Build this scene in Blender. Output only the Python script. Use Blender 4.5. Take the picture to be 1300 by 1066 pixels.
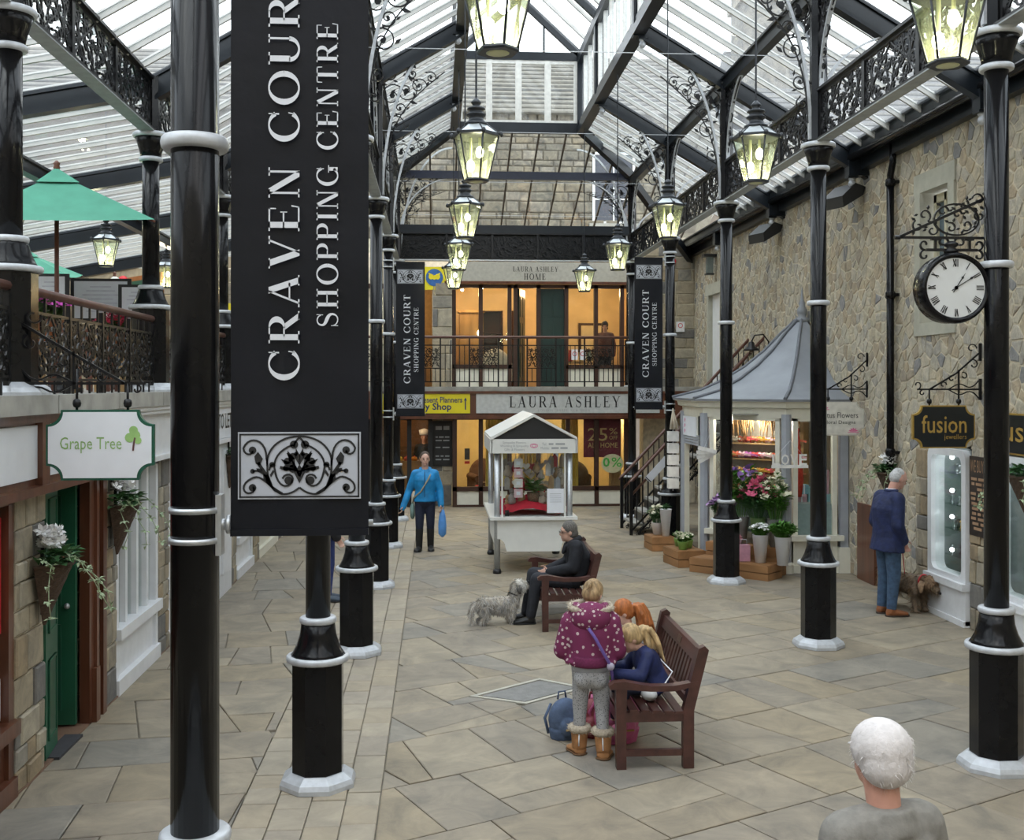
import bpy, math, random
from mathutils import Vector, Matrix, noise
for _o in list(bpy.data.objects): bpy.data.objects.remove(_o)
S = bpy.context.scene; COL = S.collection
PI = math.pi
V = Vector
# ------------------------------------------------------------------ camera
YAW = math.atan(96/1400)
cd = bpy.data.cameras.new('camera'); cam = bpy.data.objects.new('camera', cd); COL.objects.link(cam)
cd.sensor_fit = 'HORIZONTAL'; cd.sensor_width = 36; cd.lens = 36*1400/1300; cd.shift_y = -44.5/1300
cd.clip_start = .05; cd.clip_end = 300
cam.location = (0, 0, 2.8); cam.rotation_euler = (PI/2, 0, -YAW)
S.camera = cam
# ------------------------------------------------------------------ overcast sky
W = bpy.data.worlds.new('overcast_sky'); S.world = W; W.use_nodes = True
wn = W.node_tree.nodes; wl = W.node_tree.links
bg = wn['Background']
wtc = wn.new('ShaderNodeTexCoord'); wno = wn.new('ShaderNodeTexNoise'); wno.inputs['Scale'].default_value = 1.6; wno.inputs['Detail'].default_value = 4
wr = wn.new('ShaderNodeValToRGB'); wr.color_ramp.elements[0].color = (.80, .86, .95, 1); wr.color_ramp.elements[1].color = (1, 1, 1, 1)
wr.color_ramp.elements[0].position = .3; wr.color_ramp.elements[1].position = .7
wl.new(wtc.outputs['Generated'], wno.inputs['Vector']); wl.new(wno.outputs['Fac'], wr.inputs['Fac']); wl.new(wr.outputs['Color'], bg.inputs['Color'])
bg.inputs['Strength'].default_value = 2.6
sd = bpy.data.lights.new('veiled_sun', 'SUN'); sd.energy = .8; sd.angle = math.radians(40); sd.color = (1, .97, .92)
sun = bpy.data.objects.new('veiled_sun', sd); COL.objects.link(sun); sun.rotation_euler = (math.radians(22), math.radians(-14), 0); sun.location = (2, 8, 30)
vs = S.view_settings; vs.view_transform = 'Standard'; vs.look = 'None'; vs.gamma = 1; vs.use_curve_mapping = False
vs.exposure = 0.42
# ------------------------------------------------------------------ materials
MATS = {}
def _nt(name):
    m = bpy.data.materials.new(name); m.use_nodes = True
    return m, m.node_tree.nodes, m.node_tree.links, m.node_tree.nodes['Principled BSDF']
def mat(name, col, rough=.5, metal=0, var=.12, scale=12, bump=0, coat=0, bscale=None, stretch=(1, 1, 1), emit=None, es=1, spec=.5):
    """principled colour with noise variation and fine relief"""
    if name in MATS: return MATS[name]
    m, n, l, p = _nt(name)
    p.inputs['Roughness'].default_value = rough; p.inputs['Metallic'].default_value = metal
    p.inputs['Specular IOR Level'].default_value = spec
    if coat: p.inputs['Coat Weight'].default_value = coat; p.inputs['Coat Roughness'].default_value = .12
    tc = n.new('ShaderNodeTexCoord'); mp = n.new('ShaderNodeMapping'); mp.inputs['Scale'].default_value = stretch
    l.new(tc.outputs['Object'], mp.inputs['Vector'])
    no = n.new('ShaderNodeTexNoise'); no.inputs['Scale'].default_value = scale; no.inputs['Detail'].default_value = 5
    l.new(mp.outputs['Vector'], no.inputs['Vector'])
    r = n.new('ShaderNodeValToRGB'); e = r.color_ramp.elements
    e[0].position = .3; e[1].position = .7
    e[0].color = (*[c*(1-var) for c in col], 1); e[1].color = (*[min(1, c*(1+var)) for c in col], 1)
    l.new(no.outputs['Fac'], r.inputs['Fac']); l.new(r.outputs['Color'], p.inputs['Base Color'])
    if bump:
        b = n.new('ShaderNodeBump'); b.inputs['Strength'].default_value = bump; b.inputs['Distance'].default_value = .01
        n2 = n.new('ShaderNodeTexNoise'); n2.inputs['Scale'].default_value = bscale or scale*4; n2.inputs['Detail'].default_value = 6
        l.new(mp.outputs['Vector'], n2.inputs['Vector']); l.new(n2.outputs['Fac'], b.inputs['Height']); l.new(b.outputs['Normal'], p.inputs['Normal'])
    if emit:
        p.inputs['Emission Color'].default_value = (*emit, 1); p.inputs['Emission Strength'].default_value = es
    MATS[name] = m; return m
def stone_mat(name, cols, rough=.85, scale=6, bump=.6, mix=.35, fine=.16):
    """stone whose hue changes from piece to piece (per object and per loose block)"""
    if name in MATS: return MATS[name]
    m, n, l, p = _nt(name); p.inputs['Roughness'].default_value = rough; p.inputs['Specular IOR Level'].default_value = .35
    oi = n.new('ShaderNodeObjectInfo'); ge = n.new('ShaderNodeNewGeometry')
    ad = n.new('ShaderNodeMath'); ad.operation = 'ADD'; l.new(oi.outputs['Random'], ad.inputs[0]); l.new(ge.outputs['Random Per Island'], ad.inputs[1])
    fr = n.new('ShaderNodeMath'); fr.operation = 'FRACT'; l.new(ad.outputs[0], fr.inputs[0])
    r = n.new('ShaderNodeValToRGB'); r.color_ramp.interpolation = 'CONSTANT'
    while len(r.color_ramp.elements) < len(cols): r.color_ramp.elements.new(.5)
    for i, c in enumerate(cols):
        r.color_ramp.elements[i].position = i/len(cols); r.color_ramp.elements[i].color = (*c, 1)
    l.new(fr.outputs[0], r.inputs['Fac'])
    tc = n.new('ShaderNodeTexCoord'); no = n.new('ShaderNodeTexNoise'); no.inputs['Scale'].default_value = scale; no.inputs['Detail'].default_value = 10; no.inputs['Roughness'].default_value = .68; no.inputs['Distortion'].default_value = .7
    l.new(tc.outputs['Object'], no.inputs['Vector'])
    r2 = n.new('ShaderNodeValToRGB'); r2.color_ramp.elements[0].position = .3; r2.color_ramp.elements[1].position = .72
    r2.color_ramp.elements[0].color = (1-mix*1.3, 1-mix*1.25, 1-mix*1.15, 1); r2.color_ramp.elements[1].color = (1+mix*.25, 1+mix*.2, 1+mix*.1, 1)
    l.new(no.outputs['Fac'], r2.inputs['Fac'])
    mx = n.new('ShaderNodeMix'); mx.data_type = 'RGBA'; mx.blend_type = 'MULTIPLY'; mx.inputs[0].default_value = 1
    l.new(r.outputs['Color'], mx.inputs[6]); l.new(r2.outputs['Color'], mx.inputs[7]); l.new(mx.outputs[2], p.inputs['Base Color'])
    b = n.new('ShaderNodeBump'); b.inputs['Strength'].default_value = bump; b.inputs['Distance'].default_value = .012
    n2 = n.new('ShaderNodeTexNoise'); n2.inputs['Scale'].default_value = scale*3; n2.inputs['Detail'].default_value = 8
    l.new(tc.outputs['Object'], n2.inputs['Vector']); l.new(n2.outputs['Fac'], b.inputs['Height']); l.new(b.outputs['Normal'], p.inputs['Normal'])
    MATS[name] = m; return m
def glass_mat(name, tint=(.95, .98, .97), gloss=.1, haze=.0, hazecol=(.9, .93, .95)):
    if name in MATS: return MATS[name]
    m, n, l, p = _nt(name); n.remove(p); out = n['Material Output']
    t = n.new('ShaderNodeBsdfTransparent'); t.inputs['Color'].default_value = (*tint, 1)
    g = n.new('ShaderNodeBsdfGlossy'); g.inputs['Roughness'].default_value = .03
    lw = n.new('ShaderNodeLayerWeight'); lw.inputs['Blend'].default_value = .5
    po = n.new('ShaderNodeMath'); po.operation = 'POWER'; po.inputs[1].default_value = 4; l.new(lw.outputs['Facing'], po.inputs[0])
    mu = n.new('ShaderNodeMath'); mu.operation = 'MULTIPLY_ADD'; mu.inputs[1].default_value = gloss*6; mu.inputs[2].default_value = .025; mu.use_clamp = True; l.new(po.outputs[0], mu.inputs[0])
    mx = n.new('ShaderNodeMixShader'); l.new(mu.outputs[0], mx.inputs[0]); l.new(t.outputs[0], mx.inputs[1]); l.new(g.outputs[0], mx.inputs[2])
    last = mx
    if haze:
        tr = n.new('ShaderNodeBsdfTranslucent'); tr.inputs['Color'].default_value = (*hazecol, 1)
        m2 = n.new('ShaderNodeMixShader')
        no = n.new('ShaderNodeTexNoise'); no.inputs['Scale'].default_value = 3; tc = n.new('ShaderNodeTexCoord'); l.new(tc.outputs['Object'], no.inputs['Vector'])
        m3 = n.new('ShaderNodeMath'); m3.operation = 'MULTIPLY'; m3.inputs[1].default_value = haze*2; l.new(no.outputs['Fac'], m3.inputs[0]); l.new(m3.outputs[0], m2.inputs[0])
        l.new(mx.outputs[0], m2.inputs[1]); l.new(tr.outputs[0], m2.inputs[2]); last = m2
    l.new(last.outputs[0], out.inputs['Surface']); MATS[name] = m; return m
def glow(name, col, s):
    if name in MATS: return MATS[name]
    m, n, l, p = _nt(name); p.inputs['Base Color'].default_value = (*col, 1)
    p.inputs['Emission Color'].default_value = (*col, 1); p.inputs['Emission Strength'].default_value = s
    MATS[name] = m; return m
def dots_mat(name, base, dot, scale=26, size=.22, rough=.8):
    if name in MATS: return MATS[name]
    m, n, l, p = _nt(name); p.inputs['Roughness'].default_value = rough
    tc = n.new('ShaderNodeTexCoord'); vo = n.new('ShaderNodeTexVoronoi'); vo.inputs['Scale'].default_value = scale; vo.inputs['Randomness'].default_value = .85
    l.new(tc.outputs['Object'], vo.inputs['Vector'])
    c = n.new('ShaderNodeMath'); c.operation = 'LESS_THAN'; c.inputs[1].default_value = size; l.new(vo.outputs['Distance'], c.inputs[0])
    mx = n.new('ShaderNodeMix'); mx.data_type = 'RGBA'; l.new(c.outputs[0], mx.inputs[0]); mx.inputs[6].default_value = (*base, 1); mx.inputs[7].default_value = (*dot, 1)
    l.new(mx.outputs[2], p.inputs['Base Color']); MATS[name] = m; return m

IRON = mat('black_gloss_iron', (.006, .006, .007), .16, 0, .2, 6, .04, 0, 30, spec=.22)
IRON2 = mat('black_iron_scroll', (.008, .008, .009), .3, 0, .2, 20, spec=.35)
BEAM = mat('blue_black_beam', (.009, .012, .016), .3, 0, .2, 5, .05, spec=.35)
SILVER = mat('silver_paint', (.50, .52, .55), .42, .25, .12, 18, .1)
STEEL = mat('brushed_steel', (.48, .50, .52), .35, .7, .1, 30)
WHITE = mat('white_gloss_paint', (.72, .73, .75), .35, 0, .05, 8)
WHITE2 = mat('white_sign_board', (.74, .76, .80), .4, 0, .03, 6)
CREAM = mat('cream_paint', (.70, .68, .58), .45, 0, .05, 8)
BAR = mat('cream_glazing_bar', (.50, .49, .46), .5, 0, .1, 5)
WOOD = mat('mahogany_stain', (.105, .036, .018), .32, 0, .35, 6, .15, .2, 20, (1, 1, .12))
RAILW = mat('brown_handrail', (.11, .05, .037), .35, 0, .2, 8, .05)
BENCH = mat('dark_hardwood', (.062, .023, .018), .38, 0, .4, 9, .15, .15, 30, (1, .15, 1))
GREEN = mat('bottle_green_door', (.018, .10, .055), .35, 0, .12, 4)
DKGREEN = mat('dark_green_door', (.010, .030, .026), .35, 0, .12, 4)
GLASS = glass_mat('window_glass', (.93, .96, .95), .1)
ROOFG = glass_mat('roof_glass', (.95, .98, .99), .03, .04)
LEAD = mat('lead_grey_roof', (.235, .25, .275), .5, .15, .1, 3, .12)
COPING = mat('stone_coping', (.32, .31, .28), .8, 0, .2, 5, .3)
MORTAR = mat('cream_mortar', (.60, .54, .42), .95, 0, .22, 9, .8, 0, 40)
FLAG = stone_mat('york_flagstone', [(.31, .265, .20), (.33, .28, .21), (.295, .255, .20), (.325, .27, .19), (.275, .25, .21), (.345, .295, .22), (.305, .255, .185), (.29, .25, .195)], .58, 2.4, .4, .36)
SETT = stone_mat('sett_band', [(.35, .305, .235), (.375, .325, .25), (.335, .29, .23), (.36, .305, .225)], .65, 4, .2, .22)
RUB = stone_mat('rubble_stone', [(.56, .49, .365), (.53, .475, .375), (.59, .515, .385), (.47, .435, .375), (.54, .455, .325), (.58, .525, .42), (.48, .40, .29), (.55, .50, .41), (.56, .495, .37), (.51, .42, .30), (.59, .54, .44), (.30, .295, .29), (.56, .51, .40), (.54, .48, .375), (.42, .36, .28)], .9, 9, .8, .36)
ASH = stone_mat('coursed_stone', [(.38, .32, .23), (.42, .36, .26), (.33, .285, .215), (.36, .28, .18), (.30, .275, .23), (.40, .335, .235), (.20, .19, .175), (.43, .38, .29)], .88, 5, .6, .35)
HOUSE = stone_mat('weathered_house_stone', [(.27, .24, .19), (.31, .275, .22), (.23, .21, .175), (.285, .245, .185), (.33, .295, .245)], .9, 4, .8, .55)
SLATE = stone_mat('roof_slate', [(.20, .19, .175), (.24, .225, .20), (.17, .165, .16)], .8, 5, .3, .3)
SKIN = mat('skin', (.55, .33, .25), .5, 0, .06, 20)
BLACKCLOTH = mat('black_vinyl', (.008, .009, .013), .38, 0, .2, 3, .5, 0, 5, spec=.22)
PRINTW = mat('white_print', (.62, .64, .68), .5, 0, .03, 5)
PRINTK = mat('black_print', (.012, .012, .013), .5, 0, .03, 5)
PRINTG = mat('grey_print', (.32, .33, .34), .5, 0, .05, 5)
GOLD = mat('gold_print', (.46, .29, .07), .45, .2, .1, 10)
DARK = mat('dark_interior', (.02, .02, .02), .8, 0, .2, 3)
PAPER = mat('white_paper', (.72, .74, .79), .7, 0, .04, 10)

# ------------------------------------------------------------------ mesh builder
def I4(): return Matrix.Identity(4)
def TR(x, y, z): return Matrix.Translation((x, y, z))
def RZ(a): return Matrix.Rotation(a, 4, 'Z')
def RX(a): return Matrix.Rotation(a, 4, 'X')
def RY(a): return Matrix.Rotation(a, 4, 'Y')
class MB:
    def __init__(s, M=None): s.v = []; s.f = []; s.s = []; s.M = M
    def add(s, vs, fs, smooth=False):
        k = len(s.v)
        if s.M is not None: vs = [s.M @ V(p) for p in vs]
        s.v.extend([tuple(p) for p in vs]); s.f.extend([tuple(i+k for i in f) for f in fs]); s.s.extend([smooth]*len(fs)); return s
    def bx(s, x0, x1, y0, y1, z0, z1, M=None):
        vs = [V((x, y, z)) for z in (z0, z1) for y in (y0, y1) for x in (x0, x1)]
        if M is not None: vs = [M @ p for p in vs]
        return s.add(vs, [(0, 2, 3, 1), (4, 5, 7, 6), (0, 1, 5, 4), (2, 6, 7, 3), (0, 4, 6, 2), (1, 3, 7, 5)])
    def bar(s, a, b, w, h, up=(0, 0, 1)):
        """rectangular bar from a to b, w across, h along up"""
        a, b = V(a), V(b); d = (b-a).normalized(); u = V(up); r = d.cross(u)
        if r.length < 1e-5: r = d.cross(V((1, 0, 0)))
        r.normalize(); u = r.cross(d).normalized()
        vs = [p+r*i*w/2+u*j*h/2 for p in (a, b) for j in (-1, 1) for i in (-1, 1)]
        return s.add(vs, [(0, 1, 3, 2), (4, 6, 7, 5), (0, 4, 5, 1), (2, 3, 7, 6), (0, 2, 6, 4), (1, 5, 7, 3)])
    def tube(s, pts, r, n=8, cap=True, smooth=True):
        pts = [V(p) for p in pts]; m = len(pts); rs = r if isinstance(r, (list, tuple)) else [r]*m
        t0 = (pts[1]-pts[0]).normalized(); a = t0.orthogonal().normalized(); vs = []
        for i, p in enumerate(pts):
            t = (pts[min(i+1, m-1)]-pts[max(i-1, 0)])
            t = t.normalized() if t.length > 1e-9 else t0
            a = (a-t*a.dot(t)); a = a.normalized() if a.length > 1e-6 else t.orthogonal().normalized(); b = t.cross(a)
            for k in range(n):
                an = 2*PI*k/n; vs.append(p+(a*math.cos(an)+b*math.sin(an))*rs[i])
        fs = [(i*n+k, i*n+(k+1) % n, (i+1)*n+(k+1) % n, (i+1)*n+k) for i in range(m-1) for k in range(n)]
        s.add(vs, fs, smooth)
        if cap: k0 = len(s.v)-len(vs); s.f += [tuple(k0+k for k in range(n-1, -1, -1)), tuple(k0+(m-1)*n+k for k in range(n))]; s.s += [False, False]
        return s
    def cyl(s, a, b, r0, r1=None, n=12): return s.tube([a, b], [r0, r0 if r1 is None else r1], n, True, n > 8)
    def lathe(s, prof, n=16, o=(0, 0, 0), rot=0, smooth=True):
        o = V(o); m = len(prof)
        vs = [o+V((r*math.cos(rot+2*PI*k/n), r*math.sin(rot+2*PI*k/n), z)) for r, z in prof for k in range(n)]
        fs = [(i*n+k, i*n+(k+1) % n, (i+1)*n+(k+1) % n, (i+1)*n+k) for i in range(m-1) for k in range(n)]
        fs += [tuple(range(n-1, -1, -1)), tuple((m-1)*n+k for k in range(n))]
        return s.add(vs, fs, smooth)
    def ell(s, c, r, nu=12, nv=8, M=None):
        c = V(c); r = (r, r, r) if not isinstance(r, (tuple, list)) else r
        vs = []
        for j in range(nv+1):
            th = PI*j/nv
            for k in range(nu):
                p = V((r[0]*math.sin(th)*math.cos(2*PI*k/nu), r[1]*math.sin(th)*math.sin(2*PI*k/nu), -r[2]*math.cos(th)))
                if M is not None: p = M @ p
                vs.append(c+p)
        fs = [(j*nu+k, j*nu+(k+1) % nu, (j+1)*nu+(k+1) % nu, (j+1)*nu+k) for j in range(nv) for k in range(nu)]
        return s.add(vs, fs, True)
    def prism(s, poly, t, fn=None, t0=0):
        """extrude a 2D polygon; fn maps (a,b,c) to 3D"""
        fn = fn or (lambda a, b, c: (a, b, c)); n = len(poly)
        vs = [fn(a, b, t0) for a, b in poly]+[fn(a, b, t) for a, b in poly]
        return s.add(vs, [tuple(range(n-1, -1, -1)), tuple(range(n, 2*n))]+[(i, (i+1) % n, n+(i+1) % n, n+i) for i in range(n)])
    def ribbon(s, path, w, t, fn, t0=0):
        """flat band of width w (number or per-point list) along a 2D path, t thick"""
        m = len(path); ws = w if isinstance(w, (list, tuple)) else [w]*m; L = []; R = []
        for i in range(m):
            a = path[max(i-1, 0)]; b = path[min(i+1, m-1)]; dx, dy = b[0]-a[0], b[1]-a[1]; q = math.hypot(dx, dy) or 1; nx, ny = -dy/q, dx/q
            L.append((path[i][0]+nx*ws[i]/2, path[i][1]+ny*ws[i]/2)); R.append((path[i][0]-nx*ws[i]/2, path[i][1]-ny*ws[i]/2))
        if not t:
            return s.add([fn(a, b, t0) for a, b in L+R], [(i, m+i, m+i+1, i+1) for i in range(m-1)])
        vs = [fn(a, b, t0) for a, b in L+R]+[fn(a, b, t0+t) for a, b in L+R]; h = 2*m; fs = []
        for i in range(m-1):
            fs += [(i, i+1, m+i+1, m+i), (h+i, h+m+i, h+m+i+1, h+i+1), (i, h+i, h+i+1, i+1), (m+i, m+i+1, h+m+i+1, h+m+i)]
        fs += [(0, m, h+m, h), (m-1, h+m-1, h+2*m-1, 2*m-1)]
        return s.add(vs, fs)
    def loft(s, secs, n=16):
        """secs: (centre, half-axis a, half-axis b)"""
        vs = [V(c)+V(a)*math.cos(2*PI*k/n)+V(b)*math.sin(2*PI*k/n) for c, a, b in secs for k in range(n)]; m = len(secs)
        fs = [(i*n+k, i*n+(k+1) % n, (i+1)*n+(k+1) % n, (i+1)*n+k) for i in range(m-1) for k in range(n)]
        fs += [tuple(range(n-1, -1, -1)), tuple((m-1)*n+k for k in range(n))]
        return s.add(vs, fs, True)
    def mesh(s, name, m):
        me = bpy.data.meshes.new(name); me.from_pydata(s.v, [], s.f)
        if any(s.s): me.polygons.foreach_set('use_smooth', s.s)
        if m: me.materials.append(m)
        me.update(); return me
    def build(s, name, m, parent=None, loc=None): return put(name, s.mesh(name, m), parent, loc)
def put(name, me, parent=None, M=None):
    o = bpy.data.objects.new(name, me); COL.objects.link(o)
    if parent is not None: o.parent = parent
    if M is not None:
        if isinstance(M, Matrix): o.matrix_basis = M
        else: o.location = M
    return o
def tag(o, label=None, cat=None, group=None, kind=None):
    if label: o['label'] = label
    if cat: o['category'] = cat
    if group: o['group'] = group
    if kind: o['kind'] = kind
    return o
def thing(name, label, cat, loc=(0, 0, 0), rz=0, group=None):
    o = bpy.data.objects.new(name, None); COL.objects.link(o); o.location = loc; o.rotation_euler = (0, 0, rz); o.empty_display_size = .1
    return tag(o, label, cat, group)
def struct(name, label=None, loc=(0, 0, 0)):
    o = bpy.data.objects.new(name, None); COL.objects.link(o); o.location = loc; o.empty_display_size = .1
    return tag(o, label, None, None, 'structure')
def copy_tree(o, parent=None):
    c = o.copy(); COL.objects.link(c)
    if parent is not None: c.parent = parent
    for ch in o.children: copy_tree(ch, c)
    return c
def dup(o, loc, rz=None, label=None, group=None):
    c = copy_tree(o); c.location = loc
    if rz is not None: c.rotation_euler = (0, 0, rz)
    if label: c['label'] = label
    if group: c['group'] = group
    return c
XZ = lambda y=0: (lambda a, b, c: (a, y-c, b))        # picture plane facing -Y, c comes toward the viewer
YZ = lambda x=0, sg=1: (lambda a, b, c: (x+sg*c, a, b))
def spiral(cx, cy, r0, r1, a0, a1, n=16):
    return [(cx+(r0+(r1-r0)*i/n)*math.cos(a0+(a1-a0)*i/n), cy+(r0+(r1-r0)*i/n)*math.sin(a0+(a1-a0)*i/n)) for i in range(n+1)]
def arc(cx, cy, rx, ry, a0, a1, n=16):
    return [(cx+rx*math.cos(a0+(a1-a0)*i/n), cy+ry*math.sin(a0+(a1-a0)*i/n)) for i in range(n+1)]
def bez(p0, p1, p2, p3, n=12):
    o = []
    for i in range(n+1):
        t = i/n; a = (1-t)**3; b = 3*t*(1-t)**2; c = 3*t*t*(1-t); d = t**3
        o.append(tuple(a*p0[k]+b*p1[k]+c*p2[k]+d*p3[k] for k in range(len(p0))))
    return o
# ------------------------------------------------------------------ convex cell tools for stonework
def clip(poly, nx, ny, d):
    """keep side nx*x+ny*y <= d"""
    o = []
    for i in range(len(poly)):
        a, b = poly[i], poly[(i+1) % len(poly)]; da = nx*a[0]+ny*a[1]-d; db = nx*b[0]+ny*b[1]-d
        if da <= 0: o.append(a)
        if da*db < 0:
            t = da/(da-db); o.append((a[0]+(b[0]-a[0])*t, a[1]+(b[1]-a[1])*t))
    return o
def inset(poly, q):
    cx = sum(p[0] for p in poly)/len(poly); cy = sum(p[1] for p in poly)/len(poly); r = poly
    for i in range(len(poly)):
        a, b = poly[i], poly[(i+1) % len(poly)]; ex, ey = b[0]-a[0], b[1]-a[1]; L = math.hypot(ex, ey)
        if L < 1e-6: continue
        nx, ny = ey/L, -ex/L
        if nx*(cx-a[0])+ny*(cy-a[1]) > 0: nx, ny = -nx, -ny
        r = clip(r, nx, ny, nx*a[0]+ny*a[1]-q)
        if len(r) < 3: return []
    return r
def area(p): return abs(sum(p[i][0]*p[(i+1) % len(p)][1]-p[(i+1) % len(p)][0]*p[i][1] for i in range(len(p))))/2
def ccw(p): return p if sum(p[i][0]*p[(i+1) % len(p)][1]-p[(i+1) % len(p)][0]*p[i][1] for i in range(len(p))) > 0 else p[::-1]
def voronoi(x0, x1, y0, y1, dx, dy, rnd, jit=.9, holes=()):
    """irregular cells of mean size dx by dy; cells centred in a hole are dropped, others clipped off it"""
    nx = max(1, int((x1-x0)/dx)); ny = max(1, int((y1-y0)/dy)); dx = (x1-x0)/nx; dy = (y1-y0)/ny
    P = {(i, j): (x0+(i+.5+(.5*(j % 2)-.25)+(rnd.random()-.5)*jit)*dx, y0+(j+.5+(rnd.random()-.5)*jit)*dy) for i in range(nx) for j in range(ny)}
    out = []
    for (i, j), p in P.items():
        if any(h[0] < p[0] < h[1] and h[2] < p[1] < h[3] for h in holes): continue
        poly = [(max(x0, p[0]-2.5*dx), max(y0, p[1]-2.5*dy)), (min(x1, p[0]+2.5*dx), max(y0, p[1]-2.5*dy)), (min(x1, p[0]+2.5*dx), min(y1, p[1]+2.5*dy)), (max(x0, p[0]-2.5*dx), min(y1, p[1]+2.5*dy))]
        for di in range(-3, 4):
            for dj in range(-3, 4):
                if (di or dj) and (i+di, j+dj) in P:
                    q = P[(i+di, j+dj)]; ax, ay = q[0]-p[0], q[1]-p[1]
                    poly = clip(poly, ax, ay, ax*(p[0]+q[0])/2+ay*(p[1]+q[1])/2)
                    if len(poly) < 3: break
            if len(poly) < 3: break
        for h in holes:
            if len(poly) < 3: break
            bx0 = min(q[0] for q in poly); bx1 = max(q[0] for q in poly); by0 = min(q[1] for q in poly); by1 = max(q[1] for q in poly)
            if bx1 <= h[0] or bx0 >= h[1] or by1 <= h[2] or by0 >= h[3]: continue
            c = [(h[0]-p[0], (-1, 0, -h[1])), ]
            gaps = [(h[0]-p[0], (1, 0, h[0])), (p[0]-h[1], (-1, 0, -h[1])), (h[2]-p[1], (0, 1, h[2])), (p[1]-h[3], (0, -1, -h[3]))]
            g = max(gaps); poly = clip(poly, *g[1])
        if len(poly) >= 3: out.append(ccw(poly))
    return out
def courses(x0, x1, y0, y1, hs, wr, rnd, holes=()):
    """coursed rectangular blocks"""
    out = []; y = y0
    while y < y1-.03:
        h = min(rnd.uniform(*hs), y1-y)
        if y1-(y+h) < hs[0]*.6: h = y1-y
        x = x0-rnd.uniform(0, wr[0])
        while x < x1:
            w = rnd.uniform(*wr); a, b = max(x, x0), min(x+w, x1)
            if b-a > .04:
                parts = [(a, b)]
                for q in holes:
                    if y+h*.5 > q[2] and y+h*.5 < q[3]:
                        np_ = []
                        for (c, d) in parts:
                            if d <= q[0] or c >= q[1]: np_.append((c, d))
                            else:
                                if c < q[0]-.03: np_.append((c, q[0]))
                                if d > q[1]+.03: np_.append((q[1], d))
                        parts = np_
                for c, d in parts:
                    j = .008; out.append([(c+rnd.uniform(-j, j), y+rnd.uniform(-j, j)), (d+rnd.uniform(-j, j), y+rnd.uniform(-j, j)), (d+rnd.uniform(-j, j), y+h+rnd.uniform(-j, j)), (c+rnd.uniform(-j, j), y+h+rnd.uniform(-j, j))])
            x += w
        y += h
    return out
def slabs(cells, fn, name, m, parent, joint, depth, rnd, bev=.012, limit=300, keyf=None, sink=.01):
    """each cell becomes one raised block: the 'limit' best (keyf) are parts, the rest one stuff part"""
    cs = []
    for c in cells:
        a = inset(c, joint)
        if len(a) < 3 or area(a) < .0008: continue
        b = inset(a, bev)
        if len(b) != len(a): b = [(p[0]*.9+sum(q[0] for q in a)/len(a)*.1, p[1]*.9+sum(q[1] for q in a)/len(a)*.1) for p in a]
        cs.append((a, b))
    if keyf: cs.sort(key=lambda ab: -keyf(ab[0]))
    rest = MB()
    for k, (a, b) in enumerate(cs):
        d = depth*rnd.uniform(.6, 1.15); n = len(a)
        vs = [fn(p[0], p[1], -sink) for p in a]+[fn(p[0], p[1], d*.65) for p in a]+[fn(p[0], p[1], d*rnd.uniform(.92, 1.08)) for p in b]
        fs = [(i, (i+1) % n, n+(i+1) % n, n+i) for i in range(n)]+[(n+i, n+(i+1) % n, 2*n+(i+1) % n, 2*n+i) for i in range(n)]+[tuple(range(2*n, 3*n))]
        if k < limit: MB().add(vs, fs).build(name, m, parent)
        else: rest.add(vs, fs)
    if rest.v: tag(rest.build(name+'_remainder', m, parent), kind='stuff')
def scam(X, Y, Z):
    zc = X*math.sin(YAW)+Y*math.cos(YAW); u = X*math.cos(YAW)-Y*math.sin(YAW)
    return (650+1400*u/zc, 488.5-(Z-2.8)*1400/zc, zc) if zc > .2 else (-9999, -9999, .1)
# ================================================================== STRUCTURE
XL, XR, XG, XW, XS = -.83, 4.10, -2.94, 6.15, -2.85      # left row, right row, gallery row, right wall, left shop fronts
ROW = [4.05+3.78*k for k in range(6)]                      # 4.05 ... 22.95
GF = 2.72                                                  # gallery floor
R = random.Random(7)
# ---- floor
floor = struct('floor', 'court floor of worn sandstone flags')
MB().bx(-9, 9, -3, 27.4, -.3, -.02).build('screed', MORTAR_D if 'MORTAR_D' in globals() else mat('floor_joint', (.21, .185, .145), .95, 0, .2, 9), floor)
def split(poly, amax, rnd, out):
    if area(poly) < amax*rnd.uniform(.65, 1.5): out.append(poly); return
    cx = sum(p[0] for p in poly)/len(poly); cy = sum(p[1] for p in poly)/len(poly)
    w = max(p[0] for p in poly)-min(p[0] for p in poly); h = max(p[1] for p in poly)-min(p[1] for p in poly)
    an = (0 if w > h else PI/2)+rnd.gauss(0, .10)
    nx, ny = math.cos(an), math.sin(an); d = nx*cx+ny*cy+rnd.uniform(-.16, .16)*(w if w > h else h)
    for sg in (1, -1):
        q = clip(poly, nx*sg, ny*sg, d*sg)
        if len(q) >= 3: split(q, amax, rnd, out)
FLN = lambda a, b, c: (a, b, c-.012)
flags = []
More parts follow.
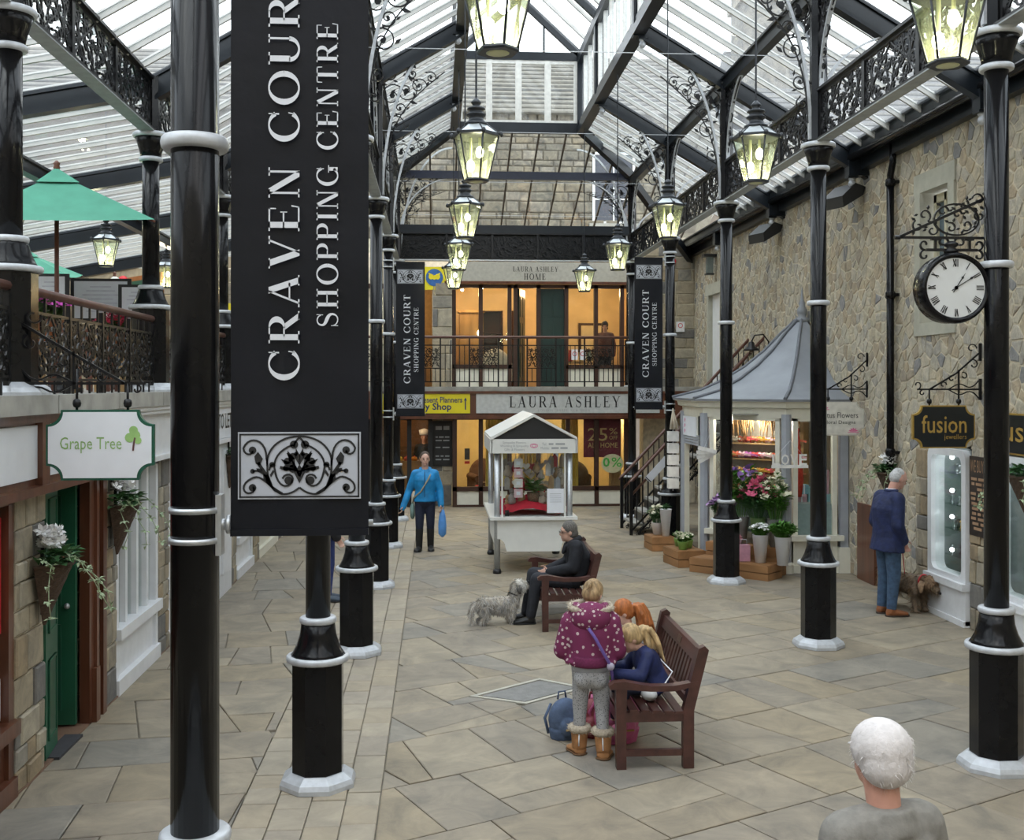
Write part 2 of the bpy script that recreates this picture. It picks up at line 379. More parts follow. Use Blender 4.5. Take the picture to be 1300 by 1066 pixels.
# main court, cut into slightly skewed bands first
MH = [(.22, 9.85), (1.06, 10.2), (1.32, 11.05), (.46, 10.7)]
def bands(x0, x1, y0, y1, am, ang):
    """random-length flags laid in courses turned by ang, trimmed to the rectangle"""
    c, sn = math.cos(ang), math.sin(ang); mx, my = (x0+x1)/2, (y0+y1)/2; q = math.hypot(x1-x0, y1-y0)/2+.5; v = -q; out = []; s0 = 0
    while v < q:
        hgt = R.uniform(.55, 1.05); s1 = max(-.35, min(.35, s0+R.gauss(0, .18))); n = 7; xs = [-q+2*q*i/n+R.uniform(-.3, .3) for i in range(n+1)]; xs[0], xs[-1] = -q, q
        for i in range(n): f0, f1 = (xs[i]+q)/(2*q), (xs[i+1]+q)/(2*q); split([(xs[i], v+s0*f0), (xs[i+1], v+s0*f1), (xs[i+1], v+hgt+s1*f1), (xs[i], v+hgt+s1*f0)], am, R, out)
        v += hgt; s0 = s1
    for p in out:
        w = [(mx+a*c-b*sn, my+a*sn+b*c) for a, b in p]
        for nx, ny, d in ((1, 0, x1), (-1, 0, -x0), (0, 1, y1), (0, -1, -y0)):
            if len(w) >= 3: w = clip(w, nx, ny, d)
        if len(w) >= 3 and area(w) > .01: flags.append(w)
bands(-.38, XW, 4.6, 26.4, .58, math.radians(28))
bands(XS-.15, -1.30, 4.6, 27, .48, math.radians(8))
# leave the inspection cover clear: clip flags away from it
cov = [(.28, 9.93), (.98, 10.50), (1.40, 10.14), (.79, 9.65)]
def outside(poly, conv):
    res = []; rem = poly; conv = ccw(conv)
    for i in range(len(conv)):
        a, b = conv[i], conv[(i+1) % len(conv)]; ex, ey = b[0]-a[0], b[1]-a[1]; nx, ny = ey, -ex; d = nx*a[0]+ny*a[1]
        o = clip(rem, -nx, -ny, -d)
        if len(o) >= 3 and area(o) > .004: res.append(o)
        rem = clip(rem, nx, ny, d)
        if len(rem) < 3: break
    return res
fl2 = []
for q in flags:
    if max(p[0] for p in q) < .2 or min(p[0] for p in q) > 1.5 or max(p[1] for p in q) < 9.5 or min(p[1] for p in q) > 10.7: fl2.append(q)
    else: fl2 += outside(q, cov)
def seenarea(c, z=0, ax='f'):
    pr = [scam(p[0], p[1], 0) for p in c]
    if min(p[2] for p in pr) < .5: return -1
    cx = sum(p[0] for p in pr)/len(pr); cy = sum(p[1] for p in pr)/len(pr)
    return area([(p[0], p[1]) for p in pr]) if -60 < cx < 1360 and cy < 1130 else 0
slabs([ccw(q) for q in fl2], FLN, 'flagstone', FLAG, floor, .005, .012, R, .008, 300, seenarea)
setts = []
for i in range(4):
    y = 4.6+R.random()*.3; x0 = -1.30+i*.23
    while y < 26.4:
        L = R.uniform(.22, .52); setts.append([(x0, y), (x0+.23, y), (x0+.23, y+L), (x0, y+L)]); y += L
slabs(setts, FLN, 'sett', SETT, floor, .004, .012, R, .008, 300, seenarea)
cv = tag(MB().prism(inset(ccw(cov), .07), .012, FLN).build('inspection_cover', mat('cover_infill', (.19, .185, .175), .7, 0, .15, 12, .3), None),
         'grey recessed inspection cover let into the flagstones', 'cover')
fr = MB(); oc = inset(ccw(cov), .008); ic = inset(ccw(cov), .05)
for i in range(4):
    fr.prism([oc[i], oc[(i+1) % 4], ic[(i+1) % 4], ic[i]], .014, FLN)
fr.build('rim', mat('cover_rim', (.40, .38, .32), .6, 0, .1, 10), cv)

# ---- right rubble wall
wr_ = struct('wall_right', 'tall rubble stone wall along the right of the court')
HOLES = [(12.72, 13.72, 3.44, 5.47), (12.30, 13.32, .0, 2.06), (10.05, 11.75, .0, 2.06), (14.85, 15.75, 0, 1.16), (23.4, 24.5, 2.72, 4.95), (16.05, 19.6, 0, 2.45)]
def slabwall(mb, y0, y1, z0, z1, x0, x1, holes):
    ys = sorted(set([y0, y1]+[h[0] for h in holes]+[h[1] for h in holes])); zs = sorted(set([z0, z1]+[h[2] for h in holes]+[h[3] for h in holes]))
    ys = [y for y in ys if y0 <= y <= y1]; zs = [z for z in zs if z0 <= z <= z1]
    for i in range(len(ys)-1):
        for j in range(len(zs)-1):
            cy, cz = (ys[i]+ys[i+1])/2, (zs[j]+zs[j+1])/2
            if not any(h[0] < cy < h[1] and h[2] < cz < h[3] for h in holes): mb.bx(x0, x1, ys[i], ys[i+1], zs[j], zs[j+1])
hol = HOLES[:3]+HOLES[4:5]
m_ = MB(); slabwall(m_, -3, 27, 0, 6.12, XW, XW+.35, hol); m_.build('mortar', MORTAR, wr_)
cells = voronoi(6.0, 26.0, 0, 6.0, .20, .135, R, .98, hol+[HOLES[5]])
def seenwall(c):
    pr = [scam(XW, p[0], p[1]) for p in c]; cx = sum(p[0] for p in pr)/len(pr); cy = sum(p[1] for p in pr)/len(pr)
    return area([(p[0], p[1]) for p in pr]) if -20 < cx < 1310 and -20 < cy < 1090 else 0
slabs(cells, YZ(XW, -1), 'rubble_stone', RUB, wr_, .011, .013, R, .014, 300, seenwall)
# stone piers beside the jeweller's window
for (a, b, z1) in ((11.78, 12.27, 2.0), (13.35, 13.7, 2.0)):
    slabs(courses(a, b, 0, z1, (.16, .3), (.2, .42), R), YZ(XW-.02, -1), 'pier_stone', ASH, wr_, .007, .03, R, .012, 300)
# ---- back of the court: ground floor and upper floor walls
wb = struct('wall_back', 'stone back wall of the court with coursed blocks')
MB().bx(4.9, 6.2, 25.9, 26.4, 0, 6.3).bx(-2.85, -.45, 27.3, 27.6, 2.7, 6.4).bx(-9, -2.6, 27.3, 27.6, 0, 6.4).bx(-2.85, 5.0, 27.9, 28.1, 5.7, 6.4).build('mortar', MORTAR, wb)
slabs(courses(4.9, 6.13, 2.72, 6.1, (.22, .36), (.3, .75), R), XZ(25.9), 'block', ASH, wb, .008, .03, R, .015, 300)
slabs(courses(-.10, .38, 2.72, 5.3, (.3, .5), (.4, .7), R), XZ(27.0), 'block', ASH, wb, .008, .03, R, .015, 300)
MB().bx(-.10, .38, 27.0, 27.4, 2.72, 5.4).build('pier', MORTAR, wb)
slabs(courses(-.10, .38, 0, 2.1, (.3, .5), (.4, .7), R), XZ(25.62), 'block', ASH, wb, .008, .03, R, .015, 300)
MB().bx(-.10, .38, 25.62, 26.0, 0, 2.1).build('pier', MORTAR, wb)
# ---- unseen added wall behind the viewer and the cafe's outer wall on the left
wf = struct('wall_unseen_front', 'unseen plain wall added behind the viewer to shape the light')
MB().bx(-9, 6.5, -3.3, -3, 0, 7.5).build('mortar', MORTAR, wf)  # out of view; added to hold back light from behind the viewer
wl_ = struct('wall_left', 'stone wall behind the gallery cafe')
MB().bx(-8.6, -8.3, -3, 27.5, 0, 5.0).build('mortar', MORTAR, wl_)
slabs(courses(-8.3, -3.1, 2.8, 5.6, (.24, .38), (.4, .9), R), XZ(24.4), 'block', ASH, wl_, .008, .03, R, .015, 300)
MB().bx(-8.3, -4.3, 24.4, 24.8, 2.72, 5.3).build('return_wall', MORTAR, wl_)

# ================================================================== COLUMNS
def ring(mb, r, z, h, n=24): mb.lathe([(r-.012, z), (r-.003, z+h*.15), (r, z+h*.5), (r-.003, z+h*.85), (r-.012, z+h)], n)
def column(label, loc, base=0.0, grp=None):
    t = thing('cast_iron_column', label, 'column', loc)
    b = base; oct_ = PI/8
    if base == 0:
        z1, z2 = .87, 1.15
    else: z1, z2 = b+.86, b+1.08
    MB().lathe([(.185, b+.08), (.185, z1)], 8, rot=oct_, smooth=False).build('plinth', IRON, t)
    MB().lathe([(.275, b), (.275, b+.03), (.26, b+.06), (.20, b+.10)], 8, rot=oct_, smooth=False).build('foot', SILVER, t)
    MB().lathe([(.20, z1+.03), (.175, z1+.06), (.15, z1+.11), (.128, z1+.18), (.115, z2)], 16, smooth=True).build('bell', IRON, t)
    m = MB(); ring(m, .222, z1-.005, .045); m.build('ring', SILVER, t)
    m = MB(); ring(m, .130, z2-.02, .045); m.build('ring', SILVER, t)
    MB().lathe([(.087, z2), (.085, 5.14)], 24).build('shaft', IRON, t)
    if base == 0:
        m = MB(); ring(m, .122, 3.655, .05); m.build('ring', SILVER, t)
    MB().lathe([(.10, 5.14), (.112, 5.2), (.135, 5.28), (.165, 5.36)], 20).build('capital', IRON, t)
    m = MB(); ring(m, .122, 5.10, .045); m.build('ring', SILVER, t)
    m = MB(); ring(m, .182, 5.345, .05); m.build('ring', SILVER, t)
    top = 7.08 if base == 0 else 5.98
    MB().lathe([(.092, 5.38), (.092, top)], 8, rot=oct_, smooth=False).build('post', IRON, t)
    return t
names_R = ['black cast-iron column nearest on the right, carrying the round clock', 'black cast-iron column standing in front of the lotus flower sign',
           'black cast-iron column in front of the florist kiosk window and flower buckets', 'black cast-iron column at the foot of the stairs, carrying the right-hand far banner',
           'farthest black cast-iron column on the right, beside the stair railing']
for k, lb in enumerate(names_R): column(lb, (XR, ROW[k+1], 0))
names_L = ['thick black column closest to the camera, holding the large banner', 'black column seen below the large banner, octagonal foot nearest the camera',
           'black column directly right of the large banner, second foot from the camera', 'black column third along the left row beyond the large banner',
           'black column carrying the far left banner', 'farthest black column of the left row, behind the woman in blue']
for k, lb in enumerate(names_L): column(lb, (XL if k else -.88, ROW[k] if k else 4.1, 0))
names_G = ['gallery column at the left picture edge with the shop sign bracket', 'gallery column beside the menu boards, right of the green parasol',
           'gallery column half hidden behind the thick near column', 'far gallery column beyond the yellow shop sign']
for k, lb in enumerate(names_G): column(lb, (XG, ROW[k+1], 0), GF)

# ================================================================== ROOF
LX0, LX1, LZ = .36, 2.84, 7.72          # glazed ridge lantern: edges and lower rim
EZ = 9.2; AP = 10.4
SL = .59
YS, YE = -3.0, 21.5
ceil = struct('ceiling', 'glazed iron roof of the court on black rafters')
def roof_z(x):
    if x >= XR-2: return 7.2-SL*(x-XR) if x > LX1-.01 else LZ
    return 7.2+SL*(x-XL)
def pz(x): return 7.2-SL*abs(x-XR) if x > 1.6 else 7.2-SL*abs(x-XL)
zr_w = 7.2-.53*(6.2-XR)
def slope(x0, z0, x1, z1, y0, y1, npb, name='pane'):
    """strips of glass running down a slope from (x0,z0) to (x1,z1), bars between"""
    dy = 3.78/npb; n = int(round((y1-y0)/dy)); d = V((x1-x0, 0, z1-z0)); L = d.length; ex = d.normalized(); ez = V((0, 1, 0)).cross(ex); ez = ez if ez.z > 0 else -ez
    M0 = Matrix(((ex.x, 0, ez.x, 0), (0, 1, 0, 0), (ex.z, 0, ez.z, 0), (0, 0, 0, 1)))
    pm = MB().bx(0, L, .02, dy-.02, 0, .008).mesh('pane', ROOFG)
    bm = MB().bx(0, L, -.016, .016, -.04, .02).bx(0, L, -.026, .026, .010, .028).mesh('glazing_bar', BAR)
    for i in range(n+1):
        M = TR(x0, y0+i*dy, z0) @ M0
        if i < n: put('pane', pm, ceil, M)
        put('glazing_bar', bm, ceil, M)
YB = ROW[0]-3.78*2
slope(LX1-.05, 7.2+SL*(XR-LX1+.05), 6.28, 7.2-SL*(6.28-XR), ROW[0]-3.78, 21.8, 8)
slope(LX0+.05, 7.2+SL*(LX0+.05-XL), XG-.1, 7.2+SL*(XG-.1-XL), ROW[0]-3.78, 21.8, 8)
slope(XG-.05, 6.02, -8.4, 6.02-.19*5.35, ROW[0]-3.78, 25.2, 8)
# hipped end over the back balcony
hz0, hy0, hz1, hy1 = 7.86, 21.5, 6.0, 26.85
hm = MB().bx(0, .5, 0, 1, 0, .01)
he = V((0, hy1-hy0, hz1-hz0)); HL = he.length; hey = he.normalized(); hez = V((1, 0, 0)).cross(hey)
HM = Matrix(((1, 0, 0, 0), (0, hey.y, hez.y, 0), (0, hey.z, hez.z, 0), (0, 0, 0, 1)))
hp = MB().bx(.02, .52, 0, HL, 0, .008).mesh('pane', GLASS); hb = MB().bx(-.018, .018, 0, HL, -.03, .02).mesh('glazing_bar', mat('brown_glazing_bar', (.13, .105, .08), .5, 0, .1, 5))
x = XL-2.0
while x < 6.2:
    put('pane', hp, ceil, TR(x, hy0, hz0) @ HM); put('glazing_bar', hb, ceil, TR(x, hy0, hz0) @ HM); x += .54
# small triangular fill where the slopes meet the hip is left to the hip rafters
# rafters
def Ibeam(a, b, w, h, m=None):
    q = MB(); q.bar(a, b, w*.55, h); a, b = V(a), V(b); d = (b-a).normalized(); r = d.cross(V((0, 0, 1))).normalized(); u = r.cross(d).normalized()
    q.bar(a+u*h/2, b+u*h/2, w, h*.18); q.bar(a-u*h/2, b-u*h/2, w, h*.18); return q
def pendant(x, y, z):
    m = MB(TR(x, y, z)); m.bx(-.07, .07, -.07, .07, -.03, 0); o = m.build('pendant_plate', BEAM, ceil)
    MB(TR(x, y, z)).lathe([(.02, -.02), (.05, -.03), (.045, -.05), (.03, -.06), (.045, -.08), (.052, -.11), (.03, -.145), (.008, -.155)], 12).build('pendant', SILVER, o)
for k, y in enumerate([YB+3.78]+ROW):
    dz = .12
    if y < 22:
        Ibeam((LX1, y, 7.2+SL*(XR-LX1)-dz), (6.2, y, 7.2-SL*(6.2-XR)-dz), .13, .20).build('rafter', BEAM, ceil)
        Ibeam((LX0, y, 7.2+SL*(LX0-XL)-dz), (XG, y, 7.2+SL*(XG-XL)-dz), .13, .20).build('rafter', BEAM, ceil)
        pendant(LX1+.06, y, LZ-.02); pendant(LX0-.06, y, LZ-.02)
    Ibeam((XG, y, 5.90), (-8.4, y, 5.90-.19*5.4), .13, .20).build('rafter', BEAM, ceil)
    MB().bx(5.85, XW+.02, y-.09, y+.09, 5.78, 6.05).build('corbel', BEAM, ceil); pendant(5.92, y, 5.78)
    MB().bar((XL, y, 6.33), (XR, y, 6.33), .007, .007).build('tie_rod', STEEL, ceil)
# longitudinal members
def along(x, z, w, h, name='purlin', y0=-3, y1=22.95, m=BEAM): MB().bx(x-w/2, x+w/2, y0, y1, z-h/2, z+h/2).bx(x-w*.75, x+w*.75, y0, y1, z+h/2-.02, z+h/2+.01).build(name, m, ceil)
along(XR, 7.05, .12, .16); along(XL, 7.05, .12, .16); along(-5.0, 5.45, .13, .16, y1=26)
along(5.98, 6.12, .22, .20, 'eaves_beam', y1=26); MB().bx(6.02, XW+.02, -3, 26, 5.86, 6.02).build('wall_plate', BEAM, ceil)
MB().tube([(5.9, y, 6.03) for y in (-3, 26)], .06, 10).build('gutter', IRON, ceil)
# hip end: cross beam and hip rafters
MB().bx(XL, XR, 22.9, 23.02, 7.08, 7.24).build('cross_beam', mat('blue_beam', (.02, .024, .045), .35), ceil)
for (xa, xb) in ((LX1, XR), (LX0, XL)):
    MB().bar((xa, 21.5, 7.8), (xb, 22.95, 7.17), .12, .18).build('hip_rafter', BEAM, ceil)
    MB().bar((xb, 22.95, 7.1), (xb+(2.0 if xb > 2 else -2.0), 26.0, 5.75), .12, .18).build('hip_rafter', BEAM, ceil)
# ---- ridge lantern
cl = struct('ceiling_lantern', 'raised glazed ridge lantern above the court roof')
for x in (LX0, LX1):
    MB().bx(x-.09, x+.09, -3, YE, LZ, LZ+.12).bx(x-.06, x+.06, -3, YE, LZ+.12, LZ+.24).build('rim', BEAM, cl)
    MB().bx(x-.09, x+.09, -3, YE, EZ-.12, EZ+.06).build('rim', BEAM, cl)
    pm = MB().bx(-.004, .004, .03, .60, LZ+.24, EZ-.12).mesh('pane', ROOFG); mm = MB().bx(-.035, .035, -.035, .035, LZ+.24, EZ-.12).mesh('mullion', mat('white_mullion', (.62, .61, .57), .45))
    y = YE-.6
    while y > 3: put('pane', pm, cl, TR(x, y, 0)); put('mullion', mm, cl, TR(x, y, 0)); y -= .63
    for y in ROW: MB().bx(x-.08, x+.08, y-.08, y+.08, LZ-.02, EZ+.05).build('lantern_post', BEAM, cl) if y < 22 else None
    MB().bx(x-.09, x+.09, YE-.1, YE+.08, LZ, EZ+.1).build('lantern_post', BEAM, cl)
xm = (LX0+LX1)/2
for sg in (1, -1):
    xe = xm+sg*(LX1-LX0)/2*1.06; d = V((xm-xe, 0, AP-EZ)); L = d.length; ex = d.normalized(); ez = V((0, 1, 0)).cross(ex); M0 = Matrix(((ex.x, 0, ez.x, 0), (0, 1, 0, 0), (ex.z, 0, ez.z, 0), (0, 0, 0, 1)))
    pm = MB().bx(0, L, .02, .925, 0, .008).mesh('roof_pane', ROOFG); bm = MB().bx(0, L, -.03, .03, -.04, .02).mesh('roof_bar', BAR)
    y = YE-.945
    while y > 3: put('roof_pane', pm, cl, TR(xe, y, EZ) @ M0); put('roof_bar', bm, cl, TR(xe, y, EZ) @ M0); y -= .945
    for y in ROW+[YE]: MB().bar((xe, min(y, YE), EZ-.03), (xm, min(y, YE), AP-.03), .10, .14).build('lantern_rafter', BEAM, cl) if y < 22 or y == YE else None
MB().bx(xm-.06, xm+.06, -3, YE, AP-.12, AP+.04).build('ridge', BEAM, cl)
# glazed gable end
MB().bx(LX0, LX1, YE-.05, YE+.05, LZ, LZ+.2).bx(LX0, LX1, YE-.05, YE+.05, EZ-.06, EZ+.10).build('rail', BEAM, cl)
ws = (LX1-LX0-.18)/4
for i in range(4):
    a = LX0+.09+i*ws
    MB().bx(a+.05, a+ws-.05, YE-.004, YE+.004, LZ+.25, EZ-.12).build('pane', GLASS, cl)
    MB().bx(a, a+.06, YE-.04, YE+.04, LZ+.2, EZ-.06).bx(a+ws-.06, a+ws, YE-.04, YE+.04, LZ+.2, EZ-.06).bx(a, a+ws, YE-.03, YE+.03, LZ+.2, LZ+.25).bx(a, a+ws, YE-.03, YE+.03, EZ-.13, EZ-.06).build('pane_frame', MATS['white_mullion'], cl)
for i in (-1, 0, 1): MB().bx(xm+i*.5-.02, xm+i*.5+.02, YE-.02, YE+.02, EZ, AP-abs(i)*.5-.05).build('gable_bar', BEAM, cl)
MB().prism([(LX0, EZ+.1), (LX1, EZ+.1), (xm, AP)], .008, XZ(YE)).build('gable_pane', ROOFG, cl)

# ================================================================== SCROLLWORK
def leaf(mb, x, y, an, L, w, t, fn):
    c, s_ = math.cos(an), math.sin(an); mb.prism([(x, y), (x+c*L*.45-s_*w, y+s_*L*.45+c*w), (x+c*L, y+s_*L), (x+c*L*.45+s_*w, y+s_*L*.45-c*w)], t, fn)
def panel_scrolls(w, h, seed, fn, bw=.014, t=.014, dens=1.0):
    """one cast panel of scrolls, mirrored left and right"""
    mb = MB(); r = random.Random(seed)
    for sx in (1, -1):
        F = lambda a, b, c, sx=sx: fn(sx*a, b, c)
        q = w/2
        specs = [(.22*q, .36*h, .20*h, 0), (.60*q, .64*h, .22*h, 2), (.62*q, .24*h, .18*h, 4), (.24*q, .76*h, .17*h, 1), (.86*q, .40*h, .14*h, 3), (.86*q, .82*h, .12*h, 5), (.42*q, .50*h, .12*h, 2.5), (.42*q, .12*h, .10*h, 1.5), (.08*q, .58*h, .10*h, 3), (.74*q, .46*h, .09*h, 1), (.40*q, .86*h, .10*h, 2), (.74*q, .88*h, .08*h, 4), (.95*q, .12*h, .10*h, 0), (.10*q, .12*h, .09*h, 5), (.96*q, .62*h, .08*h, 2)]
        for (x, y, rr, a) in specs:
            mb.ribbon(spiral(x, y, rr, rr*.18, a, a+(7.5 if r.random() < .5 else -7.5), 18), bw, t, F)
            for i in range(int(4*dens)):
                an = a+i*1.6; leaf(mb, x+rr*.8*math.cos(an), y+rr*.8*math.sin(an), an+1.2, rr*.6, rr*.13, t, F)
            mb.prism([(x+rr*.2*math.cos(k*PI/3), y+rr*.2*math.sin(k*PI/3)) for k in range(6)], t, F)
        mb.ribbon(bez((0, 0), (.1*q, .5*h), (.5*q, .2*h), (.5*q, h), 14), bw, t, F)
        mb.ribbon(bez((0, h), (.3*q, .7*h), (.6*q, .6*h), (q, 0), 14), bw, t, F)
        mb.ribbon(bez((.5*q, 0), (.7*q, .4*h), (.8*q, .7*h), (q, h), 14), bw, t, F)
    return mb
gp = (3.78-.2)/3
GPM = panel_scrolls(gp-.05, .47, 3, lambda a, b, c: (c, a, b), .017, .016, 1.4).mesh('scroll_panel', IRON2)
def girder(x, y0, y1, z0=5.40, parent=None):
    g = MB(); ya, yb = y0+.09, y1-.09
    g.bx(x-.07, x+.07, ya, yb, z0, z0+.022).bx(x-.025, x+.025, ya, yb, z0+.022, z0+.05).bx(x-.055, x+.055, ya, yb, z0+.53, z0+.56).bx(x-.02, x+.02, ya, yb, z0+.50, z0+.53)
    n = 3; w = (yb-ya)/n
    for i in range(n+1): g.bx(x-.022, x+.022, ya+i*w-.035*(i > 0), ya+i*w+.035*(i < n), z0+.02, z0+.53)
    o = g.build('lattice_girder', IRON2, ceil)
    MB().bx(x-.072, x+.072, ya, yb, z0-.012, z0).build('soffit_strip', mat('grey_soffit', (.30, .32, .33), .6), o)
    for i in range(n): put('scroll_panel', GPM, o, TR(x-.008, ya+(i+.5)*w, z0+.04))
for k in range(5):
    girder(XR, ROW[k], ROW[k+1]); girder(XG, ROW[k], ROW[k+1])
    girder(XL, ROW[k], ROW[k+1]) if k > 0 else None
# cross girder at the back
g = MB(); g.bx(XL+.09, XR-.09, 22.88, 23.02, 5.40, 5.425).bx(XL+.09, XR-.09, 22.9, 23.0, 5.93, 5.96).build('lattice_girder', IRON2, ceil)
go = ceil.children[-1]
CPM = panel_scrolls(.92, .47, 5, lambda a, b, c: (a, -c, b), .016, .016, 1.2).mesh('scroll_panel', IRON2)
for i in range(5): put('scroll_panel', CPM, go, TR(XL+.09+(i+.5)*.95, 22.95, 5.44)); MB().bx(XL+.09+i*.95-.02, XL+.09+i*.95+.02, 22.92, 22.98, 5.42, 5.93).build('divider', IRON2, go)
MB().bx(XL+.09, XR-.09, 22.87, 23.03, 5.375, 5.40).build('soffit_strip', STEEL, go)
MB().bx(XL, XR, 22.9, 23.05, 5.96, 6.12).build('cross_beam', BEAM, ceil)
MB().bx(XL+.09, XR-.09, 23.06, 23.09, 5.42, 5.96).build('dark_backing', BEAM, ceil)  # added dark sheet standing in for the dark balcony ceiling behind the girder
# ---- transverse arched brackets with spandrel scrolls
def spandrel(fn, W_, H_, seed):
    """scrolls filling the corner between post (a=0) and rafter, outside the arc"""
    mb = MB(); r = random.Random(seed)
    for (x, y, rr, a, sg) in ((.12, .80, .13, 0, 1), (.17, .56, .10, 2, -1), (.30, .84, .12, 1, -1), (.11, .36, .07, 3, 1), (.46, .88, .085, 0, 1), (.62, .95, .06, 2, -1), (.085, .22, .05, 1, -1), (.22, .70, .07, 4, 1), (.10, .98, .08, 3, 1), (.38, .98, .07, 1, 1)):
        x *= W_; y *= H_; rr *= (W_+H_)/2
        mb.ribbon(spiral(x, y, rr, rr*.2, a, a+sg*8, 18), .014, .016, fn)
        for i in range(3): leaf(mb, x+rr*.9*math.cos(a+2*i), y+rr*.9*math.sin(a+2*i), a+2*i+1, rr*.7, rr*.14, .016, fn)
        mb.prism([(x+rr*.22*math.cos(k*PI/3), y+rr*.22*math.sin(k*PI/3)) for k in range(6)], .016, fn)
    mb.ribbon(bez((.02*W_, 0.1*H_), (.05*W_, .6*H_), (.3*W_, .75*H_), (.8*W_, H_), 16), .014, .016, fn)
    return mb
AW, AH = XR-.09-(LX1+.1), 2.28
ARC = arc(AW, .0, AW-.0, AH, PI, PI/2, 22)
_tm = MB(); _tm.ribbon(ARC, .034, .05, lambda a, b, c: (-a, .025-c, b)); TARC = _tm.mesh('arch_rib', SILVER)
TSP = MB()
SPM = spandrel(lambda a, b, c: (-a, .008-c, b), AW, 1.72, 4).mesh('spandrel_scrolls', IRON2)
for k, y in enumerate(ROW[1:]):
    for sg, xx in ((1, XR-.09), (-1, XL+.09)):
        M = TR(xx, y, 5.44) @ Matrix.Diagonal((sg, 1, 1, 1))
        o = put('arch_rib', TARC, ceil, M); put('spandrel_scrolls', SPM, o)
    # aisle brackets on the right, toward the wall
    for sg, xx, L in ((-1, XR+.09, 1.2),):
        M = TR(xx, y, 5.96) @ Matrix.Diagonal((-L/AW, 1, .3, 1)); o = put('arch_rib', TARC, ceil, M)
# ---- lengthwise brackets from girder top to purlin
LW, LH = 1.05, 1.08
_tm = MB(); _tm.ribbon(arc(LW, 0, LW, LH, PI, PI/2, 16), .03, .05, lambda a, b, c: (.025-c, a, b)); LARC = _tm.mesh('arch_rib', SILVER)
LSP = spandrel(lambda a, b, c: (.008-c, a, b), LW*.8, 1.0, 9).mesh('spandrel_scrolls', IRON2)
for y in ROW[:]:
    for x in (XR, XL):
        for sg in (1, -1):
            if y > 22 and sg > 0: continue
            M = TR(x, y+sg*.09, 5.97) @ Matrix.Diagonal((1, sg, 1, 1)); o = put('arch_rib', LARC, ceil, M); put('spandrel_scrolls', LSP, o)
# cross arches under the back beam
for sg, xx in ((1, XR-.09), (-1, XL+.09)):
    o = put('arch_rib', TARC, ceil, TR(xx, 22.96, 5.97) @ Matrix.Diagonal((sg*1.1, 1, .5, 1))); put('spandrel_scrolls', SPM, o)
# ================================================================== GALLERY DECK
gd = struct('floor_gallery', 'upper gallery deck above the left shops')
MB().bx(-8.4, XS-.05, -3, 26, 2.5, GF).build('deck', mat('gallery_deck', (.25, .23, .2), .8, 0, .15, 5), gd)
yy = -1.0
while yy < 25: MB().bx(-3.3, -2.66, yy, yy+1.48, 2.60, GF+.01).build('coping_stone', COPING, gd); yy += 1.5
bd = struct('floor_balcony', 'balcony deck across the back of the court')
MB().bx(-3.3, 6.15, 25.15, 27.6, 2.55, 2.72).build('deck', mat('gallery_deck', (.25, .23, .2)), bd)
MB().bx(-2.66, 6.15, 25.0, 25.4, 2.66, 2.76).build('coping_stone', COPING, bd)
# ================================================================== LETTERING
WORK = bpy.data.scenes.new('workbench')
def evaluated(o):
    """mesh of an object with its modifiers, worked out in a spare scene; the object is removed"""
    WORK.collection.objects.link(o); vl = WORK.view_layers[0]; vl.update(); me = bpy.data.meshes.new_from_object(o.evaluated_get(vl.depsgraph)); bpy.data.objects.remove(o); return me
def txt(name, s, box, fn, parent, m, off=.0, t0=.003, keep=False):
    """plain sans lettering fitted into box (a0,a1,b0,b1) on the plane fn"""
    cu = bpy.data.curves.new('letters', 'FONT'); cu.body = s; cu.size = 1; cu.offset = off; cu.resolution_u = 2; cu.align_x = 'CENTER'; cu.space_line = .95
    o = bpy.data.objects.new('letters', cu); me = evaluated(o)
    xs = [v.co.x for v in me.vertices]; ys = [v.co.y for v in me.vertices]; x0, x1, y0, y1 = min(xs), max(xs), min(ys), max(ys)
    a0, a1, b0, b1 = box; sx = (a1-a0)/(x1-x0); sy = (b1-b0)/(y1-y0)
    vs = [fn(a0+(v.co.x-x0)*sx, b0+(v.co.y-y0)*sy, t0) for v in me.vertices]; fs = [tuple(p.vertices) for p in me.polygons]; bpy.data.meshes.remove(me)
    return MB().add(vs, fs).build(name, m, parent)
def blocks(n, box, fn, parent, m, seed, t0=.003):
    """a line of print too small to read: n word-length dashes"""
    r = random.Random(seed); ws = [r.uniform(.5, 1.4) for _ in range(n)]; a0, a1, b0, b1 = box; k = (a1-a0)/(sum(ws)+.3*(n-1)); x = a0
    for w in ws: MB().add([fn(x, b0, t0), fn(x+w*k, b0, t0), fn(x+w*k, b1, t0), fn(x, b1, t0)], [(0, 1, 2, 3)]).build('print_dash', m, parent); x += (w+.3)*k
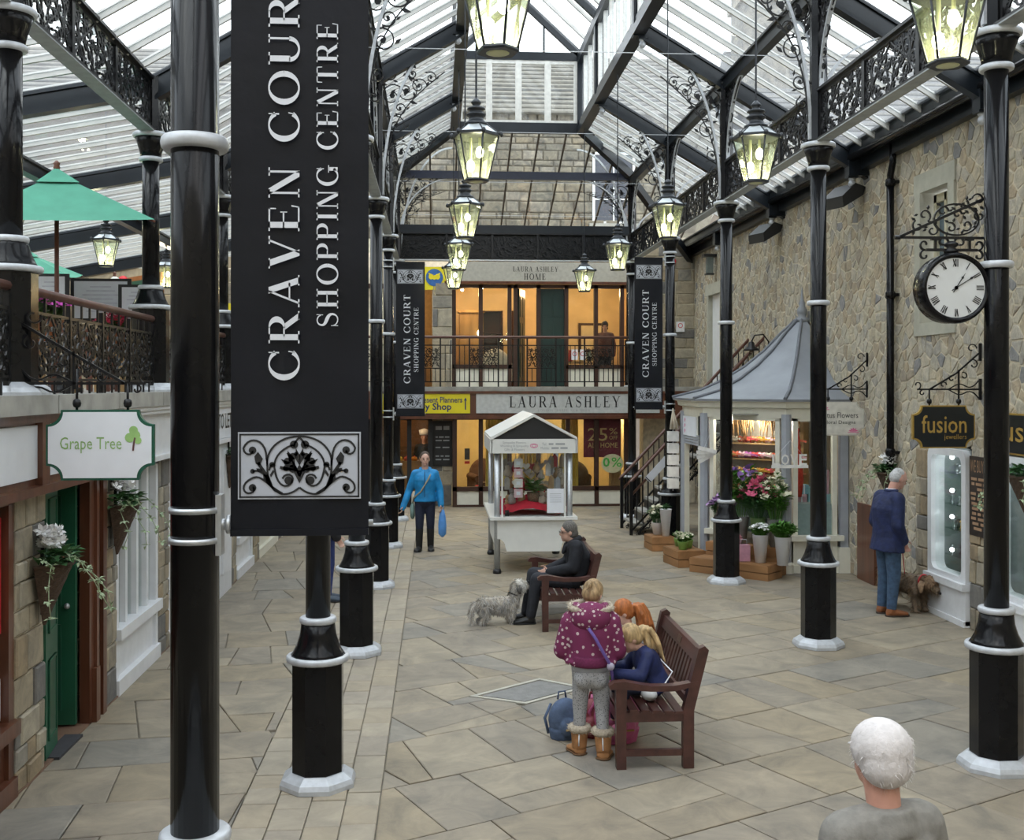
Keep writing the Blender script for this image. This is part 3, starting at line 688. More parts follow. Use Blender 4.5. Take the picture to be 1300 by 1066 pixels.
def glyph(ch):
    """Roman capitals as overlapping flat pieces; returns (width, polygons, ribbons)"""
    T, t, q = .155, .05, .045; P = []; Rb = []
    def stem(x, w=T, y0=0, y1=1): P.append([(x, y0), (x+w, y0), (x+w, y1), (x, y1)])
    def ser(x, w, y, e=.085):
        P.append([(x-e, y), (x+w+e, y), (x+w+e, y+q), (x-e, y+q)])
    def hb(x0, x1, y, h=t): P.append([(x0, y), (x1, y), (x1, y+h), (x0, y+h)])
    def dg(x0, y0, x1, y1, w): P.append([(x0, y0), (x0+w, y0), (x1+w, y1), (x1, y1)])
    def rg(cx, cy, rx, ry, a0, a1, th=T, tn=t, n=26):
        pts = arc(cx, cy, rx, ry, a0, a1, n); ws = [tn+(th-tn)*abs(math.cos(a0+(a1-a0)*i/n))**1.4 for i in range(n+1)]; Rb.append((pts, ws))
    if ch == 'I': stem(.09); ser(.09, T, 0); ser(.09, T, 1-q); return .34, P, Rb
    if ch in 'CG':
        rg(.45, .5, .36, .485, .62, 2*PI-.62); P.append([(.72, .66), (.76, .66), (.76, 1.0), (.735, 1.0)])
        if ch == 'C': P.append([(.735, .16), (.76, .16), (.79, .36), (.76, .36)]); return .84, P, Rb
        stem(.66, T, .02, .44); ser(.66, T, .42, .08); return .92, P, Rb
    if ch == 'O': rg(.46, .5, .37, .485, 0, 2*PI); return .92, P, Rb
    if ch in 'RP':
        stem(.10); ser(.10, T, 0); ser(.10, T*.5, 1-q); rg(.42, .735, .225, .24, -PI/2, PI/2); hb(.2, .45, .475); hb(.2, .45, .95)
        if ch == 'R': dg(.66, 0, .36, .49, .17); ser(.70, .10, 0, .06); return .86, P, Rb
        return .72, P, Rb
    if ch == 'D': stem(.10); ser(.10, T*.5, 0); ser(.10, T*.5, 1-q); rg(.36, .5, .42, .475, -PI/2, PI/2); hb(.2, .38, .0); hb(.2, .38, .95); return .88, P, Rb
    if ch == 'A': dg(.05, 0, .37, 1, .055); dg(.60, 0, .33, 1, .17); hb(.18, .62, .30); ser(.06, .04, 0); ser(.62, .13, 0, .07); return .86, P, Rb
    if ch == 'V': dg(.34, 0, .05, 1, .17); dg(.40, 0, .72, 1, .055); ser(.07, .13, 1-q, .07); ser(.73, .04, 1-q); return .84, P, Rb
    if ch == 'W': dg(.26, 0, .04, 1, .15); dg(.30, 0, .52, 1, .05); dg(.68, 0, .46, 1, .15); dg(.74, 0, 1.0, 1, .05); ser(.06, .13, 1-q, .06); ser(1.01, .04, 1-q, .07); return 1.12, P, Rb
    if ch == 'E': stem(.10); ser(.1, T*.5, 0); ser(.1, T*.5, 1-q); hb(.1, .66, 0); hb(.1, .62, .95); hb(.1, .52, .49); P.extend([[(.63, 0), (.66, 0), (.70, .26), (.66, .26)], [(.59, .76), (.62, .76), (.62, 1), (.59, 1)], [(.50, .40), (.53, .40), (.53, .62), (.50, .62)]]); return .74, P, Rb
    if ch == 'L': stem(.10); ser(.1, T, 1-q); ser(.1, T*.5, 0); hb(.1, .64, 0); P.append([(.60, 0), (.64, 0), (.67, .3), (.63, .3)]); return .70, P, Rb
    if ch == 'T': stem(.30); ser(.30, T, 0); hb(.04, .72, .95); P.extend([[(.04, .74), (.07, .74), (.09, 1), (.04, 1)], [(.69, .74), (.72, .74), (.72, 1), (.67, 1)]]); return .76, P, Rb
    if ch == 'H': stem(.10); stem(.60); hb(.2, .65, .49); [ser(x, T, y) for x in (.1, .6) for y in (0, 1-q)]; return .88, P, Rb
    if ch == 'N': stem(.12, .055); stem(.68, .055); dg(.58, 0, .09, 1, .17); ser(.12, .05, 0); ser(.68, .05, 1-q); ser(.08, .1, 1-q, .06); return .86, P, Rb
    if ch == 'M': stem(.12, .055); stem(.86, T); dg(.46, 0, .10, 1, .16); dg(.50, 0, .86, 1, .05); ser(.12, .05, 0); ser(.86, T, 0); ser(.10, .08, 1-q, .06); ser(.88, .12, 1-q, .06); return 1.12, P, Rb
    if ch == 'K': stem(.10); ser(.1, T, 0); ser(.1, T, 1-q); dg(.22, .40, .66, 1, .05); dg(.66, 0, .32, .58, .17); ser(.67, .04, 1-q); ser(.70, .1, 0, .06); return .86, P, Rb
    if ch == 'Y': stem(.34, T, 0, .5); dg(.34, .42, .04, 1, .17); dg(.43, .44, .72, 1, .055); ser(.34, T, 0); ser(.06, .13, 1-q, .07); ser(.73, .04, 1-q); return .82, P, Rb
    if ch == 'U': stem(.10, T, .3, 1); stem(.68, .055, .3, 1); rg(.43, .33, .275, .315, PI, 2*PI, .12, .06); ser(.1, T, 1-q); ser(.68, .05, 1-q); return .86, P, Rb
    if ch == 'S':
        pts = bez((.53, .80), (.46, 1.06), (.10, 1.02), (.11, .74), 8)+bez((.11, .74), (.12, .50), (.60, .56), (.58, .25), 9)[1:]+bez((.58, .25), (.56, -.06), (.16, -.06), (.09, .22), 8)[1:]
        n = len(pts); ws = [.05+.11*math.exp(-((i/(n-1)-.5)/.17)**2) for i in range(n)]; Rb.append((pts, ws)); P.extend([[(.53, .70), (.56, .70), (.57, 1), (.54, 1)], [(.07, 0), (.10, 0), (.10, .32), (.07, .32)]]); return .68, P, Rb
    return .36, P, Rb
def stxt(name, s, box, fn, parent, m, track=.08, t0=.003):
    x = 0; items = []
    for ch in s:
        w, P, Rb = glyph(ch); items.append((x, P, Rb)); x += w+track
    tot = x-track; a0, a1, b0, b1 = box; sx = (a1-a0)/tot; sy = b1-b0; mb = MB()
    for ox, P, Rb in items:
        if not P and not Rb and mb.v: mb.build(name, m, parent); mb = MB()      # one part per word
        for p in P: mb.add([fn(a0+(ox+a)*sx, b0+b*sy, t0) for a, b in p], [tuple(range(len(p)))])
        for pts, ws in Rb: mb.ribbon(pts, ws, 0, lambda a, b, c, ox=ox: fn(a0+(ox+a)*sx, b0+b*sy, c), t0)
    return mb.build(name, m, parent)

# ================================================================== BANNERS
def ornament(fn, w, h, t0=.004):
    """the printed scroll ornament, mirrored, drawn as flat bands"""
    mb = MB(); sw = h*.034
    def dot(x, y, r, F): mb.prism([(x+r*math.cos(k*PI/5), y+r*math.sin(k*PI/5)) for k in range(10)], t0, F, t0*.99)
    for sg in (1, -1):
        F = lambda a, b, c, sg=sg: fn(sg*a*w, b*h, c)
        L = lambda pts, ww=sw: mb.ribbon([(p[0]*w, p[1]*h) for p in pts], ww, 0, lambda a, b, c: fn(sg*a, b, c), t0)
        G = lambda a, b, c: fn(sg*a*w, b*h, c)
        def D(x, y, r): r *= 1.18; mb.add([fn(sg*(x*w+r*h*math.cos(k*PI/6)), y*h+r*h*math.sin(k*PI/6), t0) for k in range(12)], [tuple(range(12))])
        L(bez((0, .13), (.06, .02), (.12, .0), (.16, .03), 8)+bez((.16, .03), (.30, .14), (.25, .55), (.27, .62), 8)+bez((.27, .62), (.27, .98), (.42, 1.02), (.46, .80), 10)+bez((.46, .80), (.46, .68), (.38, .66), (.385, .76), 6))
        D(.385, .765, .055)
        L(bez((.14, .03), (.26, .16), (.31, .36), (.38, .30), 8)+bez((.38, .30), (.50, .20), (.46, .0), (.40, .04), 8)+bez((.40, .04), (.36, .06), (.37, .15), (.385, .14), 5)); D(.385, .13, .055)
        L(bez((0, 1.0), (.18, 1.0), (.28, .75), (.265, .5), 12))
        L(bez((.0, .98), (.03, .93), (.05, .86), (.04, .83), 5)+bez((.06, .85), (.16, .78), (.23, .6), (.20, .40), 8)+bez((.20, .40), (.18, .14), (.10, .10), (.06, .22), 8)+bez((.06, .22), (.03, .36), (.12, .40), (.14, .28), 6)); D(.09, .25, .06); D(.045, .86, .06)
        L(bez((.26, .30), (.30, .45), (.33, .5), (.34, .56), 5), sw*1.6); mb.add([G(*p, t0) for p in ((.325, .50), (.30, .62), (.34, .74), (.37, .66), (.36, .54))], [(0, 1, 2, 3, 4)])
        L(bez((.27, .30), (.31, .42), (.36, .44), (.385, .40), 5)); D(.385, .41, .035); D(.225, .52, .04); L(bez((.25, .42), (.24, .50), (.22, .56), (.20, .50), 5))
        mb.add([G(*p, t0) for p in ((.20, .06), (.255, .36), (.285, .34), (.27, .2))], [(0, 1, 2, 3)])
        for (x0_, y0_, x1_, y1_, ww) in ((.03, .46, .10, .76, .022), (.03, .44, .155, .62, .022), (.03, .42, .17, .46, .02), (.0, .5, .03, .80, .02), (.235, .30, .215, .44, .018), (.25, .22, .30, .36, .02), (.30, .40, .355, .46, .018)):
            mb.add([G(x0_, y0_, t0), G((x0_+x1_)/2+ww, (y0_+y1_)/2-ww*1.2, t0), G(x1_, y1_, t0), G((x0_+x1_)/2-ww, (y0_+y1_)/2+ww*1.2, t0)], [(0, 1, 2, 3)])
        for (x, y, r) in ((.055, .66, .05), (.10, .58, .05), (.11, .46, .045), (.055, .45, .06), (.03, .70, .03)): D(x, y, r)
        L(bez((0, .32), (.03, .5), (.07, .6), (.10, .72), 6)); L(bez((0, .4), (.05, .44), (.10, .46), (.16, .48), 6)); mb.add([G(*p, t0) for p in ((0, .2), (.045, .38), (0, .52))], [(0, 1, 2)])
    return mb
def banner(label, loc, sgn, top, bot, w, orn_top=True):
    """hangs from a column; sgn=+1 reaches to +X"""
    t = thing('hanging_banner', label, 'banner', loc)
    x0, x1 = (.13, .13+w) if sgn > 0 else (-.13-w, -.13); xm = (x0+x1)/2; rnd = random.Random(int(loc[1]*10))
    m = MB(); nx, nz = 10, 36
    for side in (0, 1):
        vs = []
        for j in range(nz+1):
            for i in range(nx+1):
                x = x0+(x1-x0)*i/nx; z = bot+(top-bot)*j/nz
                d = .008*math.sin(z*2.3)*math.sin(PI*i/nx)+.006*noise.noise(V((x*5, z*3, loc[1])))
                vs.append((x, -.006*(1-2*side)+d, z))
        k = [(j*(nx+1)+i, j*(nx+1)+i+1, (j+1)*(nx+1)+i+1, (j+1)*(nx+1)+i) for j in range(nz) for i in range(nx)]
        m.add(vs, k if side == 0 else [f[::-1] for f in k], True)
    e = MB()
    cloth = m.build('cloth', BLACKCLOTH, t)
    for z in (bot, top): MB().bx(x0, x1, -.02, .015, z-.012, z+.012).build('hem', BLACKCLOTH, t)
    for z in (bot+.03, top-.03):
        a = sgn*.08
        MB().cyl((a, 0, z), (sgn*(.115), 0, z), .022, n=10).cyl((sgn*.115, 0, z), (sgn*.13, 0, z), .035, n=10).tube([(sgn*.12, .012, z), (sgn*.135, .03, z), (sgn*(.13+w+.015), .03, z)], .010, 8).bx(min(a, a+sgn*.02), max(a, a+sgn*.02), -.035, .035, z-.11, z+.11).build('bracket', STEEL, t)
        for dz in (-.055, .055): q = MB(); q.lathe([(.092, z+dz-.01), (.094, z+dz-.01), (.094, z+dz+.01), (.092, z+dz+.01)], 20); q.build('strap', STEEL, t)
    fnb = lambda a, b, c: (xm+a, -.018-c, b)
    H = top-bot; s_ = w/.5
    for zc in ([bot+.245*s_] if not orn_top else [bot+.245*s_, top-.245*s_]):
        pw, ph = .445*s_, .245*s_
        o = MB().bx(xm-pw/2, xm+pw/2, -.017, -.012, zc-ph/2, zc+ph/2).build('ornament_panel', mat('silver_print', (.42, .44, .49), .45, 0, .05, 4), t)
        f2 = lambda a, b, c, zc=zc: (xm+a, -.015-c, zc+b)
        fr = MB(); k = .435*s_/2; kk = .234*s_/2
        for (a, b, c, d) in ((-k, k, kk-.006, kk), (-k, k, -kk, -kk+.006), (-k, -k+.006, -kk, kk), (k-.006, k, -kk, kk)): fr.add([f2(a, c, .004), f2(b, c, .004), f2(b, d, .004), f2(a, d, .004)], [(0, 1, 2, 3)])
        fr.build('ornament_border', PRINTK, o)
        ornament(lambda a, b, c, zc=zc: (xm+a, -.015-c, zc-.108*s_+b), .44*s_, .215*s_, .005).build('ornament', PRINTK, o)
    stxt('lettering', 'CRAVEN COURT', (bot+.555, bot+2.09, 0, .112), lambda a, b, c: (xm-b, -.016-c, a), t, PRINTW, .13)
    stxt('lettering', 'SHOPPING CENTRE', (bot+.75, bot+1.87, 0, .078), lambda a, b, c: (xm+.14-b, -.016-c, a), t, PRINTW, .13)
    return t
banner('large black vertical banner hung on the nearest thick column', (-.88, 4.1, 0), 1, 4.92, 2.26, .50)
banner('small far black banner hanging on the left, beside the yellow sign', (XL, ROW[4], 0), 1, 4.92, 2.27, .50)
banner('small far black banner hanging on the right, above the stairs', (XR, ROW[4], 0), -1, 5.03, 2.38, .50)

# ================================================================== LANTERN LAMPS
BULB = glow('lamp_bulb', (1.0, .93, .70), 28)
LGL = glass_mat('lantern_glass', (.90, .95, .84), .12, .06, (.8, .9, .55))
LDARK = mat('lantern_iron', (.030, .034, .040), .35, .3, .2, 20)
LYEL = mat('lantern_enamel', (.62, .64, .38), .4, 0, .08, 10)
def lantern():
    t = thing('hanging_lantern', 'hanging lantern', 'lantern')
    n = 6; rot = PI/6; rt, rb, h = .205, .105, .39          # origin: underside of the lamp
    cor = lambda r, k: V((r*math.cos(rot+2*PI*k/n), r*math.sin(rot+2*PI*k/n), 0))
    for k in range(n):
        a, b, c, d = cor(rb, k), cor(rb, k+1), cor(rt, k+1)+V((0, 0, h)), cor(rt, k)+V((0, 0, h))
        MB().add([a, b, c, d], [(0, 1, 2, 3)]).build('pane', LGL, t)
        MB().tube([a, d], .008, 5).build('corner_bar', LDARK, t)
        e, f = cor(.215, k)+V((0, 0, h+.01)), cor(.215, k+1)+V((0, 0, h+.01)); g, i = cor(.09, k+1)+V((0, 0, h+.105)), cor(.09, k)+V((0, 0, h+.105))
        MB().add([e, f, g, i], [(0, 1, 2, 3)]).build('roof_pane', mat('lantern_roof_glass', (.52, .56, .58), .2, .2, .1, 6), t)
        MB().tube([e, i], .007, 5).build('roof_bar', LDARK, t)
        p = cor(.222, k); MB().ell(p+V((0, 0, h+.01)), (.022, .022, .028), 8, 6).build('corner_knob', LDARK, t)
    MB().lathe([(.112, -.012), (.118, 0), (.112, .012), (.09, .012), (.09, -.012)], 6, rot=rot, smooth=False).build('base_ring', LDARK, t)
    MB().lathe([(.05, -.016), (.065, -.012), (.05, -.006)], 12).build('base_boss', LYEL, t)
    MB().lathe([(.205, h-.012), (.222, h-.005), (.222, h+.018), (.205, h+.022)], 6, rot=rot, smooth=False).build('eaves_ring', LDARK, t)
    MB().lathe([(.19, h-.01), (.10, h+.055), (.04, h+.075)], 6, rot=rot, smooth=False).build('reflector', LYEL, t)
    MB().lathe([(.105, h+.095), (.108, h+.11), (.085, h+.125), (.07, h+.14), (.062, h+.165), (.085, h+.18), (.09, h+.19), (.075, h+.20), (.06, h+.205), (.062, h+.225), (.082, h+.235), (.078, h+.25), (.04, h+.26), (.03, h+.275), (.045, h+.29), (.047, h+.30), (.03, h+.32), (.012, h+.34)], 14).build('crown', LDARK, t)
    for (x, y, z) in ((.03, -.01, .25), (-.045, .02, .13)): MB().ell((x, y, z), (.034, .034, .05), 12, 8).build('bulb', BULB, t)
    for (x, y) in ((.03, -.01), (-.045, .02)): MB().cyl((x, y, .28 if x > 0 else .17), (x, y, h+.06), .012, n=6).build('lamp_holder', LYEL, t)
    l = bpy.data.lights.new('lamp_light', 'POINT'); l.energy = 9; l.color = (1, .9, .65); l.shadow_soft_size = .05
    lo = bpy.data.objects.new('lamp_light', l); COL.objects.link(lo); lo.parent = t; lo.location = (0, 0, .04)
    return t
LAMP = lantern()
LH_ = 4.60
spots = [(.33, 5.94, LH_, 7.72, 'lantern nearest the camera, hanging at the top centre of the picture'), (.35, 9.72, LH_, 7.72, 'large lantern in the centre column of lamps, second from the camera'),
         (.35, 13.5, LH_, 7.72, 'third lantern down the left string, partly below a bigger one'), (.35, 17.28, LH_, 7.72, 'fourth lantern down the left string'), (.33, 21.06, LH_+.04, 7.72, 'smallest farthest lantern of the left string, beside the upper shop sign'),
         (2.86, 6.0, LH_, 7.72, 'lantern cut off at the top right, beside the nearest right column'), (2.86, 9.72, LH_+.02, 7.72, 'lantern of the right string before the lattice girder, second from the camera'), (2.86, 13.5, LH_+.02, 7.72, 'third lantern of the right string, beside the stone wall'),
         (2.86, 17.28, LH_+.02, 7.72, 'fourth lantern of the right string, above the far right banner'), (2.84, 21.06, LH_, 7.72, 'farthest small lantern of the right string, over the upper green door'),
         (-5.05, 13.5, 4.62, 5.4, 'gallery lantern at the left edge under the green parasol rim'), (-5.05, 17.28, 4.62, 5.4, 'gallery lantern hanging in front of the tea room sign'), (-5.05, 21.06, 4.62, 5.4, 'gallery lantern next to the thick near column')]
for i, (x, y, z, zt, lb) in enumerate(spots):
    o = LAMP if i == 0 else dup(LAMP, (x, y, z), .3*i)
    o.location = (x, y, z); o['label'] = 'black six-sided '+lb; o['group'] = 'hanging lanterns'; o.rotation_euler = (0, 0, .26 if i < 5 else .12)
    MB().cyl((0, 0, .72), (0, 0, zt-z), .009, n=8).build('hanging_rod', LDARK, o)
# ================================================================== LEFT SHOP FRONTS (wall x = XS)
wls = struct('wall_shops', 'row of shop fronts under the left gallery')
pm = MB()
def pier(y0, y1, z1=2.07):
    MB().bx(XS-.35, XS-.03, y0+.01, y1-.01, 0, z1).build('mortar', MORTAR, wls)
    slabs(courses(y0, y1, 0, z1, (.14, .30), (.16, .42), R), YZ(XS-.03, 1), 'pier_stone', ASH, wls, .006, .03, R, .012, 300)
    slabs(courses(XS-.33, XS-.03, 0, z1, (.14, .30), (.14, .3), R), XZ(y0+.01), 'pier_stone', ASH, wls, .006, .02, R, .012, 300)
for a, b in ((7.72, 8.30), (9.70, 10.12), (11.62, 12.05), (15.55, 16.05), (17.5, 18.05), (20.1, 20.6)): pier(a, b)
# interiors behind
MB().bx(-6.4, -6.3, 4, 25, 0, 2.5).bx(-6.4, XS-.4, 9.68, 9.72, 0, 2.5).bx(-6.4, XS-.4, 4, 4.05, 0, 2.5).bx(-6.4, XS-.4, 25, 25.05, 0, 2.5).build('shop_partition', mat('shop_inner_wall', (.30, .24, .17), .8), wls)
MB().bx(-6.4, XS, 4, 25, -.02, .012).build('shop_floor', mat('shop_floor', (.20, .12, .08), .5, 0, .2, 4), wls)
def shopwin(y0, y1, z0, z1, frame, n=2, sill=.55, name='window_front', x=XS):
    """timber window with stall riser, n lights"""
    w = struct('window_%d' % shopwin.k, 'shop window in a painted timber frame'); shopwin.k += 1
    m = MB(); m.bx(x-.14, x-.02, y0, y0+.09, 0, z1).bx(x-.14, x-.02, y1-.09, y1, 0, z1).bx(x-.14, x-.02, y0, y1, z1-.08, z1).bx(x-.14, x+.03, y0, y1, sill-.05, sill+.05).bx(x-.14, x+.01, y0, y1, 0, .14)
    for i in range(1, n): yy = y0+(y1-y0)*i/n; m.bx(x-.12, x-.03, yy-.035, yy+.035, sill, z1)
    m.build('frame', frame, w); MB().bx(x-.12, x-.05, y0+.05, y1-.05, .1, sill).build('riser_panel', frame, w)
    for i in range(n):
        a, b = y0+(y1-y0)*i/n, y0+(y1-y0)*(i+1)/n; MB().bx(x-.09, x-.08, a+.04, b-.04, sill+.04, z1-.06).build('pane', GLASS, w)
    return w
shopwin.k = 1
shopwin(10.12, 11.62, .55, 2.07, WHITE, 4)
shopwin(12.05, 14.0, .55, 2.07, WHITE, 4)
shopwin(16.05, 17.5, .55, 2.07, WHITE, 4)
shopwin(18.05, 20.1, .55, 2.07, CREAM, 3)
shopwin(20.6, 25.0, .55, 2.07, CREAM, 5)
wn_ = shopwin(4.3, 7.72, .55, 2.07, WOOD, 2, .48)
# white blinds just inside the white windows
for a, b in ((10.2, 11.55), (12.1, 13.9), (16.1, 17.45)): MB().bx(XS-.35, XS-.33, a, b, .5, 2.05).build('window_backing', mat('window_backing', (.42, .43, .46), .7), wls)
MB().bx(XS-.12, XS-.02, 14.0, 14.5, 0, 2.07).build('door_post', WOOD, wls); MB().bx(XS-.12, XS+.02, 14.55, 15.5, 0, 2.07).bx(XS, XS+.05, 14.75, 15.3, .3, 1.95).build('white_post', WHITE, wls)
# poster in the near window
pst = thing('sale_poster', 'red and white sale poster inside the mahogany shop window', 'poster', (XS-.07, 7.06, 1.55))
MB().bx(0, .004, -.5, .56, -.42, .36).build('sheet', mat('red_print', (.55, .02, .03), .5, 0, .05, 4), pst)
for i_, ch_ in enumerate('EYK'): txt('lettering', ch_, (.30, .50, .12-.25*i_, .31-.25*i_), YZ(.005, 1), pst, PRINTW, .03)
MB().bx(0, .004, -.1, .55, -1.0, -.72).build('notice', PAPER, pst)
# open green door and dark doorway
d1 = struct('door_1', 'green panelled shop doors standing open')
def leafdoor(y0, y1, x0, x1, parent):
    m = MB(); m.bx(x0, x1, y0, y1, .03, 2.03); o = m.build('door_leaf', GREEN, parent); return o
# near leaf, hinged at the near pier and folded back almost parallel to the shop front
M = TR(XS-.02, 8.34, 0) @ RZ(math.radians(8))
q = MB(M); q.bx(-.05, 0, 0, .44, .03, 2.03); lf = q.build('door_leaf', GREEN, d1)
for (z0, z1) in ((.15, .75), (.95, 1.35), (1.45, 1.95)):
    MB(M).bx(-.004, .006, .08, .36, z0, z1).build('panel', mat('green_panel_moulding', (.012, .075, .042), .3), lf)
    MB(M).bx(0, .014, .08, .10, z0, z1).bx(0, .014, .34, .36, z0, z1).bx(0, .014, .08, .36, z0, z0+.02).bx(0, .014, .08, .36, z1-.02, z1).build('moulding', GREEN, lf)
q = MB().bx(XS-.80, XS-.09, 9.22, 9.27, .03, 2.03); lf2 = q.build('door_leaf', GREEN, d1)
for (z0, z1) in ((.15, .85), (1.0, 1.9)): MB().bx(XS-.70, XS-.2, 9.205, 9.22, z0, z1).build('panel', MATS['green_panel_moulding'], lf2)
MB().ell((XS-.15, 9.20, 1.0), .025, 8, 6).build('knob', STEEL, lf2)
MB().bx(XS-.08, XS, 9.30, 9.68, 0, 2.07).bx(XS-.08, XS+.04, 9.36, 9.46, 0, .45).bx(XS-.08, XS+.025, 9.42, 9.48, 0, 2.07).bx(XS-.08, XS+.03, 9.58, 9.68, 0, 2.07).build('door_jamb', WOOD, d1)
MB().bx(XS-.1, XS+.04, 8.45, 9.0, 0, .02).build('threshold', mat('door_mat', (.04, .04, .045), .9), d1)
MB().bx(XS-.15, XS+.02, 8.3, 9.2, 2.03, 2.07).build('door_head', WOOD, d1)
rs = MB().prism([(8.55, 1.35), (8.72, 1.45), (8.72, 1.6)], .004, YZ(XS-.02, 1)).build('sticker', MATS['red_print'], d1)
# fascia
fa = struct('trim_1', 'fascia boards above the left shops')
MB().bx(XS-.12, XS+.06, 4, 9.72, 2.07, 2.60).build('fascia_board', WOOD, fa)
for a, b in ((4.4, 7.9), (8.05, 9.62)): MB().bx(XS+.06, XS+.075, a, b, 2.15, 2.52).build('fascia_panel', WHITE2, fa)
MB().bx(XS+.03, XS+.13, 4, 9.72, 2.04, 2.10).bx(XS+.03, XS+.12, 4, 9.72, 2.54, 2.60).bx(XS+.06, XS+.11, 7.9, 8.05, 2.1, 2.55).build('fascia_moulding', WOOD, fa)
MB().bx(XS-.12, XS+.06, 9.72, 25.1, 2.07, 2.60).build('fascia_board', WHITE, fa)
MB().bx(XS+.03, XS+.12, 9.72, 25.1, 2.05, 2.10).bx(XS+.03, XS+.13, 9.72, 25.1, 2.52, 2.56).bx(XS+.03, XS+.16, 9.72, 25.1, 2.56, 2.60).build('fascia_moulding', WHITE, fa)
tl = thing('letting_board', 'white letting board with a red logo on the left fascia', 'sign', (XS+.07, 14.85, 2.33))
MB().bx(0, .015, -.75, .72, -.22, .22).build('board', WHITE2, tl); txt('lettering', 'TO LET', (-.65, .28, -.1, .1), YZ(.016, 1), tl, PRINTK, .01)
for i, c in enumerate(((.35, .10, .03), (.45, .02, .03), (.2, .02, .03), (.5, .06, .05))): MB().bx(.016, .019, .4, .62, -.16+i*.08, -.09+i*.08).build('logo_block', mat('logo%d' % i, c, .5), tl)

# ================================================================== WALL BASKETS OF CYCLAMEN
WICK = mat('wicker', (.075, .045, .028), .8, 0, .45, 40, .9, 0, 60, (1, 1, 6))
LEAFM = mat('leaf_green', (.045, .13, .04), .5, 0, .4, 25)
LEAFV = mat('variegated_leaf', (.32, .40, .24), .5, 0, .4, 60)
PETW = mat('white_petal', (.85, .84, .84), .6, 0, .06, 30)
def petals(mb, c, r, n, rnd, tilt=.6, w=.5):
    c = V(c); up = V((rnd.gauss(0, tilt), rnd.gauss(0, tilt), 1)).normalized(); a = up.orthogonal().normalized(); b = up.cross(a); o = rnd.random()*6
    for k in range(n):
        an = o+2*PI*k/n; d = a*math.cos(an)+b*math.sin(an); s_ = up.cross(d)
        mb.add([c, c+d*r*.6+s_*r*w*.6+up*r*.25, c+d*r+up*r*.45, c+d*r*.6-s_*r*w*.6+up*r*.25], [(0, 1, 2, 3)])
def leafs(mb, c, d, L, w, rnd):
    c = V(c); d = V(d).normalized(); s_ = d.cross(V((0, 0, 1))); s_ = s_.normalized() if s_.length > .01 else V((1, 0, 0)); u = s_.cross(d)
    mb.add([c, c+d*L*.5+s_*w+u*w*.3, c+d*L-u*L*.12, c+d*L*.5-s_*w+u*w*.3], [(0, 1, 2), (0, 2, 3)])
def cone_basket(label, loc, out, seed, flower=True):
    """half-cone wicker wall pocket; out = unit vector away from the wall"""
    t = thing('wall_basket', label, 'basket', loc); rnd = random.Random(seed); ox, oy = out; ax = math.atan2(oy, ox)
    m = MB(); n = 12; rows = 11; vs = []
    for j in range(rows+1):
        f = j/rows; r = .012+.15*f
        for i in range(n+1):
            a = ax-PI/2+PI*i/n; rr = r*(1+.04*((i+j) % 2)); vs.append((rr*math.cos(a), rr*math.sin(a), -.36+.36*f))
    m.add(vs, [(j*(n+1)+i, j*(n+1)+i+1, (j+1)*(n+1)+i+1, (j+1)*(n+1)+i) for j in range(rows) for i in range(n)]); m.build('basket', WICK, t)
    MB().tube([(.165*math.cos(ax-PI/2+PI*i/10), .165*math.sin(ax-PI/2+PI*i/10), 0) for i in range(11)], .012, 6).build('rim', WICK, t)
    p = V((-oy, ox, 0)); MB().add([p*.15, -p*.15, V((0, 0, -.36))], [(0, 1, 2)]).build('back', WICK, t)
    MB().add([V((.15*math.cos(ax-PI/2+PI*i/10), .15*math.sin(ax-PI/2+PI*i/10), -.02)) for i in range(11)], [tuple(range(11))]).build('soil', DARK, t)
    m = MB()
    for k in range(70):
        a = ax+rnd.uniform(-1.5, 1.5); r = rnd.uniform(.02, .17); leafs(m, (r*math.cos(a), r*math.sin(a), rnd.uniform(0, .08)), (math.cos(a)+rnd.gauss(0, .4), math.sin(a)+rnd.gauss(0, .4), rnd.uniform(-.2, .8)), .075, .028, rnd)
    tag(m.build('foliage', LEAFM, t), kind='stuff')
    if flower:
        m = MB()
        for k in range(60): a = ax+rnd.uniform(-1.4, 1.4); r = rnd.uniform(0, .11); petals(m, (r*math.cos(a), r*math.sin(a), rnd.uniform(.09, .2)), .046, 5, rnd)
        tag(m.build('blossoms', PETW, t), kind='stuff')
    m = MB()
    for q in range(4):
        a = ax+rnd.uniform(-1.2, 1.2); pts = [(math.cos(a)*(.12+.05*i)+rnd.gauss(0, .012), math.sin(a)*(.12+.05*i)+rnd.gauss(0, .012), .05-.012*i*i*.7) for i in range(7)]
        m.tube(pts, .003, 4)
        for pnt in pts[1:]:
            for z in range(4): leafs(m, pnt, (rnd.gauss(0, 1), rnd.gauss(0, 1), rnd.gauss(0, .5)), .04, .014, rnd)
    tag(m.build('trailing_ivy', LEAFV, t), kind='stuff')
    MB().bx(-.01, .01, -.01, .01, -.3, .16, TR(-ox*.005, -oy*.005, 0)).build('hanger', IRON2, t); t.scale = (1.22,)*3
    return t
cone_basket('wicker cone basket of white cyclamen beside the open green door', (XS+.04, 8.12, 1.52), (1, 0), 2)
cone_basket('wicker cone basket of white cyclamen on the pier by the white window', (XS+.04, 9.92, 1.75), (1, 0), 5)
cone_basket('far wicker basket of trailing ivy on the left piers', (XS+.06, 15.1, 1.85), (1, 0), 9, False)
cone_basket('dark wicker basket of white flowers on the right wall, behind the standing man', (XW-.05, 14.42, 1.62), (-1, 0), 12)
cone_basket('green trailing wall basket at the right edge behind the near column', (XW-.05, 11.0, 1.85), (-1, 0), 15, False)

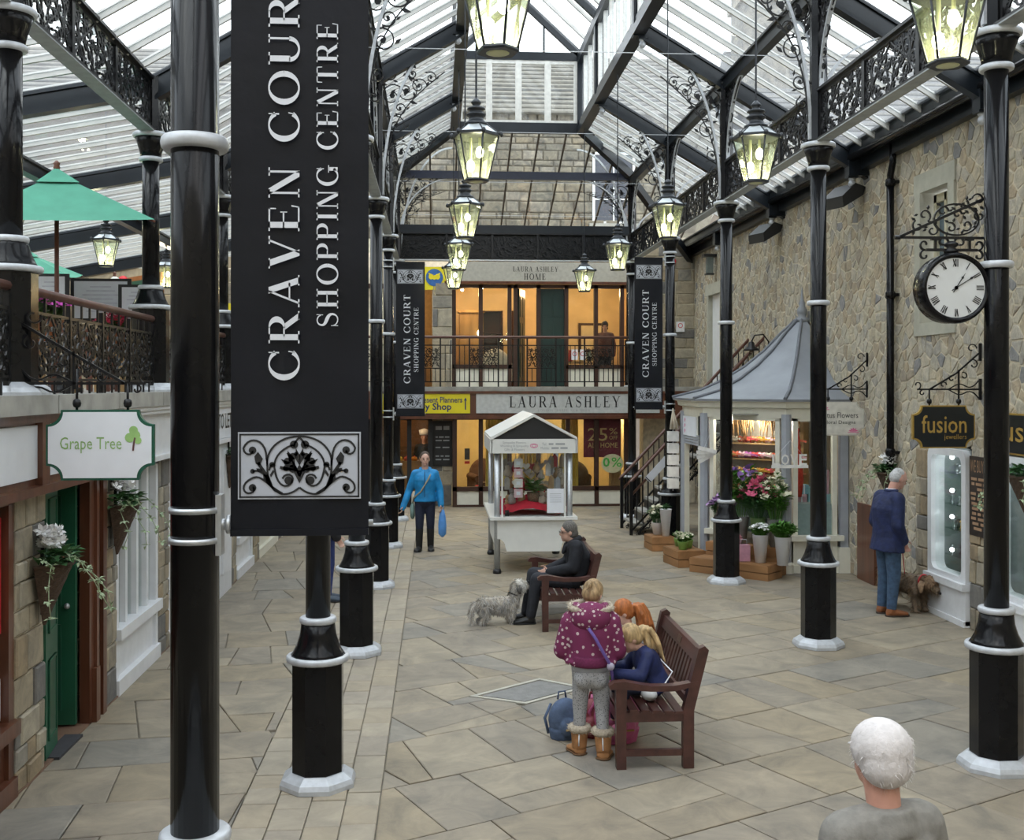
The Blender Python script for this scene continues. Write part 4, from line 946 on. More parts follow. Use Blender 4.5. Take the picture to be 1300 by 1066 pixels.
# ================================================================== BACK SHOPS
FB = 25.4
WARM = mat('warm_plaster', (.66, .53, .30), .8, 0, .12, 2)
OCH = mat('ochre_curtain', (.62, .43, .06), .7, 0, .2, 3, 0, 0, None, (6, 6, .3))
def room(x0, x1, y0, y1, z0, z1, m, name):
    s_ = struct(name, 'lit shop interior behind the glass')
    MB().bx(x0, x1, y1, y1+.05, z0, z1).bx(x0-.05, x0, y0, y1, z0, z1).bx(x1, x1+.05, y0, y1, z0, z1).build('room_walls', m, s_)
    MB().bx(x0, x1, y0, y1, z1, z1+.05).build('room_ceiling', mat('room_ceiling', (.62, .55, .42), .8), s_); MB().bx(x0, x1, y0, y1, z0-.05, z0+.01).build('room_floor', mat('room_floor', (.22, .12, .06), .5, 0, .2, 5), s_)
    return s_
r1 = room(.40, 4.5, 25.6, 28.6, 0, 2.5, WARM, 'wall_lower_shop'); r2 = room(.40, 5.2, 27.45, 30.2, 2.74, 5.5, mat('orange_plaster', (.64, .48, .28), .8, 0, .12, 2), 'wall_upper_shop')
r3 = room(-2.6, -.10, 25.7, 28.0, 0, 2.5, mat('cafe_brown', (.16, .085, .04), .8), 'wall_lower_cafe')
r4 = room(-2.6, -.10, 27.45, 29.6, 2.74, 5.4, mat('toy_shop_plaster', (.45, .32, .16), .8), 'wall_upper_toys')
def lamp(x, y, z, e, col=(1, .72, .38), sz=.12, lab=None):
    l = bpy.data.lights.new('ceiling_spot', 'POINT'); l.energy = e; l.color = col; l.shadow_soft_size = sz; o = bpy.data.objects.new('ceiling_spot_light', l); COL.objects.link(o); o.location = (x, y, z); return o
for x in (.9, 2.6, 4.2): lamp(x, 26.6, 2.2, 34, (1, .78, .42)); lamp(x, 28.6, 5.2, 36, (1, .70, .36))
lamp(-.9, 26.3, 2.2, 30, (1, .65, .35)); lamp(-1.4, 28.4, 5.1, 24, (1, .75, .45))
# spotlights one can see
k_ = 0
for (x, y, z, lb) in ((.65, 27.9, 5.2, 'left bare spotlight glowing inside the upper shop window'), (1.15, 27.9, 5.25, 'second small spotlight inside the upper shop window'), (2.95, 26.0, 2.35, 'left small spotlight over the discount poster'), (3.45, 26.0, 2.35, 'right small spotlight over the discount poster')):
    s_ = thing('spotlight', lb, 'lamp', (x, y, z), 0, 'shop spotlights'); MB().ell((0, 0, 0), .035, 10, 6).build('bulb', glow('spot_bulb', (1, .85, .6), 25), s_); MB().lathe([(.05, .02), (.03, .07), (.012, .09), (.012, .16)], 10).build('holder', STEEL, s_)
# frame of lower shop front
DKW = mat('dark_shop_timber', (.045, .018, .010), .4, 0, .2, 6)
wA = struct('window_shop_lower', 'lower shop front of dark timber and plate glass'); zt = 2.08
xs_ = [.42, 1.02, 1.68, 2.35, 3.03, 3.70, 4.40]
m = MB()
for x in xs_: m.bx(x-.05, x+.05, FB-.08, FB+.04, 0, zt)
m.bx(.37, 4.45, FB-.08, FB+.04, .36, .46).bx(.37, 4.45, FB-.08, FB+.04, zt-.08, zt).bx(.37, 4.45, FB-.09, FB+.04, 0, .05); m.build('frame', DKW, wA)
for a, b in zip(xs_, xs_[1:]): MB().bx(a+.05, b-.05, FB-.02, FB-.012, .46, zt-.08).build('pane', GLASS, wA); MB().bx(a+.05, b-.05, FB-.05, FB, .05, .36).build('riser_panel', CREAM, wA)
# upper shop front
UB = 27.2; z0, zt = 2.74, 5.28
wU = struct('window_shop_upper', 'upper shop front of dark timber with green doors'); xs_ = [.12, 1.12, 2.02, 3.86, 4.0, 4.95, 5.6]
m = MB()
for x in (.43, 1.09, 1.80, 1.95, 2.52, 3.21, 3.95, 4.6): m.bx(x-.05, x+.05, UB-.08, UB+.05, z0, zt)
m.bx(.4, 5.0, UB-.08, UB+.05, zt-.09, zt).bx(.4, 1.9, UB-.08, UB+.05, 3.2, 3.3).bx(3.2, 4.65, UB-.08, UB+.05, 3.2, 3.3); m.build('frame', DKW, wU)
for a, b in ((.48, 1.04), (1.14, 1.75), (3.26, 3.90), (4.0, 4.55)): MB().bx(a, b, UB-.02, UB-.012, 3.3, zt-.09).build('pane', GLASS, wU); MB().bx(a, b, UB-.04, UB, 2.74, 3.2).build('riser_panel', CREAM, wU)
def paneldoor(x0, x1, y, name, M=None):
    d = struct(name, 'dark green six-panel shop door'); mm = MB(M); mm.bx(x0, x1, y-.03, y+.03, z0+.02, zt-.1); o = mm.build('door_leaf', DKGREEN, d); w = (x1-x0)
    for i in range(2):
        for (a, b) in ((.25, .85), (1.0, 1.6), (1.75, 2.25)):
            xa = x0+w*(.12+.42*i); MB(M).bx(xa, xa+w*.34, y-.042, y-.03, z0+a, z0+b).build('panel', DKGREEN, d)
    return d
paneldoor(2.55, 3.17, UB, 'door_2'); paneldoor(0, .6, 0, 'door_3', TR(2.02, UB, 0) @ RZ(math.radians(72)))
# fascia signs
fb = struct('trim_2', 'timber fascia across the back shops')
MB().bx(-2.7, 6.15, FB-.42, FB-.34, 2.06, 2.66).build('fascia_board', WOOD, fb); MB().bx(-2.7, 6.15, FB-.46, FB-.34, 2.03, 2.10).bx(-2.7, 6.15, FB-.46, FB-.34, 2.60, 2.66).build('fascia_moulding', WOOD, fb)
sg = thing('shop_fascia_sign', 'long grey shop fascia sign with dark serif lettering', 'sign', (0, FB-.44, 0)); MB().bx(.90, 4.42, 0, .05, 2.16, 2.60).build('board', mat('pale_grey_sign', (.50, .51, .50), .5), sg)
stxt('lettering', 'LAURA ASHLEY', (1.65, 4.18, 2.29, 2.54), XZ(-.004), sg, PRINTK, .25); stxt('lettering', 'LONDON  PARIS  NEW YORK', (2.3, 3.5, 2.195, 2.245), XZ(-.004), sg, PRINTG, .2)
MB().bx(4.55, 5.1, 0, .04, 2.16, 2.24).build('board', MATS['pale_grey_sign'], sg)
ys = thing('yellow_shop_sign', 'yellow shop sign with dark blue lettering and an upward arrow', 'sign', (0, FB-.44, 0)); YEL = mat('sign_yellow', (.72, .60, .015), .45, 0, .03, 4); NAVY = mat('navy_print', (.015, .03, .12), .5)
MB().bx(-1.3, .76, 0, .05, 2.16, 2.60).build('board', YEL, ys); txt('lettering', 'Present Planners', (-.42, .585, 2.40, 2.53), XZ(-.004), ys, NAVY, .012); txt('lettering', 'Toy Shop', (-.50, .34, 2.19, 2.39), XZ(-.004), ys, NAVY, .02)
MB().prism([(.655, 2.52), (.62, 2.44), (.642, 2.45), (.642, 2.24), (.668, 2.24), (.668, 2.45), (.69, 2.44)], .002, XZ(-.003)).build('arrow', NAVY, ys)
us = thing('fascia_sign', 'cream upper shop fascia sign with dark serif lettering', 'sign', (0, UB-.25, 0)); MB().bx(.35, 5.6, 0, .06, 5.34, 5.85).build('board', mat('cream_sign', (.40, .38, .33), .6), us)
stxt('lettering', 'LAURA ASHLEY', (1.87, 2.98, 5.58, 5.70), XZ(-.004), us, PRINTK, .2); stxt('lettering', 'HOME', (2.14, 2.68, 5.38, 5.53), XZ(-.004), us, PRINTK, .2)
MB().bx(.2, 5.7, 0, .12, 5.28, 5.34).build('frame', WOOD, us)
ow = thing('round_emblem_sign', 'yellow square sign with a blue round emblem above the upper shop', 'sign', (-.05, UB-.22, 5.42)); MB().bx(-.3, .3, 0, .04, -.3, .26).build('board', YEL, ow)
MB().prism([(.21*math.cos(k*PI/12), .21*math.sin(k*PI/12)) for k in range(24)], .012, XZ(0)).build('disc', mat('emblem_blue', (.03, .12, .35), .5), ow)
m = MB(); [m.prism([(x+.06*math.cos(k*PI/6), .02+.07*math.sin(k*PI/6)) for k in range(12)], .02, XZ(0)) for x in (-.08, .08)]; m.prism([(-.15, .12), (0, .05), (.15, .12), (.1, .0), (0, -.06), (-.1, 0)], .018, XZ(0)); m.build('emblem', YEL, ow)
# toy shop glimpse upstairs left
MB().bx(-2.5, -.7, UB-.05, UB+.02, zt-.12, zt).bx(-2.5, -2.4, UB-.05, UB+.02, z0, zt).bx(-.75, -.65, UB-.05, UB+.02, z0, zt).build('shop_frame', DKW, wU)
tq = random.Random(3)
for i, (c, lb) in enumerate((((.5, .03, .03), 'red toy hanging in the upper left shop window'), ((.55, .08, .05), 'scarlet dress shape standing in the upper left shop'), ((.05, .25, .1), 'green soft toy in the upper left shop window'), ((.6, .5, .3), 'cream paper lamp in the upper left shop window'))):
    o = thing('window_toy', lb, 'toy', (-.95+.1*(i % 2), 27.55, 3.0+.5*i)); m = MB(); m.ell((0, 0, .12), (.11, .09, .14), 10, 8); m.ell((.02, 0, .30), .08, 10, 8); m.ell((-.09, 0, .15), (.04, .04, .09), 8, 6); m.ell((.11, 0, .15), (.04, .04, .09), 8, 6); m.build('body', mat('toy%d' % i, c, .6), o)
# balcony railing
rl = thing('balcony_railing', 'black iron balcony railing with a brown handrail across the back', 'railing', (0, 25.12, 2.76))
MB().tube([(-2.6, 0, 1.13), (4.75, 0, 1.13)], .032, 8).build('handrail', RAILW, rl); MB().bx(-2.6, 4.75, -.012, .012, .10, .125).bx(-2.6, 4.75, -.012, .012, .93, .955).build('rail', IRON2, rl)
bm = MB().bx(-.009, .009, -.009, .009, .1, .95).mesh('baluster', IRON2); b2 = MB().bx(-.009, .009, -.009, .009, .1, .42).mesh('baluster', IRON2); pmn = MB().bx(-.018, .018, -.018, .018, 0, 1.1).mesh('newel', IRON2)
SC1 = panel_scrolls(.60, .46, 11, lambda a, b, c: (a, -c, b), .014, .012, 1).mesh('scroll_panel', IRON2)
x = -2.55; k = 0
while x < 4.7:
    put('newel', pmn, rl, (x, 0, 0)); pan = k % 2 == 1
    if pan: put('scroll_panel', SC1, rl, (x+.33, 0, .44)); MB().bx(x, x+.66, -.01, .01, .41, .43).build('panel_rail', IRON2, rl)
    for i in range(1, 6): put('baluster', b2 if pan else bm, rl, (x+i*.11, 0, 0))
    x += .66; k += 1
# slim iron posts of the balcony
for x, lb in ((4.45, 'short black iron post on the balcony by the far right lamp'),):
    t = thing('balcony_post', lb, 'post', (x, 25.34, 2.74)); MB().lathe([(.09, 0), (.09, 1.1)], 8, smooth=False).build('plinth', IRON, t); MB().lathe([(.055, 1.1), (.05, 3.2)], 12).build('shaft', IRON, t); m = MB(); ring(m, .11, 0, .05); m.build('ring', SILVER, t)
# ================================================================== HOUSES BEYOND THE GLASS
hb = thing('stone_house', 'old stone house standing behind the court, seen through the hipped glass', 'building', (0, 30.6, 0))
MB().bx(-16, 8.2, 0, 6, 0, 10.4).build('wall', mat('house_mortar', (.15, .13, .105), .95, 0, .15, 6), hb)
slabs(courses(-4, 6.6, 6.2, 10.4, (.16, .34), (.25, .75), R, [(4.35, 5.55, 7.3, 9.3)]), XZ(0), 'block', HOUSE, hb, .016, .045, R, .03, 300)
rf = MB().prism([(0, 10.4), (-.3, 10.3), (3.5, 13.0), (6.3, 10.3)], 8.4, lambda a, b, c: (c, a, b), -16.2).build('roof', SLATE, hb)
m = MB()
for i in range(14):
    y = -.3+i*.27; z = 10.32+i*.192; m.bx(-16.2, 8.4, y, y+.30, z, z+.05)
m.build('slate_course', SLATE, rf)
def sash(name, x0, x1, z0, z1, parent, nx=2, nz=3, y=-.04):
    w = MB().bx(x0, x1, y, y+.06, z0, z0+.07).bx(x0, x1, y, y+.06, z1-.07, z1).bx(x0, x0+.07, y, y+.06, z0, z1).bx(x1-.07, x1, y, y+.06, z0, z1).build(name, WHITE, parent)
    for i in range(nx):
        for j in range(nz):
            a = x0+.07+(x1-x0-.14)*i/nx; b = z0+.07+(z1-z0-.14)*j/nz; MB().bx(a+.02, a+(x1-x0-.14)/nx-.02, y+.02, y+.03, b+.02, b+(z1-z0-.14)/nz-.02).build('pane', mat('dark_pane', (.05, .055, .075), .08), w)
    for i in range(1, nx): a = x0+.07+(x1-x0-.14)*i/nx; MB().bx(a-.02, a+.02, y+.005, y+.05, z0+.05, z1-.05).build('glazing_bar', WHITE, w)
    for j in range(1, nz): b = z0+.07+(z1-z0-.14)*j/nz; MB().bx(x0+.05, x1-.05, y+.005, y+.05, b-.02, b+.02).build('glazing_bar', WHITE, w)
    MB().bx(x0-.1, x1+.1, y-.12, y+.06, z0-.14, z0).build('sill', COPING, parent)
    return w
sash('window', 4.35, 5.55, 7.3, 9.3, hb)
hr = thing('slate_house', 'slate-roofed house with a tall stone chimney beyond the right roof glass', 'building', (12.0, 30, 0))
MB().bx(-2.6, 8, 0, 9, 0, 9.8).build('wall', HOUSE, hr)
r_ = MB().prism([(-.4, 9.6), (4.5, 13.4), (9.4, 9.6)], 8.3, lambda a, b, c: (c, a, b), -2.9).build('roof', SLATE, hr)
m = MB()
for i in range(17): m.bx(-2.9, 8.3, -.4+i*.29, -.08+i*.29, 9.63+i*.225, 9.69+i*.225)
m.build('slate_course', SLATE, r_)
MB().bx(-2.9, -1.5, 2.2, 3.6, 9, 17).bx(-3.0, -1.4, 2.1, 3.7, 14.2, 14.4).build('chimney', HOUSE, hr)
for i, x in enumerate((-1.6, .6, 2.8)): sash('window', x, x+1.0, 7.0, 8.6, hr, 2, 3)
hl = thing('gable_house', 'pale stone house with sash windows seen through the gallery roof glass', 'building', (-11.5, 10, 0))
MB().bx(-5, 0, 0, 20, 0, 11.2).build('wall', HOUSE, hl)
MB().prism([(0.4, 11.1), (-2.5, 13.0), (-5.4, 11.1)], 20.4, lambda a, b, c: (a, c, b), -.4).build('roof', SLATE, hl)
for i in range(5):
    for z in (6.2, 8.7):
        y = 4+i*3.7; MB().bx(0, .05, y, y+1.1, z, z+1.6).build('window', WHITE, hl); MB().bx(.05, .06, y+.1, y+.52, z+.1, z+1.5).bx(.05, .06, y+.58, y+1.0, z+.1, z+1.5).build('pane', mat('dark_pane', (.05, .055, .075), .08), hl)

# ================================================================== RIGHT WALL FITTINGS
w7 = struct('window_stone_surround', 'tall upper window in a pale stone surround on the right wall')
y0, y1, zb, zt = 12.82, 13.62, 3.52, 5.45; x = XW-.035
SUR = mat('pale_dressed_stone', (.42, .41, .34), .85, 0, .1, 6, .3)
MB().bx(x, XW+.3, y0-.16, y1+.16, zt-.22, zt+.02).build('lintel', SUR, w7); MB().bx(x, XW+.3, y0-.16, y1+.16, zb-.10, zb+.06).build('sill', SUR, w7)
for a in (y0-.14, y1-.02): MB().bx(x, XW+.3, a, a+.16, zb+.06, zt-.22).build('jamb', SUR, w7)
MB().bx(XW+.16, XW+.2, y0+.08, y1-.08, zb, zt-.26).build('pane', mat('blue_grey_pane', (.10, .14, .17), .12, 0, .1, 3), w7)
MB().bx(XW+.12, XW+.17, y0+.08, y0+.16, zb, zt-.26).bx(XW+.12, XW+.17, y1-.16, y1-.08, zb, zt-.26).bx(XW+.12, XW+.17, y0+.08, y1-.08, zt-.36, zt-.26).bx(XW+.12, XW+.17, (y0+y1)/2-.03, (y0+y1)/2+.03, zb, zt-.26).build('frame', mat('cream_window', (.56, .52, .38), .5), w7)
# jeweller's bay windows
def jewel(y0, y1, name):
    w = struct(name, 'white jeweller window with rounded corners and stall riser'); m = MB()
    def rr(a0, a1, b0, b1, r):
        p = []
        for (cx, cy, s0) in ((a1-r, b0+r, -PI/2), (a1-r, b1-r, 0), (a0+r, b1-r, PI/2), (a0+r, b0+r, PI)): p += arc(cx, cy, r, r, s0, s0+PI/2, 5)
        return p
    outer = rr(y0, y1, .44, 2.04, .10); inn = rr(y0+.10, y1-.10, .56, 1.96, .10)
    for i in range(len(outer)):
        j = (i+1) % len(outer); m.prism([outer[i], outer[j], inn[j], inn[i]], .07, YZ(XW-.0, -1), -.1)
    m.build('frame', WHITE, w); MB().bx(XW-.07, XW+.1, y0, y1, .02, .46).build('riser_panel', WHITE, w); MB().bx(XW-.12, XW+.02, y0-.02, y1+.02, .42, .50).build('sill', WHITE, w); MB().bx(XW-.09, XW, y0, y1, 0, .07).build('skirting', WHITE, w)
    MB().bx(XW-.02, XW-.012, y0+.08, y1-.08, .54, 1.98).build('pane', GLASS, w)
    MB().bx(XW+.5, XW+.55, y0, y1, .3, 2.1).build('window_backing', mat('display_grey', (.20, .24, .23), .6), w); MB().bx(XW, XW+.55, y0, y1, 2.04, 2.1).bx(XW, XW+.55, y0, y1, .35, .45).bx(XW, XW+.55, y1-.03, y1, .35, 2.1).bx(XW, XW+.55, y0, y0+.03, .35, 2.1).build('display_case', mat('display_white', (.30, .33, .33), .5), w)
    return w
jw = jewel(12.32, 13.30, 'window_jeweller_near'); jewel(10.07, 11.73, 'window_jeweller_edge')
lbs = ['top', 'upper middle', 'lower middle', 'bottom']; rj = random.Random(4)
for i, z in enumerate((.72, 1.04, 1.34, 1.72)):
    g_ = thing('glass_shelf', lbs[3-i]+' glass shelf of jewellery in the white window', 'shelf', (XW+.28, 12.82, z)); MB().bx(-.16, .16, -.44, .44, 0, .008).build('shelf_plate', glass_mat('shelf_glass', (.8, .9, .86), .15), g_)
    for k in range(10):
        y = -.4+k*.088+rj.uniform(-.02, .02); m = MB(); m.lathe([(.03, .008), (.022, .02), (.012, .05+rj.random()*.05), (.03, .09), (.02, .11)], 8, (rj.uniform(-.1, .08), y, 0)); m.build('jewellery_stand', [STEEL, GOLD, PRINTK][k % 3], g_)
for i, z in enumerate((1.92, 1.52, 1.20, .80)):
    s_ = thing('display_spotlight', lbs[i]+' bright spotlight in the white jeweller window', 'lamp', (XW+.10, 13.0, z), 0, 'jeweller spotlights'); MB().ell((0, 0, 0), .026, 10, 6).build('bulb', glow('cool_bulb', (.9, .96, 1), 22), s_); MB().cyl((0, 0, 0), (.08, .04, 0), .012, n=8).build('arm', STEEL, s_)
lamp(XW+.25, 12.8, 1.95, 2.2, (.9, .97, 1), .1); lamp(XW+.25, 10.9, 1.95, 6, (.9, .97, 1), .1)
# small wooden door beyond the man
d4 = struct('door_4', 'narrow brown plank door low in the right wall'); MB().bx(XW-.06, XW+.02, 15.0, 15.62, 0, 1.1).build('door_leaf', WOOD, d4)
# upper white door near the corner
d5 = struct('door_5', 'white framed upper doorway near the back corner'); m = MB(); m.bx(XW-.05, XW+.3, 23.3, 23.45, 2.74, 5.0).bx(XW-.05, XW+.3, 24.45, 24.6, 2.74, 5.0).bx(XW-.06, XW+.3, 23.2, 24.7, 4.8, 5.05); m.build('frame', SUR, d5); MB().bx(XW+.05, XW+.1, 23.45, 24.45, 2.74, 4.8).build('door_leaf', WHITE, d5)
# downpipe
dp = thing('downpipe', 'black cast-iron downpipe running down the right stone wall', 'pipe', (XW-.10, 14.35, 0)); MB().tube([(0, 0, .05), (0, 0, 5.55)], .05, 12).build('pipe', IRON, dp); MB().tube([(0, 0, 5.5), (0, 0, 5.6), (0, -.08, 5.75), (0, -.08, 6.0)], .045, 10).build('swan_neck', IRON, dp)
for z in (1.9, 4.0, 5.5): MB().lathe([(.058, z-.05), (.066, z-.03), (.066, z+.03), (.058, z+.05)], 12).bx(.0, .10, -.09, .09, z-.02, z+.02).build('collar', IRON, dp)
# floodlights / black speakers under the eaves, ball pendants exist on the rafters
for (y, z, lb) in ((15.55, 5.42, 'black wedge speaker under the eaves left of the downpipe'), (19.33, 5.42, 'black wedge speaker under the eaves, farther along the right wall')):
    t = thing('wall_speaker', lb, 'speaker', (XW-.28, y, z), math.radians(20)); MB().prism([(-.20, -.10), (.16, .10), (.20, .22), (.02, .26), (-.22, .06)], .22, XZ(0), -.22).build('housing', PRINTK, t); MB().bar((.1, 0, .2), (.28, 0, .2), .04, .04).build('bracket', IRON2, t)
t = thing('wall_lantern', 'small black box lantern over the upper doorway', 'lamp', (XW-.16, 23.9, 5.25)); MB().bx(-.14, .14, -.10, .10, .36, .42).build('hood', PRINTK, t); MB().bx(-.07, .07, -.06, .06, 0, .36).build('glass', mat('grey_lamp_glass', (.16, .19, .18), .2), t); MB().bx(-.09, .09, -.08, .08, -.03, 0).build('base', PRINTK, t)
t = thing('swan_neck_lamp', 'black swan-neck wall lamp left of the florist roof', 'lamp', (XW, 19.9, 3.35))
MB().tube([(0, 0, 0), (-.05, 0, .0), (-.06, 0, .25), (-.16, 0, .38), (-.32, 0, .36), (-.38, 0, .24)], .014, 8).build('arm', IRON2, t); MB().lathe([(.16, .08), (.145, .11), (.07, .16), (.05, .23), (.02, .25)], 16, (-.38, 0, 0)).build('shade', IRON2, t); MB().ell((-.38, 0, .02), (.05, .05, .09), 10, 8).build('glass_globe', glass_mat('lamp_jar', (.7, .72, .65), .15, .1), t); MB().bx(-.03, 0, -.03, .03, -.15, .15).build('wall_plate', IRON2, t)
for (y, c, lb) in ((25.84, (.5, .02, .02), 'red square fire notice on the back stone wall'), (25.84, (.7, .7, .72), 'white notice with a red ring on the back stone wall')):
    x0 = 5.55 if c[1] < .1 else 5.70; t = thing('wall_notice', lb, 'notice', (x0, y, 4.18)); MB().bx(-.05 if c[1] < .1 else -.02, .06 if c[1] < .1 else .18, 0, .02, -.03 if c[1] < .1 else -.12, .12).build('plate', mat('notice%d' % int(c[1]*100), c, .5), t)
    if c[1] > .1: q = MB(); q.ribbon(arc(.08, .03, .05, .05, 0, 2*PI, 16), .015, .002, XZ(-.001)); q.build('ring_mark', MATS['red_print'], t)
t = thing('fire_bell', 'small red fire bell high in the back right corner', 'bell', (5.6, 25.84, 5.72)); MB(RX(PI/2)).lathe([(.08, 0), (.075, .03), (.04, .055), (.01, .06)], 14).build('gong', MATS['red_print'], t); MB().cyl((0, .03, 0), (0, -.02, 0), .03, n=8).build('base', STEEL, t)
t = thing('fire_alarm', 'red alarm box on the wall right of the near column', 'alarm', (XW-.05, 11.55, 5.35)); MB().bx(0, .05, -.07, .07, -.1, .1).build('case', MATS['red_print'], t); MB().bx(-.012, 0, -.04, .04, -.05, .05).build('grille', PRINTK, t)

# ================================================================== HANGING SIGNS ON SCROLL BRACKETS
SIGNP = [(-.36, -.16), (-.36, .12)]
def signshape(w, h, r):
    p = []
    for (cx, cy, a0) in ((w, h, PI), (-w, h, 3*PI/2), (-w, -h, 0), (w, -h, PI/2)):
        seg = arc(cx, cy, r, r, a0, a0+PI/2, 8); p += seg[::-1] if False else seg
    # order corners counter-clockwise starting top-right
    tr = arc(w, h, r, r, 3*PI/2, PI, 8); tl = arc(-w, h, r, r, 0, -PI/2, 8); bl = arc(-w, -h, r, r, PI/2, 0, 8); br = arc(w, -h, r, r, PI, PI/2, 8)
    return tr+tl+bl+br
def hung_sign(name, label, loc, face, edge, root, sgn, arms=True):
    """sign board facing the viewer; root = x distance of the fixing, sgn its side; origin at sign centre"""
    t = thing(name, label, 'sign', loc)
    MB().prism(signshape(.36, .24, .10), .02, XZ(0), -.02).build('board', edge, t)
    MB().prism(signshape(.345, .225, .10), .0235, XZ(0), -.0235).build('face', face, t)
    rx = sgn*root
    m = MB(); F = XZ(0); z0 = .42
    m.ribbon([(-sgn*.30, z0), (rx-sgn*.15, z0)], .018, .018, F, -.009)
    m.ribbon([(-sgn*.16, z0), (sgn*.15, z0+.18), (rx, z0+.42)], .018, .018, F, -.009); m.ribbon([(sgn*.18, .38), (sgn*.18, z0+.22)], .018, .018, F, -.009)
    m.ribbon([(rx, z0+.32), (rx, z0+.52)], .03, .02, F, -.01); m.ribbon([(rx, z0-.12), (rx, z0+.12)], .03, .02, F, -.01); m.ribbon([(rx-sgn*.15, z0), (rx, z0)], .02, .018, F, -.009); fr_ = m.build('bracket', IRON2, t)
    for (x, z, r, a, d) in ((-sgn*.30, z0+.05, .05, -PI/2, sgn*5), (-sgn*.24, z0-.04, .035, PI/2, sgn*5), (rx-sgn*.10, z0+.46, .06, 0, sgn*5), (rx-sgn*.08, z0+.28, .06, 2, -sgn*5), (sgn*.24, z0+.15, .045, 2, -sgn*5), (sgn*.10, z0+.12, .04, 1, sgn*5), (0, z0+.05, .04, 0, sgn*5)):
        q = MB(); q.ribbon(spiral(x, z, r, r*.3, a, a+d, 14), .011, .014, F, -.007); q.build('scroll', IRON2, t)
    for s2 in (1, -1):
        q = MB(); q.ribbon(bez((rx-sgn*.38, z0), (rx-sgn*.30, z0+s2*.03), (rx-sgn*.26, z0+s2*.09), (rx-sgn*.18, z0+s2*.04), 8), .012, .014, F, -.007); q.ribbon(bez((rx-sgn*.18, z0+s2*.04), (rx-sgn*.12, z0), (rx-sgn*.06, z0+s2*.04), (rx-sgn*.02, z0+s2*.10), 8), .012, .014, F, -.007); q.build('scroll', IRON2, t)
    for x in (-.16, .18):
        MB().tube([(x, 0, .24), (x, 0, z0 if x*sgn < 0 else z0+.1)], .010, 6).build('hanger_rod', IRON2, t); MB().lathe([(.014, .255), (.026, .265), (.03, .285), (.026, .305), (.014, .315)], 10, (x, 0, 0)).build('hanger_knuckle', IRON2, t)
    return t
GT = mat('sign_green_edge', (.010, .085, .05), .4); GTX = mat('sign_leaf_text', (.25, .42, .14), .5)
s1 = hung_sign('shop_hanging_sign', 'white hanging shop sign with green border and a small tree', (-2.29, 7.72, 2.39), WHITE2, GT, .55, -1)
txt('lettering', 'Grape Tree', (-.265, .145, -.055, .055), XZ(-.004), s1, GTX, .0, .022)
q = MB(); [q.prism([(x+r*math.cos(k*PI/6), y+r*math.sin(k*PI/6)) for k in range(12)], .026+.0003*i, XZ(0), .024) for i, (x, y, r) in enumerate(((.20, .05, .033), (.235, .065, .036), (.225, .10, .03), (.255, .03, .024)))]; q.build('tree_crown', mat('tree_logo', (.30, .50, .17), .5), s1)
q = MB(); q.ribbon([(.222, -.04), (.226, .0), (.235, .05)], .012, .0275, XZ(0)); q.build('tree_trunk', mat('tree_logo_trunk', (.12, .05, .05), .5), s1)
BK = mat('black_sign_face', (.012, .015, .017), .35); GDE = mat('gold_edge', (.42, .27, .06), .4, .3)
s2 = hung_sign('shop_hanging_sign', 'black hanging sign with gold lettering below the clock', (5.69, 12.05, 2.33), BK, GDE, .43, 1)
txt('lettering', 'fusion', (-.26, .26, -.07, .13), XZ(-.004), s2, GOLD, .006, .022); txt('lettering', 'jewellers', (0, .26, -.155, -.085), XZ(-.004), s2, GOLD, .0, .022)
s3 = hung_sign('shop_hanging_sign', 'cream hanging sign with pink flower motifs beside the florist', (5.72, 15.35, 2.32), mat('cream_sign_face', (.60, .58, .52), .5), mat('cream_sign_edge', (.50, .48, .42), .5), .41, 1)
txt('lettering', 'Lotus Flowers', (-.28, .27, .01, .09), XZ(-.004), s3, PRINTK, .0, .022); txt('lettering', 'Floral Designs', (-.22, .23, -.09, -.025), XZ(-.004), s3, PRINTK, .0, .022)
PINK = mat('pink_print', (.62, .12, .28), .5)
for (x, y) in ((-.23, .165), (.20, -.16)):
    q = MB()
    for k in range(5): an = PI*(.1+.2*k); q.prism([(x, y-.025), (x+.045*math.cos(an-.25), y-.025+.045*math.sin(an-.25)), (x+.075*math.cos(an), y-.025+.06*math.sin(an)), (x+.045*math.cos(an+.25), y-.025+.045*math.sin(an+.25))], .0255, XZ(0), .0245)
    q.ribbon([(x-.08, y-.035), (x+.08, y-.035)], .008, .0255, XZ(0)); q.build('lotus_motif', PINK, s3)
# second jeweller board on the wall at the right edge, and the gold buying plaque
t = thing('jeweller_fascia', 'black and gold jeweller fascia board at the right picture edge', 'sign', (XW-.07, 10.9, 2.28)); MB().bx(0, .04, -1.0, .75, -.22, .22).build('board', GDE, t); MB().bx(-.006, 0, -.98, .73, -.20, .20).build('face', BK, t)
txt('lettering', 'fusion', (-.7, .5, -.08, .15), lambda a, b, c: (-.007-c, -a, b), t, GOLD, .006); txt('lettering', 'jewellers', (-.1, .5, -.18, -.10), lambda a, b, c: (-.007-c, -a, b), t, GOLD)
t = thing('gold_buying_plaque', 'dark wooden plaque with lettering about buying gold beside the jeweller window', 'sign', (XW-.06, 11.93, 1.55)); MB().bx(0, .03, -.31, .31, -.46, .44).build('board', mat('dark_plaque', (.03, .022, .018), .5, 0, .2, 8), t)
TAN = mat('tan_letters', (.36, .22, .13), .5); WF = lambda a, b, c: (-.002-c, -a, b)
txt('lettering', 'WE BUY GOLD', (-.28, .28, .26, .40), WF, t, TAN, .0)
for i in range(11): wd = (.26, .25, .12, .27, .26, .25, .24, .24, .26, .23, .2)[i]; blocks((4, 4, 2, 3, 4, 3, 3, 4, 3, 3, 2)[i], (-wd, wd, .185-i*.056-.016, .185-i*.056+.016), WF, t, TAN, i)

